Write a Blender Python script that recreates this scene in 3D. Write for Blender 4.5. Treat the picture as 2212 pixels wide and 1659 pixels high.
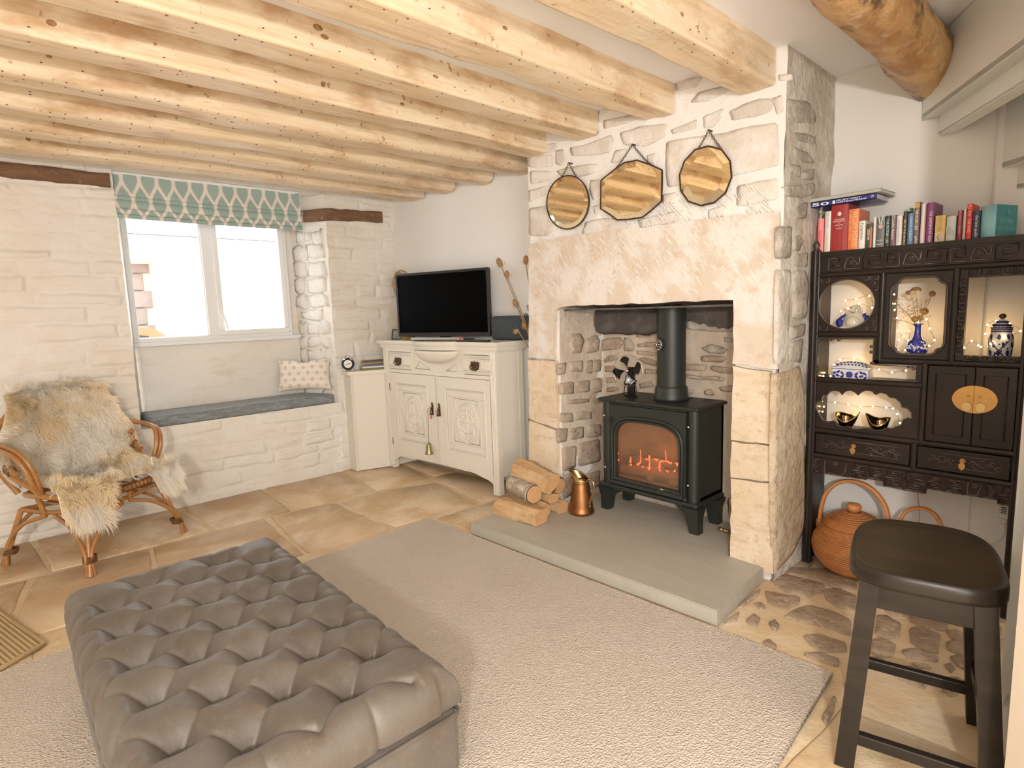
import bpy, bmesh, math, random
from mathutils import Vector, Matrix, noise
from mathutils.geometry import tessellate_polygon

for _o in list(bpy.data.objects):
    bpy.data.objects.remove(_o)
S = bpy.context.scene
COL = S.collection
V = Vector
rnd = random.Random(7)

# ------------------------------------------------------------------ camera
FPX, CAM = 1242.763, V((0.0, 0.0, 1.30))
YAW, PIT, ROL = math.radians(-47.8811), math.radians(7.288), math.radians(-1.908)
_F = V((math.sin(YAW) * math.cos(PIT), math.cos(YAW) * math.cos(PIT), -math.sin(PIT)))
_r = V((math.cos(YAW), -math.sin(YAW), 0))
_u = _r.cross(_F)
CR = math.cos(ROL) * _r + math.sin(ROL) * _u
CU = -math.sin(ROL) * _r + math.cos(ROL) * _u
cd = bpy.data.cameras.new('camera')
cam = bpy.data.objects.new('camera', cd)
COL.objects.link(cam)
cam.matrix_world = Matrix(((CR.x, CU.x, -_F.x, CAM.x), (CR.y, CU.y, -_F.y, CAM.y), (CR.z, CU.z, -_F.z, CAM.z), (0, 0, 0, 1)))
cd.sensor_width = 36.0
cd.lens = FPX / 2212 * 36.0
cd.clip_start = 0.02
S.camera = cam

# ------------------------------------------------------------------ world, lights, exposure
S.view_settings.view_transform = 'Standard'
S.view_settings.look = 'None'
S.view_settings.gamma = 1.0
S.view_settings.use_curve_mapping = False
S.view_settings.exposure = 0.0
W = bpy.data.worlds.new('world')
S.world = W
W.use_nodes = True
_bg = W.node_tree.nodes['Background']
_bg.inputs[0].default_value = (0.93, 0.96, 1.0, 1)
_bg.inputs[1].default_value = 8.0


def light(name, kind, loc, energy, col=(1, 1, 1), size=0.1, aim=None, size_y=None):
    d = bpy.data.lights.new(name, kind)
    d.energy = energy
    d.color = col
    if kind == 'AREA':
        d.size = size
        if size_y:
            d.shape = 'RECTANGLE'
            d.size_y = size_y
    elif kind == 'SUN':
        d.angle = size
    else:
        d.shadow_soft_size = size
    o = bpy.data.objects.new(name, d)
    COL.objects.link(o)
    o.location = loc
    if aim is not None:
        o.rotation_euler = (V(aim) - V(loc)).to_track_quat('-Z', 'Y').to_euler()
    return o


light('camera_flash', 'POINT', (0.75, -0.85, 1.60), 215, (1.0, 0.955, 0.90), 0.06)
light('soft_fill', 'AREA', (0.9, -1.9, 2.2), 30, (1.0, 0.965, 0.92), 1.8, (-1.6, 1.4, 0.8))  # added soft fill behind the camera, not a fitting of the room
light('ceiling_fill', 'AREA', (1.2, 0.2, 0.9), 50, (0.97, 0.98, 1.0), 1.2, (0.1, 1.6, 2.36))  # added unseen light aimed upward to brighten the ceiling


# ------------------------------------------------------------------ helpers
def at(u, v, x=None, y=None, z=None):
    """world point seen at a picture position on a known plane of the room"""
    d = ((u - 1106.0) / FPX) * CR - ((v - 829.5) / FPX) * CU + _F
    i, q = [(i, q) for i, q in enumerate((x, y, z)) if q is not None][0]
    return CAM + d * ((q - CAM[i]) / d[i])


class MB:
    def __init__(s):
        s.v, s.f, s.s = [], [], []

    def add(s, vs, fs, smooth=False, M=None):
        b = len(s.v)
        s.v += [tuple(M @ V(p)) if M else tuple(p) for p in vs]
        for f in fs:
            s.f.append([b + i for i in f])
            s.s.append(smooth)

    def box(s, c, size, bev=0.0, M=None, smooth=False):
        hx, hy, hz = size[0] / 2, size[1] / 2, size[2] / 2
        c = V(c)
        if bev <= 0:
            vs = [c + V((x * hx, y * hy, z * hz)) for x in (-1, 1) for y in (-1, 1) for z in (-1, 1)]
            s.add(vs, [(0, 1, 3, 2), (4, 6, 7, 5), (0, 4, 5, 1), (2, 3, 7, 6), (0, 2, 6, 4), (1, 5, 7, 3)], smooth, M)
        else:
            bm = bmesh.new()
            bmesh.ops.create_cube(bm, size=1)
            for q in bm.verts:
                q.co = V((q.co.x * size[0], q.co.y * size[1], q.co.z * size[2]))
            bmesh.ops.bevel(bm, geom=bm.edges[:], offset=min(bev, min(size) * .45), segments=2, affect='EDGES', profile=.5)
            bm.verts.index_update()
            s.add([c + q.co for q in bm.verts], [[q.index for q in f.verts] for f in bm.faces], smooth, M)
            bm.free()

    def bx(s, x0, x1, y0, y1, z0, z1, bev=0.0, M=None):
        s.box(((x0 + x1) / 2, (y0 + y1) / 2, (z0 + z1) / 2), (abs(x1 - x0), abs(y1 - y0), abs(z1 - z0)), bev, M)

    def tube(s, pts, r, n=8, closed=False, cap=True, M=None, smooth=True, flat=1.0):
        pts = [V(p) for p in pts]
        m = len(pts)
        rs = r if isinstance(r, (list, tuple)) else [r] * m
        vs = []
        up = None
        for i, p in enumerate(pts):
            a = pts[(i - 1) % m] if (closed or i > 0) else p
            b = pts[(i + 1) % m] if (closed or i < m - 1) else p
            t = (b - a)
            if t.length < 1e-9:
                t = V((0, 0, 1))
            t.normalize()
            if up is None:
                up = V((0, 0, 1)) if abs(t.z) < .9 else V((1, 0, 0))
            up = (up - t * up.dot(t))
            if up.length < 1e-6:
                up = t.orthogonal()
            up.normalize()
            sd = t.cross(up)
            for k in range(n):
                an = 2 * math.pi * k / n
                vs.append(p + (up * math.cos(an) * flat + sd * math.sin(an)) * rs[i])
        fs = []
        for i in range(m if closed else m - 1):
            for k in range(n):
                j = (i + 1) % m
                fs.append((i * n + k, j * n + k, j * n + (k + 1) % n, i * n + (k + 1) % n))
        s.add(vs, fs, smooth, M)
        if cap and not closed:
            s.add(vs[:n], [tuple(range(n))], False, M)
            s.add(vs[-n:], [tuple(reversed(range(n)))], False, M)

    def lathe(s, prof, c=(0, 0, 0), n=24, M=None, smooth=True, sx=1.0, sy=1.0):
        c = V(c)
        m = len(prof)
        vs = [c + V((r * math.cos(2 * math.pi * k / n) * sx, r * math.sin(2 * math.pi * k / n) * sy, z)) for r, z in prof for k in range(n)]
        fs = [(i * n + k, i * n + (k + 1) % n, (i + 1) * n + (k + 1) % n, (i + 1) * n + k) for i in range(m - 1) for k in range(n)]
        s.add(vs, fs, smooth, M)

    def ball(s, c, r, n=10, m=6, M=None):
        if not isinstance(r, (tuple, list)):
            r = (r, r, r)
        c = V(c)
        vs, fs = [], []
        for i in range(m + 1):
            th = math.pi * i / m
            for k in range(n):
                ph = 2 * math.pi * k / n
                vs.append(c + V((r[0] * math.sin(th) * math.cos(ph), r[1] * math.sin(th) * math.sin(ph), r[2] * math.cos(th))))
        for i in range(m):
            for k in range(n):
                fs.append((i * n + k, (i + 1) * n + k, (i + 1) * n + (k + 1) % n, i * n + (k + 1) % n))
        s.add(vs, fs, True, M)

    def grid(s, fn, nu, nv, smooth=True, M=None, cu=False):
        vs = [fn(i / nu, j / nv) for i in range(nu + (0 if cu else 1)) for j in range(nv + 1)]
        w = nv + 1
        q = nu if cu else nu + 1
        fs = [(i * w + j, ((i + 1) % q) * w + j, ((i + 1) % q) * w + j + 1, i * w + j + 1) for i in range(nu) for j in range(nv)]
        s.add(vs, fs, smooth, M)

    def prism(s, outer, holes, mp, d0, d1, smooth_side=False):
        """plate with holes: 2d loops, mp(a,b,d)->point"""
        loops = [outer] + list(holes)
        flat = [p for l in loops for p in l]
        tris = tessellate_polygon([[V((p[0], p[1], 0)) for p in l] for l in loops])
        for d in (d0, d1):
            s.add([mp(p[0], p[1], d) for p in flat], [tuple(t) for t in tris])
        for l in loops:
            n = len(l)
            vs = [mp(p[0], p[1], d0) for p in l] + [mp(p[0], p[1], d1) for p in l]
            s.add(vs, [(i, (i + 1) % n, n + (i + 1) % n, n + i) for i in range(n)], smooth_side)

    def build(s, name, m, parent=None, loc=None, world=False, fix=True):
        me = bpy.data.meshes.new(name)
        vs = s.v
        if world and parent is not None:
            inv = parent.matrix_basis.inverted()
            vs = [tuple(inv @ V(p)) for p in vs]
        me.from_pydata(vs, [], s.f)
        me.polygons.foreach_set('use_smooth', s.s)
        if fix:
            bm = bmesh.new()
            bm.from_mesh(me)
            bmesh.ops.recalc_face_normals(bm, faces=bm.faces[:])
            bm.to_mesh(me)
            bm.free()
        me.materials.append(m)
        me.update()
        o = bpy.data.objects.new(name, me)
        COL.objects.link(o)
        if parent is not None:
            o.parent = parent
        if loc is not None:
            o.location = loc
        return o


def thing(name, label, cat, loc=(0, 0, 0), rz=0.0, group=None):
    o = bpy.data.objects.new(name, None)
    COL.objects.link(o)
    o.location = loc
    o.rotation_euler = (0, 0, rz)
    o.empty_display_size = .05
    tag(o, label, cat, group)
    return o


def tag(o, label, cat, group=None):
    o['label'] = label
    o['category'] = cat
    if group:
        o['group'] = group
    return o


def struct(o):
    o['kind'] = 'structure'
    return o


def stuff(o):
    o['kind'] = 'stuff'
    return o


def copy_tree(o, parent=None):
    c = o.copy()
    COL.objects.link(c)
    if parent is not None:
        c.parent = parent
    for ch in list(o.children):
        copy_tree(ch, c)
    return c


def smooth_path(pts, k=6, closed=False):
    pts = [V(p) for p in pts]
    n = len(pts)
    out = []
    for i in range(n if closed else n - 1):
        p0 = pts[(i - 1) % n] if closed or i > 0 else pts[0] * 2 - pts[1]
        p1, p2 = pts[i], pts[(i + 1) % n]
        p3 = pts[(i + 2) % n] if closed or i < n - 2 else p2 * 2 - p1
        for j in range(k):
            t = j / k
            out.append(.5 * ((2 * p1) + (p2 - p0) * t + (2 * p0 - 5 * p1 + 4 * p2 - p3) * t * t + (3 * p1 - p0 - 3 * p2 + p3) * t ** 3))
    if not closed:
        out.append(pts[-1])
    return out


def txt(string, width, height, M, m, parent, name='lettering', depth=.0006, world=False, shear=0.0, bold=0.0):
    """flat lettering, fitted into width x height, centred, in the xy plane of M"""
    cu = bpy.data.curves.new(name, 'FONT')
    cu.body = string
    cu.extrude = 0.0
    cu.offset = bold
    cu.resolution_u = 2
    cu.shear = shear
    ob = bpy.data.objects.new(name, cu)
    COL.objects.link(ob)
    dg = bpy.context.evaluated_depsgraph_get()
    me = bpy.data.meshes.new_from_object(ob.evaluated_get(dg))
    bpy.data.objects.remove(ob)
    xs = [q.co.x for q in me.vertices]
    ys = [q.co.y for q in me.vertices]
    x0, x1, y0, y1 = min(xs), max(xs), min(ys), max(ys)
    sx, sy = width / (x1 - x0), height / (y1 - y0)
    MM = M
    if world:
        MM = parent.matrix_basis.inverted() @ M
    for q in me.vertices:
        q.co = MM @ V(((q.co.x - (x0 + x1) / 2) * sx, (q.co.y - (y0 + y1) / 2) * sy, depth))
    me.materials.clear()
    me.materials.append(m)
    o = bpy.data.objects.new(name, me)
    COL.objects.link(o)
    o.parent = parent
    return o


def frame_mat(origin, xa, ya):
    xa, ya = V(xa).normalized(), V(ya).normalized()
    za = xa.cross(ya)
    return Matrix(((xa.x, ya.x, za.x, origin[0]), (xa.y, ya.y, za.y, origin[1]), (xa.z, ya.z, za.z, origin[2]), (0, 0, 0, 1)))


# ------------------------------------------------------------------ materials
def hx(c):
    return (c[0], c[1], c[2], 1.0)


def mat(name, col, rough=.6, metal=0.0, layers=(), bumps=(), rv=0.0, spec=None, sheen=0.0, emit=None, coat=0.0, alpha=1.0, trans=0.0, ior=None, coord='Object'):
    """layers: (kind, scale(x,y,z) , lo, hi, colour, amount); bumps: (kind, scale, strength, distance)"""
    m = bpy.data.materials.new(name)
    m.use_nodes = True
    nt = m.node_tree
    N, L = nt.nodes, nt.links
    b = N['Principled BSDF']
    b.inputs['Roughness'].default_value = rough
    b.inputs['Metallic'].default_value = metal
    b.inputs['Base Color'].default_value = hx(col)
    if spec is not None:
        b.inputs['Specular IOR Level'].default_value = spec
    if sheen:
        b.inputs['Sheen Weight'].default_value = sheen
    if coat:
        b.inputs['Coat Weight'].default_value = coat
        b.inputs['Coat Roughness'].default_value = .15
    if trans:
        b.inputs['Transmission Weight'].default_value = trans
    if ior:
        b.inputs['IOR'].default_value = ior
    if emit:
        b.inputs['Emission Color'].default_value = hx(emit[0])
        b.inputs['Emission Strength'].default_value = emit[1]
    tc = None
    cache = {}

    def tex(kind, sc):
        nonlocal tc
        if not isinstance(sc, (tuple, list)):
            sc = (sc, sc, sc)
        key = (kind, tuple(sc))
        if key in cache:
            return cache[key]
        if tc is None:
            tc = N.new('ShaderNodeTexCoord')
        mp = N.new('ShaderNodeMapping')
        mp.inputs['Scale'].default_value = sc
        L.new(tc.outputs[coord], mp.inputs['Vector'])
        if kind == 'noise':
            t = N.new('ShaderNodeTexNoise')
            t.inputs['Scale'].default_value = 1
            t.inputs['Detail'].default_value = 5
            t.inputs['Roughness'].default_value = .6
            out = t.outputs['Fac']
        elif kind == 'soft':
            t = N.new('ShaderNodeTexNoise')
            t.inputs['Scale'].default_value = 1
            t.inputs['Detail'].default_value = 2
            out = t.outputs['Fac']
        elif kind == 'warp':
            t = N.new('ShaderNodeTexNoise')
            t.inputs['Scale'].default_value = 1
            t.inputs['Detail'].default_value = 4
            t.inputs['Distortion'].default_value = 1.6
            out = t.outputs['Fac']
        elif kind == 'voro':
            t = N.new('ShaderNodeTexVoronoi')
            t.inputs['Scale'].default_value = 1
            out = t.outputs['Distance']
        elif kind == 'wavex' or kind == 'wavey' or kind == 'wavez':
            t = N.new('ShaderNodeTexWave')
            t.bands_direction = kind[-1].upper()
            t.inputs['Scale'].default_value = 1
            t.inputs['Distortion'].default_value = 0
            out = t.outputs['Fac']
        elif kind == 'ring':
            t = N.new('ShaderNodeTexWave')
            t.bands_direction = 'Y'
            t.inputs['Scale'].default_value = 1
            t.inputs['Distortion'].default_value = 5
            t.inputs['Detail'].default_value = 3
            out = t.outputs['Fac']
        L.new(mp.outputs['Vector'], t.inputs['Vector'])
        cache[key] = out
        return out

    cur = None
    for (kind, sc, lo, hi, c, amt) in layers:
        t = tex(kind, sc)
        mr = N.new('ShaderNodeMapRange')
        mr.inputs['From Min'].default_value = lo
        mr.inputs['From Max'].default_value = hi
        mr.inputs['To Max'].default_value = amt
        L.new(t, mr.inputs['Value'])
        mx = N.new('ShaderNodeMixRGB')
        L.new(mr.outputs['Result'], mx.inputs['Fac'])
        if cur is None:
            mx.inputs['Color1'].default_value = hx(col)
        else:
            L.new(cur, mx.inputs['Color1'])
        mx.inputs['Color2'].default_value = hx(c)
        cur = mx.outputs['Color']
    if rv:
        oi = N.new('ShaderNodeObjectInfo')
        hs = N.new('ShaderNodeHueSaturation')
        mr = N.new('ShaderNodeMapRange')
        mr.inputs['To Min'].default_value = 1 - rv
        mr.inputs['To Max'].default_value = 1 + rv
        L.new(oi.outputs['Random'], mr.inputs['Value'])
        L.new(mr.outputs['Result'], hs.inputs['Value'])
        if cur is None:
            hs.inputs['Color'].default_value = hx(col)
        else:
            L.new(cur, hs.inputs['Color'])
        cur = hs.outputs['Color']
    if cur is not None:
        L.new(cur, b.inputs['Base Color'])
    prev = None
    for (kind, sc, st, dist) in bumps:
        bp = N.new('ShaderNodeBump')
        bp.inputs['Strength'].default_value = st
        bp.inputs['Distance'].default_value = dist
        L.new(tex(kind, sc), bp.inputs['Height'])
        if prev is not None:
            L.new(prev, bp.inputs['Normal'])
        prev = bp.outputs['Normal']
    if prev is not None:
        L.new(prev, b.inputs['Normal'])
    return m


MT = {}
MT['lime'] = mat('limewashed_plaster', (.82, .785, .73), .92, layers=[('noise', 2.2, .45, .7, (.74, .66, .55), .6), ('noise', (3, 3, 12), .55, .72, (.66, .54, .40), .45)], bumps=[('noise', 26, .5, .012), ('noise', (7, 7, 18), .5, .02)])
MT['limestone_paint'] = mat('limewashed_stone', (.80, .765, .71), .92, layers=[('noise', 5, .45, .75, (.71, .65, .56), .45)], bumps=[('noise', 38, .6, .012), ('noise', 11, .5, .02)], rv=.02)
MT['white'] = mat('white_wall_paint', (.83, .81, .785), .9, layers=[('noise', 1.3, .45, .8, (.78, .75, .71), .5)], bumps=[('noise', 9, .25, .008)])
MT['ceil'] = mat('white_ceiling_paint', (.86, .855, .85), .9, layers=[('noise', 1.6, .45, .8, (.80, .79, .78), .5)], bumps=[('noise', 6, .25, .01)])
MT['stairpaint'] = mat('gloss_white_paint', (.80, .80, .76), .38, bumps=[('noise', 14, .12, .004)])
MT['mortar'] = mat('lime_mortar', (.86, .83, .79), .95, layers=[('noise', 4, .5, .75, (.76, .69, .60), .4)], bumps=[('noise', 30, .5, .012), ('noise', 8, .4, .02)])
MT['chimstone'] = mat('limewashed_rubble', (.70, .63, .55), .92, layers=[('noise', 6, .42, .60, (.84, .80, .75), .9), ('noise', (40, 40, 12), .5, .75, (.60, .53, .46), .35)], bumps=[('noise', 45, .6, .01), ('noise', 12, .5, .018)], rv=.06)
MT['greystone'] = mat('grey_rubble', (.42, .37, .31), .92, layers=[('noise', 9, .44, .62, (.68, .62, .54), .8), ('noise', 25, .55, .68, (.22, .19, .16), .5)], bumps=[('noise', 40, .8, .014), ('noise', 12, .6, .02)], rv=.12)
MT['sand'] = mat('dressed_sandstone', (.74, .59, .42), .92, layers=[('noise', 3.5, .42, .62, (.82, .71, .57), .85), ('noise', 34, .56, .66, (.56, .40, .24), .55), ('noise', (6, 6, 26), .55, .66, (.60, .43, .26), .45)], bumps=[('noise', 60, .6, .008), ('noise', 14, .4, .014)], rv=.03)
MT['lintel'] = mat('tooled_lintel_stone', (.70, .60, .49), .92, layers=[('noise', 5, .44, .56, (.80, .75, .69), .95), ('noise', 12, .54, .64, (.64, .50, .37), .65), ('noise', 40, .58, .70, (.62, .48, .35), .4)], bumps=[('noise', 50, .5, .01), ('noise', 16, .5, .014)])
MT['quoin'] = mat('weathered_quoin', (.56, .43, .29), .94, layers=[('noise', 5, .43, .62, (.70, .58, .43), .8), ('noise', 22, .54, .66, (.36, .25, .15), .6)], bumps=[('noise', 34, .9, .016), ('noise', 9, .7, .03)])
MT['toolmark'] = mat('pale_tooling_marks', (.84, .79, .73), .92)
MT['brick'] = mat('limewashed_brick', (.42, .32, .24), .95, layers=[('noise', 12, .44, .62, (.58, .48, .38), .8), ('noise', 45, .60, .68, (.12, .10, .08), .85)], bumps=[('noise', 50, .7, .01)], rv=.1)
MT['sidestone'] = mat('rough_chimney_side', (.60, .53, .44), .95, layers=[('noise', 6, .44, .60, (.78, .73, .66), .85), ('noise', 18, .56, .68, (.40, .33, .26), .5)], bumps=[('noise', 22, .8, .02)])
MT['hearthmortar'] = mat('fireplace_mortar', (.60, .50, .40), .95, layers=[('noise', 5, .44, .62, (.70, .61, .50), .8), ('noise', 18, .56, .68, (.40, .31, .23), .5)], bumps=[('noise', 26, .7, .014)])
MT['soot'] = mat('sooty_stone', (.085, .075, .065), .85, layers=[('noise', 9, .45, .75, (.24, .21, .18), .6)], bumps=[('noise', 22, .8, .015)])
MT['flag'] = mat('worn_flagstone', (.58, .39, .21), .5, layers=[('warp', 1.5, .40, .62, (.76, .62, .43), .9), ('noise', 3.2, .52, .72, (.40, .24, .11), .65), ('noise', 11, .60, .72, (.80, .70, .54), .55), ('noise', 40, .64, .74, (.26, .17, .10), .5)], bumps=[('noise', 7, .35, .02), ('noise', 40, .3, .006)], rv=.07)
MT['flagmortar'] = mat('floor_mortar', (.68, .50, .30), .85, layers=[('noise', 4, .42, .7, (.78, .66, .48), .8), ('noise', 9, .55, .75, (.50, .34, .18), .5)], bumps=[('noise', 18, .5, .012)])
MT['cobble'] = mat('rubble_floor_stone', (.36, .26, .18), .7, layers=[('noise', 8, .45, .7, (.56, .44, .32), .7), ('noise', 26, .58, .72, (.74, .64, .50), .6), ('noise', 34, .55, .75, (.15, .10, .07), .6)], bumps=[('noise', 30, .9, .014)], rv=.15)
MT['hearth'] = mat('grey_hearth_slate', (.44, .41, .345), .5, layers=[('noise', (4, 14, 4), .42, .72, (.52, .48, .40), .6), ('noise', 40, .6, .8, (.36, .33, .28), .3)], bumps=[('noise', (12, 40, 12), .18, .006)])
MT['oldoak'] = mat('old_dark_wood', (.16, .085, .045), .75, layers=[('noise', (6, 6, 30), .42, .7, (.28, .15, .075), .7), ('noise', 20, .62, .78, (.62, .52, .40), .5)], bumps=[('noise', (10, 10, 60), .8, .01)])
MT['upvc'] = mat('white_window_frame', (.84, .85, .86), .3)


def glassmat(name, tint, refl=.06, rough=.02):
    m = bpy.data.materials.new(name)
    m.use_nodes = True
    nt = m.node_tree
    nt.nodes.clear()
    o = nt.nodes.new('ShaderNodeOutputMaterial')
    mx = nt.nodes.new('ShaderNodeMixShader')
    t = nt.nodes.new('ShaderNodeBsdfTransparent')
    g = nt.nodes.new('ShaderNodeBsdfGlossy')
    t.inputs[0].default_value = hx(tint)
    g.inputs['Roughness'].default_value = rough
    mx.inputs[0].default_value = refl
    nt.links.new(t.outputs[0], mx.inputs[1])
    nt.links.new(g.outputs[0], mx.inputs[2])
    nt.links.new(mx.outputs[0], o.inputs[0])
    return m


MT['pane'] = glassmat('window_glass', (.98, .99, .99))

XW = -4.51


def fbm(p, s, o=3):
    a, r, f = 1.0, 0.0, s
    for _ in range(o):
        r += a * noise.noise(V(p) * f)
        a *= .5
        f *= 2.1
    return r


def rough_fn(o, u, v, nrm, amp, seed, sc=(2.2, 5.0)):
    o, u, v, nrm = V(o), V(u), V(v), V(nrm)
    off = V((seed * 3.7, seed * 1.3, seed * 7.1))

    def fn(a, b):
        p = o + u * a + v * b
        q = V((a * u.length * sc[0], b * v.length * sc[1], 0)) + off
        e = min(1.0, 8 * min(a, 1 - a, b, 1 - b) + .35)
        return p + nrm * (amp * e * fbm(q, 1.0, 3))
    return fn


def stone_mb(mb, pts, nrm, h, seed=0, cen=None, ins=.30, dome=1.25, below=.012, wide=.022):
    """one stone face: outline, bevel ring, gently domed middle"""
    nrm = V(nrm).normalized()
    pts = [V(p) for p in pts]
    n = len(pts)
    c = sum(pts, V()) / n
    base = [p - nrm * below for p in pts]
    mid = [p + nrm * (h * .6) for p in pts]
    rr = random.Random(seed)
    sz = sum((p - c).length for p in pts) / n
    d = min(ins * sz, wide)
    top = []
    for p in pts:
        q = (c - p)
        top.append(p + q.normalized() * min(d, .42 * q.length) + nrm * (h * (1 + rr.uniform(-.2, .2))))
    cc = c + nrm * h * dome
    vs = base + mid + top + [cc]
    fs = []
    for i in range(n):
        j = (i + 1) % n
        fs += [(i, j, n + j, n + i), (n + i, n + j, 2 * n + j, 2 * n + i), (2 * n + i, 2 * n + j, 3 * n)]
    mb.add(vs, fs, True)


def soften(pts, seed, jit=.06, nsub=2):
    """knock corners off a polygon and make its edges irregular"""
    rr = random.Random(seed)
    n = len(pts)
    out = []
    per = sum((pts[i] - pts[(i + 1) % n]).length for i in range(n)) / n
    for i in range(n):
        a, b = pts[i], pts[(i + 1) % n]
        out += [a.lerp(b, .09), a.lerp(b, .5) + V((rr.uniform(-1, 1), rr.uniform(-1, 1), rr.uniform(-1, 1))) * per * jit * .5, a.lerp(b, .91)]
    return out


def stones_px(lst, off, s, plane, nrm, h, m, parent, name='stone', jit=.05):
    """stones outlined on a flat wall, outline given in measured positions"""
    nv = V(nrm)
    for k, poly in enumerate(lst):
        pts = [at(off[0] + a / s, off[1] + b / s, **plane) for a, b in poly]
        pts = soften(pts, k * 13 + int(off[0]), jit)
        # keep in the plane
        p0 = at(off[0] + poly[0][0] / s, off[1] + poly[0][1] / s, **plane)
        pts = [p - nv * ((p - p0).dot(nv)) for p in pts]
        mb = MB()
        stone_mb(mb, pts, nrm, h * rnd.uniform(.7, 1.3), k, ins=.4, wide=.03)
        mb.build(name, m, parent)


def coursed(o, u, v, nrm, m, parent, seed, h0=(.09, .15), w0=(.16, .42), h=.007, gap=.022, clip=None, name='stone', low=0):
    """coursed rubble: irregular stones covering a rectangle"""
    rr = random.Random(seed)
    o, U, Vv, nv = V(o), V(u), V(v), V(nrm)
    lu, lv = U.length, Vv.length
    eu, ev = U.normalized(), Vv.normalized()
    y = gap
    cnt = 0
    while y < lv - .05:
        hh = min(rr.uniform(*h0), lv - y - gap)
        x = -rr.uniform(0, .1)
        while x < lu - .04:
            ww = rr.uniform(*w0)
            x0, x1 = max(x, .012), min(x + ww, lu - .012)
            if x1 - x0 > .05 and (clip is None or clip((x0 + x1) / 2, y + hh / 2)):
                P = []
                nx = 4 if x1 - x0 > .2 else 3
                ring = [(x0 + (x1 - x0) * i / nx, y) for i in range(nx + 1)] + [(x1 - (x1 - x0) * i / nx, y + hh) for i in range(nx + 1)]
                for (a, b) in ring:
                    P.append(o + eu * (a + rr.uniform(-.014, .014)) + ev * (b + rr.uniform(-.018, .018)) - nv * .004)
                # pull the four corners in
                c = sum(P, V()) / len(P)
                for i in (0, nx, nx + 1, 2 * nx + 1):
                    P[i] = P[i].lerp(c, .07)
                mb = MB()
                stone_mb(mb, P, nv, h * rr.uniform(.4, 1.6), cnt + seed * 100, ins=.45, dome=1.6, below=.006, wide=.045)
                mb.build(name, m, parent)
                cnt += 1
            x += ww + gap
        y += hh + gap
    return cnt


# ================================================================== floor
fl = MB()
fl.bx(-4.6, 2.6, -3.1, 3.3, -.12, -.007)
floor = struct(fl.build('floor', MT['flagmortar']))


def flag(poly, h=.010, z=-.003, m='flag', seed=0, jit=.008):
    rr = random.Random(seed)
    P = []
    n = len(poly)
    for i in range(n):
        a, b = V((poly[i][0], poly[i][1], z)), V((poly[(i + 1) % n][0], poly[(i + 1) % n][1], z))
        k = max(2, int((b - a).length / .16))
        for j in range(k):
            q = a.lerp(b, j / k)
            P.append(q + V((rr.uniform(-jit, jit), rr.uniform(-jit, jit), 0)))
    c = sum(P, V()) / len(P)
    mb = MB()
    n = len(P)
    lo = [p - V((0, 0, .02)) for p in P]
    mid = [p - V((0, 0, .003)) for p in P]
    top = [p + (c - p).normalized() * .010 + V((0, 0, rr.uniform(-.002, .002) + .002)) for p in P]
    cc = c + V((0, 0, .002))
    fs = []
    for i in range(n):
        j = (i + 1) % n
        fs += [(i, j, n + j, n + i), (n + i, n + j, 2 * n + j, 2 * n + i), (2 * n + i, 2 * n + j, 3 * n)]
    mb.add(lo + mid + top + [cc], fs, True)
    return mb.build('flagstone', MT[m], floor)


_fl = [
    [(-4.5, -.62), (-3.86, -.66), (-3.85, .10), (-4.5, .06)],
    [(-4.5, .09), (-3.85, .13), (-3.845, .90), (-4.5, .86)],
    [(-4.5, .89), (-3.84, .93), (-3.83, 1.40), (-4.5, 1.44)],
    [(-4.5, 1.47), (-3.83, 1.43), (-3.79, 1.74), (-3.80, 2.00), (-4.5, 2.08)],
    [(-4.5, 2.11), (-3.80, 2.04), (-3.78, 2.50), (-4.5, 2.56)],
    [(-3.83, -.62), (-3.13, -.60), (-3.10, -.12), (-3.82, .02)],
    [(-3.82, .05), (-3.10, -.09), (-3.08, .46), (-3.82, .56)],
    [(-3.81, .59), (-3.08, .49), (-3.06, 1.16), (-3.81, 1.22)],
    [(-3.81, 1.25), (-3.06, 1.19), (-3.04, 1.70), (-3.73, 1.68), (-3.80, 1.62)],
    [(-3.72, 1.72), (-3.04, 1.74), (-3.00, 2.36), (-3.62, 2.44), (-3.76, 2.05)],
    [(-3.74, 2.50), (-3.0, 2.40), (-2.98, 2.85), (-3.74, 2.72)],
    [(-2.97, 2.00), (-2.64, 2.02), (-2.66, 2.54), (-2.96, 2.56)],
    [(-4.5, 2.59), (-3.78, 2.54), (-3.77, 2.72), (-4.5, 2.72)],
    [(-.60, 1.42), (.10, 1.30), (.12, 1.88), (-.30, 1.93), (-.58, 1.90)],
    [(-.55, .85), (.12, .78), (.10, 1.27), (-.56, 1.39)],
    [(-3.06, -.62), (-2.76, -.62), (-2.80, .0), (-3.02, .0)],
]
for k, p in enumerate(_fl):
    flag(p, seed=k)

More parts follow.
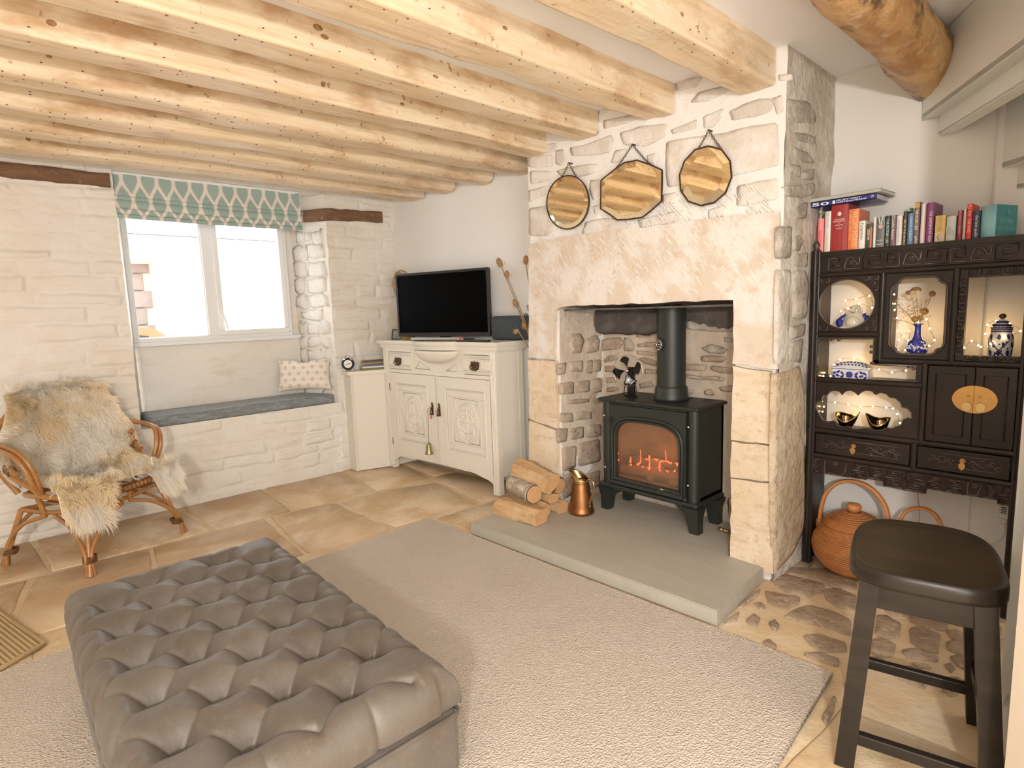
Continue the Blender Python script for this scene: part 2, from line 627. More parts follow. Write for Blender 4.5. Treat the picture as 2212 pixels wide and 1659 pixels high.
# rubble pitching in front of the dresser
_cob = [
    [(520, 320), (620, 290), (850, 345), (860, 390), (760, 430), (640, 410), (560, 360)],
    [(480, 400), (590, 420), (700, 440), (690, 480), (600, 525), (500, 470)],
    [(640, 250), (900, 250), (1060, 300), (1070, 380), (960, 370), (760, 320), (620, 280)],
    [(870, 390), (960, 380), (1080, 430), (1070, 520), (960, 500), (890, 450)],
    [(700, 520), (780, 500), (900, 530), (1030, 590), (1040, 690), (900, 640), (720, 600), (620, 570)],
    [(400, 480), (450, 475), (480, 510), (440, 520)],
    [(350, 590), (400, 550), (440, 580), (420, 630), (360, 610)],
    [(500, 610), (540, 590), (570, 630), (550, 660), (520, 650)],
    [(740, 700), (840, 690), (1000, 740), (1010, 800), (860, 800), (790, 760)],
    [(740, 820), (840, 810), (960, 850), (960, 900), (820, 860)],
    [(460, 740), (500, 720), (550, 760), (540, 785)],
    [(220, 590), (270, 560), (300, 540), (280, 600), (200, 620)],
    [(300, 500), (420, 400), (440, 390), (420, 430), (330, 500)],
    [(1230, 570), (1290, 570), (1380, 620), (1370, 700), (1280, 715), (1220, 680)],
    [(1270, 510), (1390, 510), (1420, 560), (1330, 560)],
    [(1450, 560), (1550, 560), (1690, 620), (1680, 660), (1560, 640), (1460, 600)],
    [(1450, 660), (1500, 640), (1640, 690), (1630, 810), (1520, 780), (1460, 740)],
    [(1200, 730), (1260, 720), (1345, 760), (1330, 830), (1240, 840), (1190, 800)],
    [(1400, 800), (1480, 785), (1630, 840), (1620, 865), (1440, 850)],
    [(1700, 670), (1750, 655), (1830, 690), (1830, 740), (1740, 720)],
    [(1700, 740), (1760, 730), (1850, 790), (1800, 830), (1710, 790)],
    [(1190, 840), (1250, 850), (1320, 900), (1320, 935), (1220, 920), (1170, 880)],
    [(1370, 910), (1440, 905), (1610, 960), (1600, 1000), (1430, 950)],
    [(1460, 880), (1560, 890), (1590, 915), (1500, 910)],
    [(1680, 890), (1720, 880), (1750, 920), (1720, 940)],
    [(1670, 980), (1760, 975), (1830, 1010), (1820, 1035), (1700, 1020)],
    [(1540, 510), (1620, 520), (1820, 590), (1810, 640), (1680, 600)],
    [(1720, 840), (1790, 830), (1860, 890), (1830, 930), (1760, 890)],
    [(1960, 430), (2080, 440), (2080, 600), (1990, 570)],
    [(1980, 690), (2060, 640), (2070, 760), (2040, 850), (1970, 800)],
    [(1970, 860), (2030, 880), (2020, 980), (1980, 1000)],
    [(1340, 960), (1420, 960), (1560, 1030), (1540, 1050), (1400, 1000)],
    [(1660, 1060), (1720, 1050), (1770, 1090), (1720, 1100)],
    [(600, 200), (700, 160), (800, 190), (760, 240), (650, 240)],
    [(1100, 260), (1200, 260), (1260, 320), (1200, 360), (1110, 330)],
    [(860, 1240), (930, 1110), (950, 1120), (930, 1210), (880, 1290)],
]
for k, poly in enumerate(_cob):
    P = [at(1500 + a / 3.107, 1150 + b / 3.107, z=-.004) for a, b in poly]
    P = soften(P, k, .06)
    P = [V((p.x, p.y, -.006)) for p in P]
    if max(p.y for p in P) > 3.13:
        continue
    mb = MB()
    _c = sum(P, V()) / len(P)
    P = [_c + (q - _c) * 1.10 for q in P]
    stone_mb(mb, P, (0, 0, 1), .008 + .004 * rnd.random(), k, dome=1.05, wide=.008)
    mb.build('cobble', MT['cobble'], floor)

# ================================================================== ceiling
cl = MB()
CZ = 2.36
cl.bx(-4.5, -.66, -3.1, 3.2, CZ, CZ + .1)
cl.bx(-.66, 2.6, -3.1, 3.2, CZ + .002, CZ + .1)
ceiling = struct(cl.build('ceiling', MT['ceil']))

# ================================================================== window wall (left)
def rubble_fn(o, u, v, seed):
    """limewashed rubble: flat-bedded stones of random length, joints filled almost flush"""
    o, u, v = V(o), V(u), V(v)
    off = V((seed * 3.7, seed * 1.3, seed * 7.1))
    lu, lv = u.length, v.length
    rr = random.Random(seed * 31)
    rows, z = [], 0.0
    while z < lv + .2:
        hh = rr.uniform(.055, .125)
        xs, x = [], -rr.uniform(0, .3)
        while x < lu + .6:
            w = rr.uniform(.12, .48)
            xs.append((x, x + w, rr.uniform(-.006, .010)))
            x += w
        rows.append((z, z + hh, xs))
        z += hh

    def fn(a, b):
        A_, B_ = a * lu, b * lv
        q = V((A_ * 1.8, B_ * 2.6, 0)) + off
        wx = A_ + .03 * noise.noise(q * 2.3)
        wz = B_ + .030 * noise.noise(q * 1.1 + V((5, 0, 0))) + .012 * noise.noise(q * 4 + V((9, 0, 0)))
        d = 0.0
        for (z0, z1, xs) in rows:
            if z0 <= wz < z1:
                for (x0, x1, h) in xs:
                    if x0 <= wx < x1:
                        e = min(min(wz - z0, z1 - wz), min(wx - x0, x1 - wx) * .8)
                        soft = .5 + .5 * noise.noise(V((A_ * 1.3, B_ * 2.2, seed + 4)))
                        t = min(1, e / .022)
                        d = (h + .008) * 1.35 * (t * t * (3 - 2 * t)) * (.30 + 1.0 * soft)
                        break
                break
        d += .014 * fbm(q * .55, 1.0, 2) + .0050 * fbm(V((A_ * 9, B_ * 22, seed)), 1.0, 3)
        edge = min(1.0, min(b, 1 - b) * 30 + .2)
        return o + u * a + v * b + V((d * edge, 0, 0))
    return fn


wl = MB()
wl.grid(rubble_fn((XW, -1.3, -.02), (0, 2.0, 0), (0, 0, 2.40), 1), 240, 260)
wl.bx(XW - .05, XW, -3.1, -1.29, -.02, 2.4)
wl.grid(rubble_fn((XW, 2.115, -.02), (0, .65, 0), (0, 0, 2.40), 2), 90, 240)
wl.grid(rubble_fn((XW, .68, -.02), (0, 1.45, 0), (0, 0, .605), 3), 180, 80)
# seat ledge, back of the recess, splayed reveals, soffit
wl.bx(-5.0, XW + .004, .66, 2.12, .50, .585)
wl.grid(rough_fn((-4.885, .68, .57), (0, 1.42, 0), (0, 0, .60), (1, 0, 0), .008, 4), 26, 12)
wl.grid(rough_fn((XW, 2.118, .57), (-.385, -.155, 0), (0, 0, 1.74), (-.37, -.93, 0), .012, 5), 10, 36)


def left_rev(a, b):
    e = .012 * fbm(V((0, b * 9, 3)), 1.0, 3) * (1 - a)
    return V((XW + .006 - .366 * a, .674 + .100 * a + e * 1.5, .57 + 1.74 * b))


wl.grid(left_rev, 8, 60)
wl.bx(-5.1, -4.884, .45, .768, .50, 2.4)
wl.bx(-5.1, -4.884, 1.915, 2.35, .50, 2.4)
wl.bx(-5.1, -4.884, .768, 1.915, 2.06, 2.4)
wl.bx(-5.1, -4.886, .768, 1.915, .50, 1.155)
wl.bx(-5.0, XW - .004, .62, 2.16, 2.272, 2.45)
wl.bx(-4.70, XW - .02, -3.1, .655, -.05, 2.5)
wl.bx(-4.70, XW - .02, 2.16, 2.9, -.05, 2.5)
wall_left = struct(wl.build('wall_left', MT['lime'], fix=False))
# stones that show through the limewash
coursed((XW - .02, 2.104, .60), (-.34, -.137, 0), (0, 0, 1.45), (-.37, -.93, 0), MT['limestone_paint'], wall_left, 14, h0=(.07, .12), w0=(.12, .26), h=.016, gap=.018)

# dark timbers built into the wall
for pts, lab in (([(-.9, 2.20), (.685, 2.20)], 'dark brown worm-eaten lintel timber set in the wall left of the blind'), ([(1.93, 2.105), (2.62, 2.13)], 'short dark brown timber set in the wall right of the blind')):
    mb = MB()
    y0, y1 = pts[0][0], pts[1][0]
    zc0, zc1 = pts[0][1], pts[1][1]
    left = y0 < 0

    def fn(a, b):
        y = y0 + (y1 - y0) * a
        zc = zc0 + (zc1 - zc0) * a
        hh = (.042 if left else .046) + .006 * noise.noise(V((y * 6, 1.0, 2.0)))
        x = XW + .022
        if not left and y < 2.12:
            x = XW + .022 - (2.12 - y) * 1.15
        ang = 2 * math.pi * b
        ca, sa = math.cos(ang), math.sin(ang)
        q = max(abs(ca), abs(sa))
        ca, sa = ca / q, sa / q
        return V((x + .018 * ca - .012, y, zc + hh * sa + .005 * noise.noise(V((y * 15, sa, 5)))))
    mb.grid(fn, 30, 16, True)
    o = mb.build('wall_timber', MT['oldoak'])
    tag(o, lab, 'timber')

# ================================================================== back walls
wb = MB()
wb.prism([(-4.60, -.02), (-2.55, -.02), (-2.55, 2.42), (-4.60, 2.42)], [], lambda a, b, d: V((a, 2.735 + (a + 4.51) * .0995 + d, b)), 0, .12)
wb.bx(-1.35, -.452, 3.15, 3.3, -.02, 2.42)
wb.bx(-.46, 2.6, 3.128, 3.3, -.02, 2.42)
wb.tube([(-.452, 3.15, -.02), (-.452, 3.15, 2.42)], .022, 12, cap=False)
struct(wb.build('wall_back', MT['white']))
mb = MB()
mb.bx(2.5, 2.65, -3.1, 3.3, -.02, 2.42)
struct(mb.build('wall_right', MT['white']))
mb = MB()
mb.bx(-4.6, 2.6, -3.2, -3.05, -.02, 2.42)
struct(mb.build('wall_front', MT['white']))

# ================================================================== chimney breast
YF = 2.58
XL, XR = -2.655, -1.09
OX0, OX1, OZ = -2.42, -1.30, 1.314
ch = MB()


def chim_front(a, b):
    x = XL + (XR - XL) * a
    z = 1.325 + (CZ - 1.325) * b
    e = min(1, 10 * min(a, 1 - a))
    xx = x + (.012 * fbm(V((9, z * 5, 2)), 1, 2) if a in (0.0, 1.0) else 0)
    return V((xx, YF + .012 - .005 * e * fbm(V((x * 5, z * 7, 1)), 1, 3), z))


ch.grid(chim_front, 56, 40)
ch.bx(XL + .02, XL + .03, YF + .02, 2.95, -.02, 2.4)
ch.bx(XL + .012, XR - .03, YF + .03, 3.2, 1.36, CZ)
ch.bx(OX1, XR - .02, YF + .03, 3.2, -.02, 1.40)
ch.bx(XL + .012, OX0 - .005, YF + .03, 3.2, -.02, 1.40)
ch.bx(OX0 - .05, OX1 + .05, 3.03, 3.2, -.02, 1.4)
chim = struct(ch.build('wall_chimney', MT['mortar'], fix=False))
ch = MB()
ch.grid(rough_fn((OX0 - .003, YF + .02, .0), (0, .46, 0), (0, 0, 1.36), (1, 0, 0), .010, 22), 14, 40)
ch.grid(rough_fn((OX0 - .03, 3.02, .0), (1.20, 0, 0), (0, 0, 1.36), (0, -1, 0), .012, 23), 34, 40)
ch.bx(-1.56, OX1 - .004, 3.0, 3.028, .0, 1.36)
ch.bx(OX1 - .006, OX1 - .001, YF + .035, 3.0, .0, 1.36)
ch.build('fire_recess', MT['hearthmortar'], chim, fix=False)
ch = MB()
ch.grid(rough_fn((XR, YF + .012, -.02), (0, .58, 0), (0, 0, 2.38), (1, 0, 0), .016, 21), 18, 60)
ch.build('side_face', MT['sidestone'], chim, fix=False)

A = (1130, 150)
stones_px([
    [(75, 800), (330, 750), (350, 790), (320, 850), (90, 880)],
    [(60, 890), (310, 870), (315, 1000), (50, 1005)],
    [(335, 830), (410, 815), (432, 930), (385, 990), (335, 970)],
    [(480, 800), (640, 770), (900, 670), (935, 720), (900, 850), (700, 885), (500, 890)],
    [(990, 650), (1200, 580), (1480, 555), (1460, 690), (1250, 800), (1030, 775)],
    [(70, 1040), (290, 1040), (300, 1130), (80, 1180)],
    [(340, 1040), (560, 985), (770, 965), (760, 1050), (560, 1110), (400, 1110)],
    [(55, 1240), (240, 1190), (230, 1290), (60, 1360)],
    [(690, 1130), (790, 1120), (780, 1300), (720, 1345), (680, 1250)],
    [(720, 1400), (790, 1380), (800, 1460), (735, 1480)],
    [(1270, 880), (1362, 850), (1355, 980), (1280, 960)],
    [(1430, 1280), (1560, 1260), (1605, 1300), (1560, 1372), (1430, 1375)],
    [(640, 1560), (860, 1520), (1060, 1530), (1112, 1580), (1080, 1640), (760, 1700), (600, 1690)],
    [(1170, 1540), (1420, 1480), (1660, 1440), (1640, 1540), (1400, 1600), (1200, 1625)],
    [(820, 525), (1000, 490), (1200, 450), (1230, 490), (1000, 570), (830, 615)],
    [(760, 395), (980, 335), (990, 380), (870, 440), (770, 465)],
    [(60, 1420), (250, 1390), (300, 1500), (330, 1640), (250, 1710), (60, 1700)],
    [(940, 830), (1060, 810), (1080, 880), (960, 960), (900, 960)],
], A, 4.74, dict(y=YF + .012), (0, -1, 0), .005, MT['chimstone'], chim)
B = (1430, 150)
stones_px([
    [(45, 740), (330, 690), (640, 650), (900, 580), (1185, 540), (1200, 780), (1205, 985), (980, 1040), (700, 1100), (300, 1180), (55, 1210), (35, 960)],
    [(690, 430), (850, 350), (1000, 300), (1160, 300), (1120, 430), (950, 490), (720, 525)],
    [(420, 480), (640, 390), (610, 500), (520, 600), (430, 605)],
    [(380, 230), (660, 165), (705, 215), (480, 330), (290, 345)],
    [(90, 620), (360, 510), (355, 605), (110, 665)],
    [(140, 120), (420, 75), (360, 180), (150, 225)],
    [(770, 1190), (1000, 1140), (1195, 1110), (1195, 1330), (860, 1400), (765, 1400)],
    [(470, 1440), (665, 1375), (640, 1500), (480, 1545)],
    [(1195, 55), (1330, 45), (1325, 105), (1200, 120)],
    [(1120, 300), (1230, 260), (1250, 420), (1180, 470)],
], B, 4.74, dict(y=YF + .012), (0, -1, 0), .005, MT['chimstone'], chim)
stones_px([
    [(1320, 640), (1440, 650), (1560, 695), (1560, 770), (1440, 750), (1330, 705)],
    [(1335, 790), (1480, 850), (1560, 960), (1440, 950), (1345, 880)],
    [(1305, 970), (1410, 990), (1405, 1110), (1310, 1065)],
    [(1440, 1045), (1550, 1020), (1545, 1125), (1445, 1120)],
    [(1270, 300), (1420, 320), (1510, 340), (1570, 480), (1560, 620), (1400, 560), (1280, 500)],
    [(1245, 1190), (1400, 1190), (1550, 1160), (1555, 1260), (1450, 1310), (1250, 1300)],
], B, 4.74, dict(x=XR), (1, 0, 0), .008, MT['greystone'], chim)
Cc = (1640, 400)
stones_px([
    [(300, 470), (350, 440), (392, 500), (350, 592), (300, 580)],
    [(168, 370), (280, 370), (272, 650), (168, 660)],
    [(290, 770), (400, 760), (440, 900), (410, 1190), (300, 1200)],
    [(255, 1270), (402, 1240), (390, 1350), (260, 1395)],
    [(260, 1405), (380, 1370), (362, 1590), (250, 1580)],
    [(320, 200), (425, 150), (412, 300), (320, 312)],
    [(320, 620), (430, 600), (420, 740), (310, 730)],
], Cc, 4.15, dict(x=XR), (1, 0, 0), .010, MT['greystone'], chim)
stones_px([
    [(165, 755), (280, 760), (268, 1000), (262, 1300), (240, 1610), (150, 1600)],
], Cc, 4.15, dict(x=XR), (1, 0, 0), .005, MT['sidestone'], chim)
Dd = (1560, 760)
stones_px([
    [(385, 170), (470, 140), (570, 100), (600, 300), (608, 800), (600, 1330), (520, 1500), (392, 1640), (372, 1300), (370, 900), (378, 300)],
], Dd, 3.455, dict(x=XR), (1, 0, 0), .016, MT['quoin'], chim, jit=.03)
# jamb blocks: dressed, square-edged stones
def block(name, pxs, m, seed, d0=-.004, jit=.004):
    lw = [at(u, v, y=YF) for u, v in pxs]
    rr = random.Random(seed)
    ring = []
    for i in range(len(lw)):
        a, b = lw[i], lw[(i + 1) % len(lw)]
        k = max(1, int((b - a).length / .05))
        for j in range(k):
            q = a.lerp(b, j / k)
            ring.append((q.x + rr.uniform(-jit, jit), q.z + rr.uniform(-jit, jit)))
    mb = MB()
    mb.prism(ring, [], lambda a, b, d: V((a, YF + d, b)), d0, .034)
    return mb.build(name, m, chim)


block('stone', [(1585, 792), (1662, 804), (1669, 830), (1664, 958), (1581, 950)], MT['sand'], 1)
block('stone', [(1581, 954), (1664, 963), (1664, 1040), (1580, 1030)], MT['sand'], 2, -.007)
block('stone', [(1580, 1034), (1667, 1045), (1669, 1240), (1577, 1212)], MT['sand'], 3, -.002)
block('stone', [(1142, 776), (1199, 780), (1203, 925), (1144, 905)], MT['sand'], 4)
block('stone', [(1144, 909), (1203, 930), (1206, 1100), (1146, 1075)], MT['sand'], 5, -.007)
# the great lintel: one stone with a leg down each side
lp = [(1142, 530), (1215, 512), (1320, 497), (1400, 490), (1560, 470), (1686, 455), (1687, 560), (1686, 660), (1680, 798), (1584, 786), (1586, 649), (1480, 652), (1340, 657), (1212, 662), (1199, 672), (1196, 776), (1143, 772), (1143, 650)]
lw = [at(u, v, y=YF) for u, v in lp]
rr = random.Random(5)
ring = []
for i in range(len(lw)):
    a, b = lw[i], lw[(i + 1) % len(lw)]
    k = max(1, int((b - a).length / .06))
    for j in range(k):
        q = a.lerp(b, j / k)
        ring.append((q.x + rr.uniform(-.004, .004), q.z + rr.uniform(-.004, .004)))
mb = MB()
mb.prism(ring, [], lambda a, b, d: V((a, YF + d, b)), -.004, .03)
n = len(ring)
mb.build('lintel_stone', MT['lintel'], chim)
mb = MB()
for k in range(420):
    # diagonal tooling strokes left by the mason's axe
    x = rr.uniform(XL + .06, XR - .05)
    z = rr.uniform(1.36, 1.76 + .05 * (x - XL))
    l = rr.uniform(.025, .075)
    an = math.radians(-52 + rr.uniform(-10, 10))
    p = V((x, YF - .0045, z))
    d = V((math.cos(an), 0, math.sin(an)))
    s_ = d.cross(V((0, 1, 0))) * .0034
    mb.add([p - d * l / 2 - s_, p + d * l / 2 - s_ * .4, p + d * l / 2 + s_ * .4, p - d * l / 2 + s_, p + V((0, -.0040, 0))], [(0, 1, 4), (1, 2, 4), (2, 3, 4), (3, 0, 4)], True)
stuff(mb.build('tool_marks', MT['toolmark'], chim))

E1 = (1180, 650)
stones_px([
    [(830, 850), (900, 790), (1040, 765), (1000, 850), (850, 882)],
    [(850, 930), (1000, 930), (1000, 1010), (850, 1022)],
    [(870, 1100), (1000, 1090), (1000, 1170), (870, 1182)],
    [(1310, 620), (1450, 590), (1580, 585), (1580, 660), (1320, 662)],
    [(1310, 710), (1580, 740), (1580, 785), (1320, 762)],
    [(1320, 830), (1400, 808), (1580, 860), (1580, 935), (1420, 900)],
    [(1420, 970), (1580, 990), (1580, 1042), (1420, 1042)],
    [(1340, 1180), (1500, 1150), (1540, 1230), (1350, 1255)],
    [(880, 1240), (1040, 1230), (1030, 1290), (880, 1302)],
    [(1300, 470), (1480, 468), (1490, 522), (1300, 527)],
    [(1120, 530), (1200, 528), (1262, 640), (1250, 722), (1120, 720)],
    [(700, 580), (900, 530), (1060, 520), (1115, 600), (1060, 690), (740, 720)],
], E1, 6.635, dict(y=3.012), (0, -1, 0), .012, MT['brick'], chim)
stones_px([[(1300, 340), (1590, 330), (1590, 400), (1320, 430)], [(840, 330), (960, 280), (990, 380), (890, 470)]], E1, 6.635, dict(y=3.012), (0, -1, 0), .014, MT['soot'], chim)
E2 = (1450, 650)
stones_px([
    [(430, 790), (600, 785), (790, 800), (790, 850), (700, 882), (440, 862)],
    [(180, 910), (330, 905), (500, 925), (480, 1000), (180, 992)],
    [(560, 930), (720, 945), (885, 960), (880, 1050), (700, 1030), (580, 985)],
    [(180, 1050), (430, 1092), (640, 1080), (800, 1110), (740, 1142), (400, 1122), (180, 1088)],
    [(690, 1240), (880, 1200), (880, 1302), (720, 1290)],
    [(480, 1290), (540, 1258), (610, 1350), (490, 1342)],
    [(190, 1270), (300, 1280), (290, 1340), (190, 1330)],
], E2, 6.635, dict(y=3.000), (0, -1, 0), .010, MT['brick'], chim)
stones_px([
    [(440, 682), (550, 620), (720, 660), (820, 700), (720, 762), (560, 745)],
    [(760, 520), (880, 528), (880, 602), (770, 588)],
    [(200, 290), (480, 250), (880, 300), (885, 450), (560, 435), (230, 400)],
], E2, 6.635, dict(y=3.000), (0, -1, 0), .014, MT['greystone'], chim)
stones_px([
    [(180, 900), (280, 880), (262, 1050), (170, 1062)], [(330, 872), (520, 850), (512, 1020), (330, 1012)],
    [(570, 862), (660, 840), (656, 1040), (560, 1042)], [(680, 840), (775, 840), (780, 1000), (680, 1030)],
    [(410, 1162), (620, 1130), (612, 1300), (420, 1312)], [(200, 1180), (390, 1152), (390, 1330), (200, 1342)],
    [(665, 1112), (780, 1110), (790, 1300), (670, 1322)], [(290, 1422), (600, 1400), (600, 1452), (290, 1482)],
    [(650, 1400), (790, 1390), (790, 1460), (650, 1442)], [(345, 480), (480, 462), (540, 560), (490, 750), (372, 752), (335, 600)],
    [(560, 560), (700, 480), (760, 560), (740, 720), (560, 760)],
], E1, 6.635, dict(x=OX0), (1, 0, 0), .010, MT['brick'], chim, name='brick')
E3 = (1180, 850)
stones_px([
    [(215, 270), (350, 258), (370, 392), (215, 402)], [(390, 262), (500, 240), (620, 250), (620, 352), (390, 372)],
    [(150, 490), (290, 475), (272, 660), (160, 682)], [(330, 480), (510, 450), (510, 612), (330, 642)],
    [(560, 442), (750, 420), (755, 580), (560, 612)], [(230, 742), (410, 720), (400, 1022), (240, 1072)],
    [(440, 690), (730, 622), (750, 930), (440, 1012)], [(240, 1182), (380, 1140), (340, 1400), (240, 1452)],
    [(560, 1110), (740, 1050), (740, 1270), (580, 1330)],
], E3, 6.38, dict(x=OX0), (1, 0, 0), .008, MT['brick'], chim, name='brick')
# steel closure plate and sooty beam over the fire
mb = MB()
mb.bx(OX0 + .01, OX1, YF + .05, 3.01, 1.285, 1.295)
mb.build('closure_plate', MT['soot'], chim)
mb = MB()
_sp = [(OX0 + .02, 1.285), (OX0 + .02, 1.15), (-2.22, 1.135), (-2.12, 1.165), (-2.06, 1.15), (-1.99, 1.20), (-1.93, 1.175), (-1.87, 1.225), (-1.80, 1.235), (-1.74, 1.20), (-1.66, 1.185), (-1.58, 1.165), (-1.48, 1.17), (-1.40, 1.155), (OX1 - .01, 1.16), (OX1 - .01, 1.285)]
_s2 = []
for i in range(len(_sp)):
    a, b = _sp[i], _sp[(i + 1) % len(_sp)]
    for j in range(4):
        _s2.append((a[0] + (b[0] - a[0]) * j / 4 + rnd.uniform(-.006, .006), a[1] + (b[1] - a[1]) * j / 4 + rnd.uniform(-.008, .008)))
mb.prism(_s2, [], lambda a, b, d: V((a, 2.965 + d, b)), 0, .04)
mb.build('sooty_render', MT['soot'], chim)
mb = MB()
mb.grid(lambda a, b: V((OX0 + .002 + .62 * a, 2.96 + .05 * math.sin(b * 6.2832) * .8, 1.215 + .085 * math.cos(b * 6.2832) + .012 * noise.noise(V((a * 9, b * 3, 2))))), 24, 10, True)
mb.build('soot_beam', MT['soot'], chim)

# ================================================================== window
wroot = thing('window_1', 'white two-light window with fixed pane and opening casement above the seat', 'window', (-4.86, 1.34, 1.16))
del wroot['category']
struct(wroot)
WX = -4.86


def bars(mb, y0, y1, z0, z1, w, x0, x1, bev=.004):
    mb.bx(x0, x1, y0, y1, z0, z0 + w, bev)
    mb.bx(x0, x1, y0, y1, z1 - w, z1, bev)
    mb.bx(x0, x1, y0, y0 + w, z0 + w, z1 - w, bev)
    mb.bx(x0, x1, y1 - w, y1, z0 + w, z1 - w, bev)


mb = MB()
bars(mb, .768, 1.912, 1.157, 2.10, .030, WX - .05, WX + .012)
mb.bx(WX - .05, WX + .012, 1.268, 1.348, 1.187, 2.07, .004)
mb.build('window_frame', MT['upvc'], wroot, world=True)
mb = MB()
bars(mb, 1.340, 1.884, 1.180, 2.08, .042, WX - .035, WX + .026, .006)
sash = mb.build('casement', MT['upvc'], wroot, world=True)
mb = MB()
bars(mb, .796, 1.272, 1.18, 2.08, .012, WX - .03, WX + .004, .003)
mb.build('glazing_bead', MT['upvc'], wroot, world=True)
mb = MB()
mb.bx(WX - .022, WX - .018, .80, 1.27, 1.185, 2.07)
mb.build('pane', MT['pane'], wroot, world=True)
mb = MB()
mb.bx(WX - .022, WX - .018, 1.38, 1.845, 1.218, 2.05)
mb.build('pane', MT['pane'], wroot, world=True)
mb = MB()
mb.bx(WX + .026, WX + .036, 1.352, 1.374, 1.30, 1.385, .003)
mb.tube([(WX + .036, 1.363, 1.345), (WX + .058, 1.363, 1.343), (WX + .060, 1.372, 1.32), (WX + .058, 1.392, 1.225)], [.007, .008, .008, .006], 8)
mb.build('window_handle', MT['upvc'], wroot, world=True)
mb = MB()
mb.bx(-4.88, -4.845, .70, 1.99, 1.125, 1.158, .006)
mb.build('window_sill', MT['upvc'], wroot, world=True)

# ================================================================== outside, seen through the panes
MT['render'] = mat('cream_render', (.86, .84, .74), .9, bumps=[('noise', 30, .3, .01)])
MT['slate'] = mat('roof_slate', (.62, .63, .66), .6, layers=[('noise', 6, .45, .7, (.72, .72, .74), .6)], rv=.12)
MT['gutter'] = mat('grey_gutter', (.30, .29, .30), .5)
MT['doorpaint'] = mat('white_garage_paint', (.90, .90, .89), .5)
MT['stonedark'] = mat('grey_brown_stone', (.32, .27, .25), .9, layers=[('noise', 5, .45, .7, (.42, .36, .32), .6)], bumps=[('noise', 9, .5, .03)], rv=.1)  # grey-brown stone wall inside the outbuilding doorway
MT['redpaint'] = mat('red_paint', (.72, .13, .06), .35)
MT['yard'] = mat('pale_yard', (.62, .60, .57), .9, bumps=[('noise', 20, .3, .01)])
MT['black'] = mat('black_plastic', (.02, .02, .02), .4)
mb = MB()
mb.bx(-14, -5.12, -4, 8, -.3, -.12)
yard = mb.build('yard', MT['yard'])
struct(yard)
yard.name = 'ground'
b = thing('outbuilding', 'cream rendered outbuilding with slate roof across the yard outside', 'building', (-9.2, 2.2, -.12))
mb = MB()
mb.bx(-9.4, -9.0, -1.0, 1.42, -.12, 2.30)
mb.bx(-9.4, -9.0, 1.42, 1.76, 2.10, 2.30)
mb.bx(-9.6, -9.42, 0.4, 1.80, -.12, 2.2)
mb.bx(-9.4, -9.0, 1.76, 1.95, -.12, 2.30)
mb.bx(-9.4, -9.0, 1.95, 6.0, 2.19, 2.30)
mb.bx(-9.4, -9.0, 4.3, 6.0, -.12, 2.30)
mb.bx(-9.0, -8.97, -1.0, 6.0, 2.26, 2.38)
mb.bx(-8.999, -8.96, -1.0, 1.86, 2.20, 2.259)
mb.build('wall', MT['render'], b, world=True)
mb = MB()
mb.bx(-9.06, -9.02, 1.95, 4.3, -.12, 2.19)
for k in range(1, 6):
    mb.bx(-9.018, -9.012, 1.95 + k * .39 - .004, 1.95 + k * .39 + .004, -.12, 2.19)
gd = mb.build('garage_door', MT['doorpaint'], b, world=True)
mb = MB()
mb.bx(-9.02, -9.0, 2.85, 2.92, 1.68, 1.78)
g2 = mb.build('door_plate', MT['gutter'], gd)
g2.data.transform(Matrix.Translation(-b.location))
for k in range(9):
    for j in range(2):
        mb = MB()
        mb.bx(-9.42, -9.36 + .01 * ((k + j) % 2), .9 + .45 * j - .1 * (k % 2), 1.33 + .45 * j - .1 * (k % 2), .1 + .235 * k, .32 + .235 * k, .01)
        mb.build('stone', MT['stonedark'], b, world=True)
mb = MB()
mb.tube([(-8.93, -1.0, 2.415), (-8.93, 6.0, 2.415)], .035, 8)
mb.build('gutter', MT['gutter'], b, world=True)
rmb = MB()
slope = V((-.80, 0, .60))
for r in range(9):
    for k in range(22):
        y = -.9 + k * .31 + (.15 if r % 2 else 0)
        p = V((-8.90, y, 2.44)) + slope * (.20 * r) + V((.012, 0, .016))
        e1, e2 = V((0, .30, 0)), slope * .23
        nz = V((.6, 0, .8)) * .012
        vs = [p, p + e1, p + e1 + e2, p + e2]
        mb = MB()
        mb.add(vs + [q - nz for q in vs], [(0, 1, 2, 3), (7, 6, 5, 4), (0, 4, 5, 1), (1, 5, 6, 2), (2, 6, 7, 3), (3, 7, 4, 0)])
        mb.build('slate', MT['slate'], b, world=True)
mb = MB()
mb.prism([(-8.92, 2.42), (-10.6, 3.68), (-10.6, 3.60), (-8.95, 2.36)], [], lambda a, bb, d: V((a, d, bb)), -1.0, 6.0)
mb.build('roof', MT['gutter'], b, world=True)
# red vehicle parked in the yard: only its boxy roof and rear show over the sill
CY = 1.30
c = thing('car', 'red car parked outside under the left window pane', 'car', (-8.1, CY, -.12))
mb = MB()
pr = [(-.40, .55), (.95, .55), (1.05, .95), (1.00, 1.18), (.82, 1.30), (.10, 1.40), (-.25, 1.36), (-.40, 1.1)]
sc = 1.0
mb.prism([(CY - .55 + a * .9, bb - .08) for a, bb in pr], [], lambda a, bb, d: V((d, a, bb)), -8.75, -7.95)
body = mb.build('body', MT['redpaint'], c, world=True)
mb = MB()
mb.prism([(CY - .55 + a * .9, bb - .08) for a, bb in [(.12, .98), (.78, .98), (.74, 1.22), (.12, 1.32)]], [], lambda a, bb, d: V((d, a, bb)), -8.76, -7.94)
mb.build('side_window', MT['black'], c, world=True)
for yy in (CY - .42, CY + .2):
    mb = MB()
    mb.tube([(-8.80, yy, .20), (-7.92, yy, .20)], .31, 20)
    mb.build('wheel', MT['black'], c, world=True)
mb = MB()
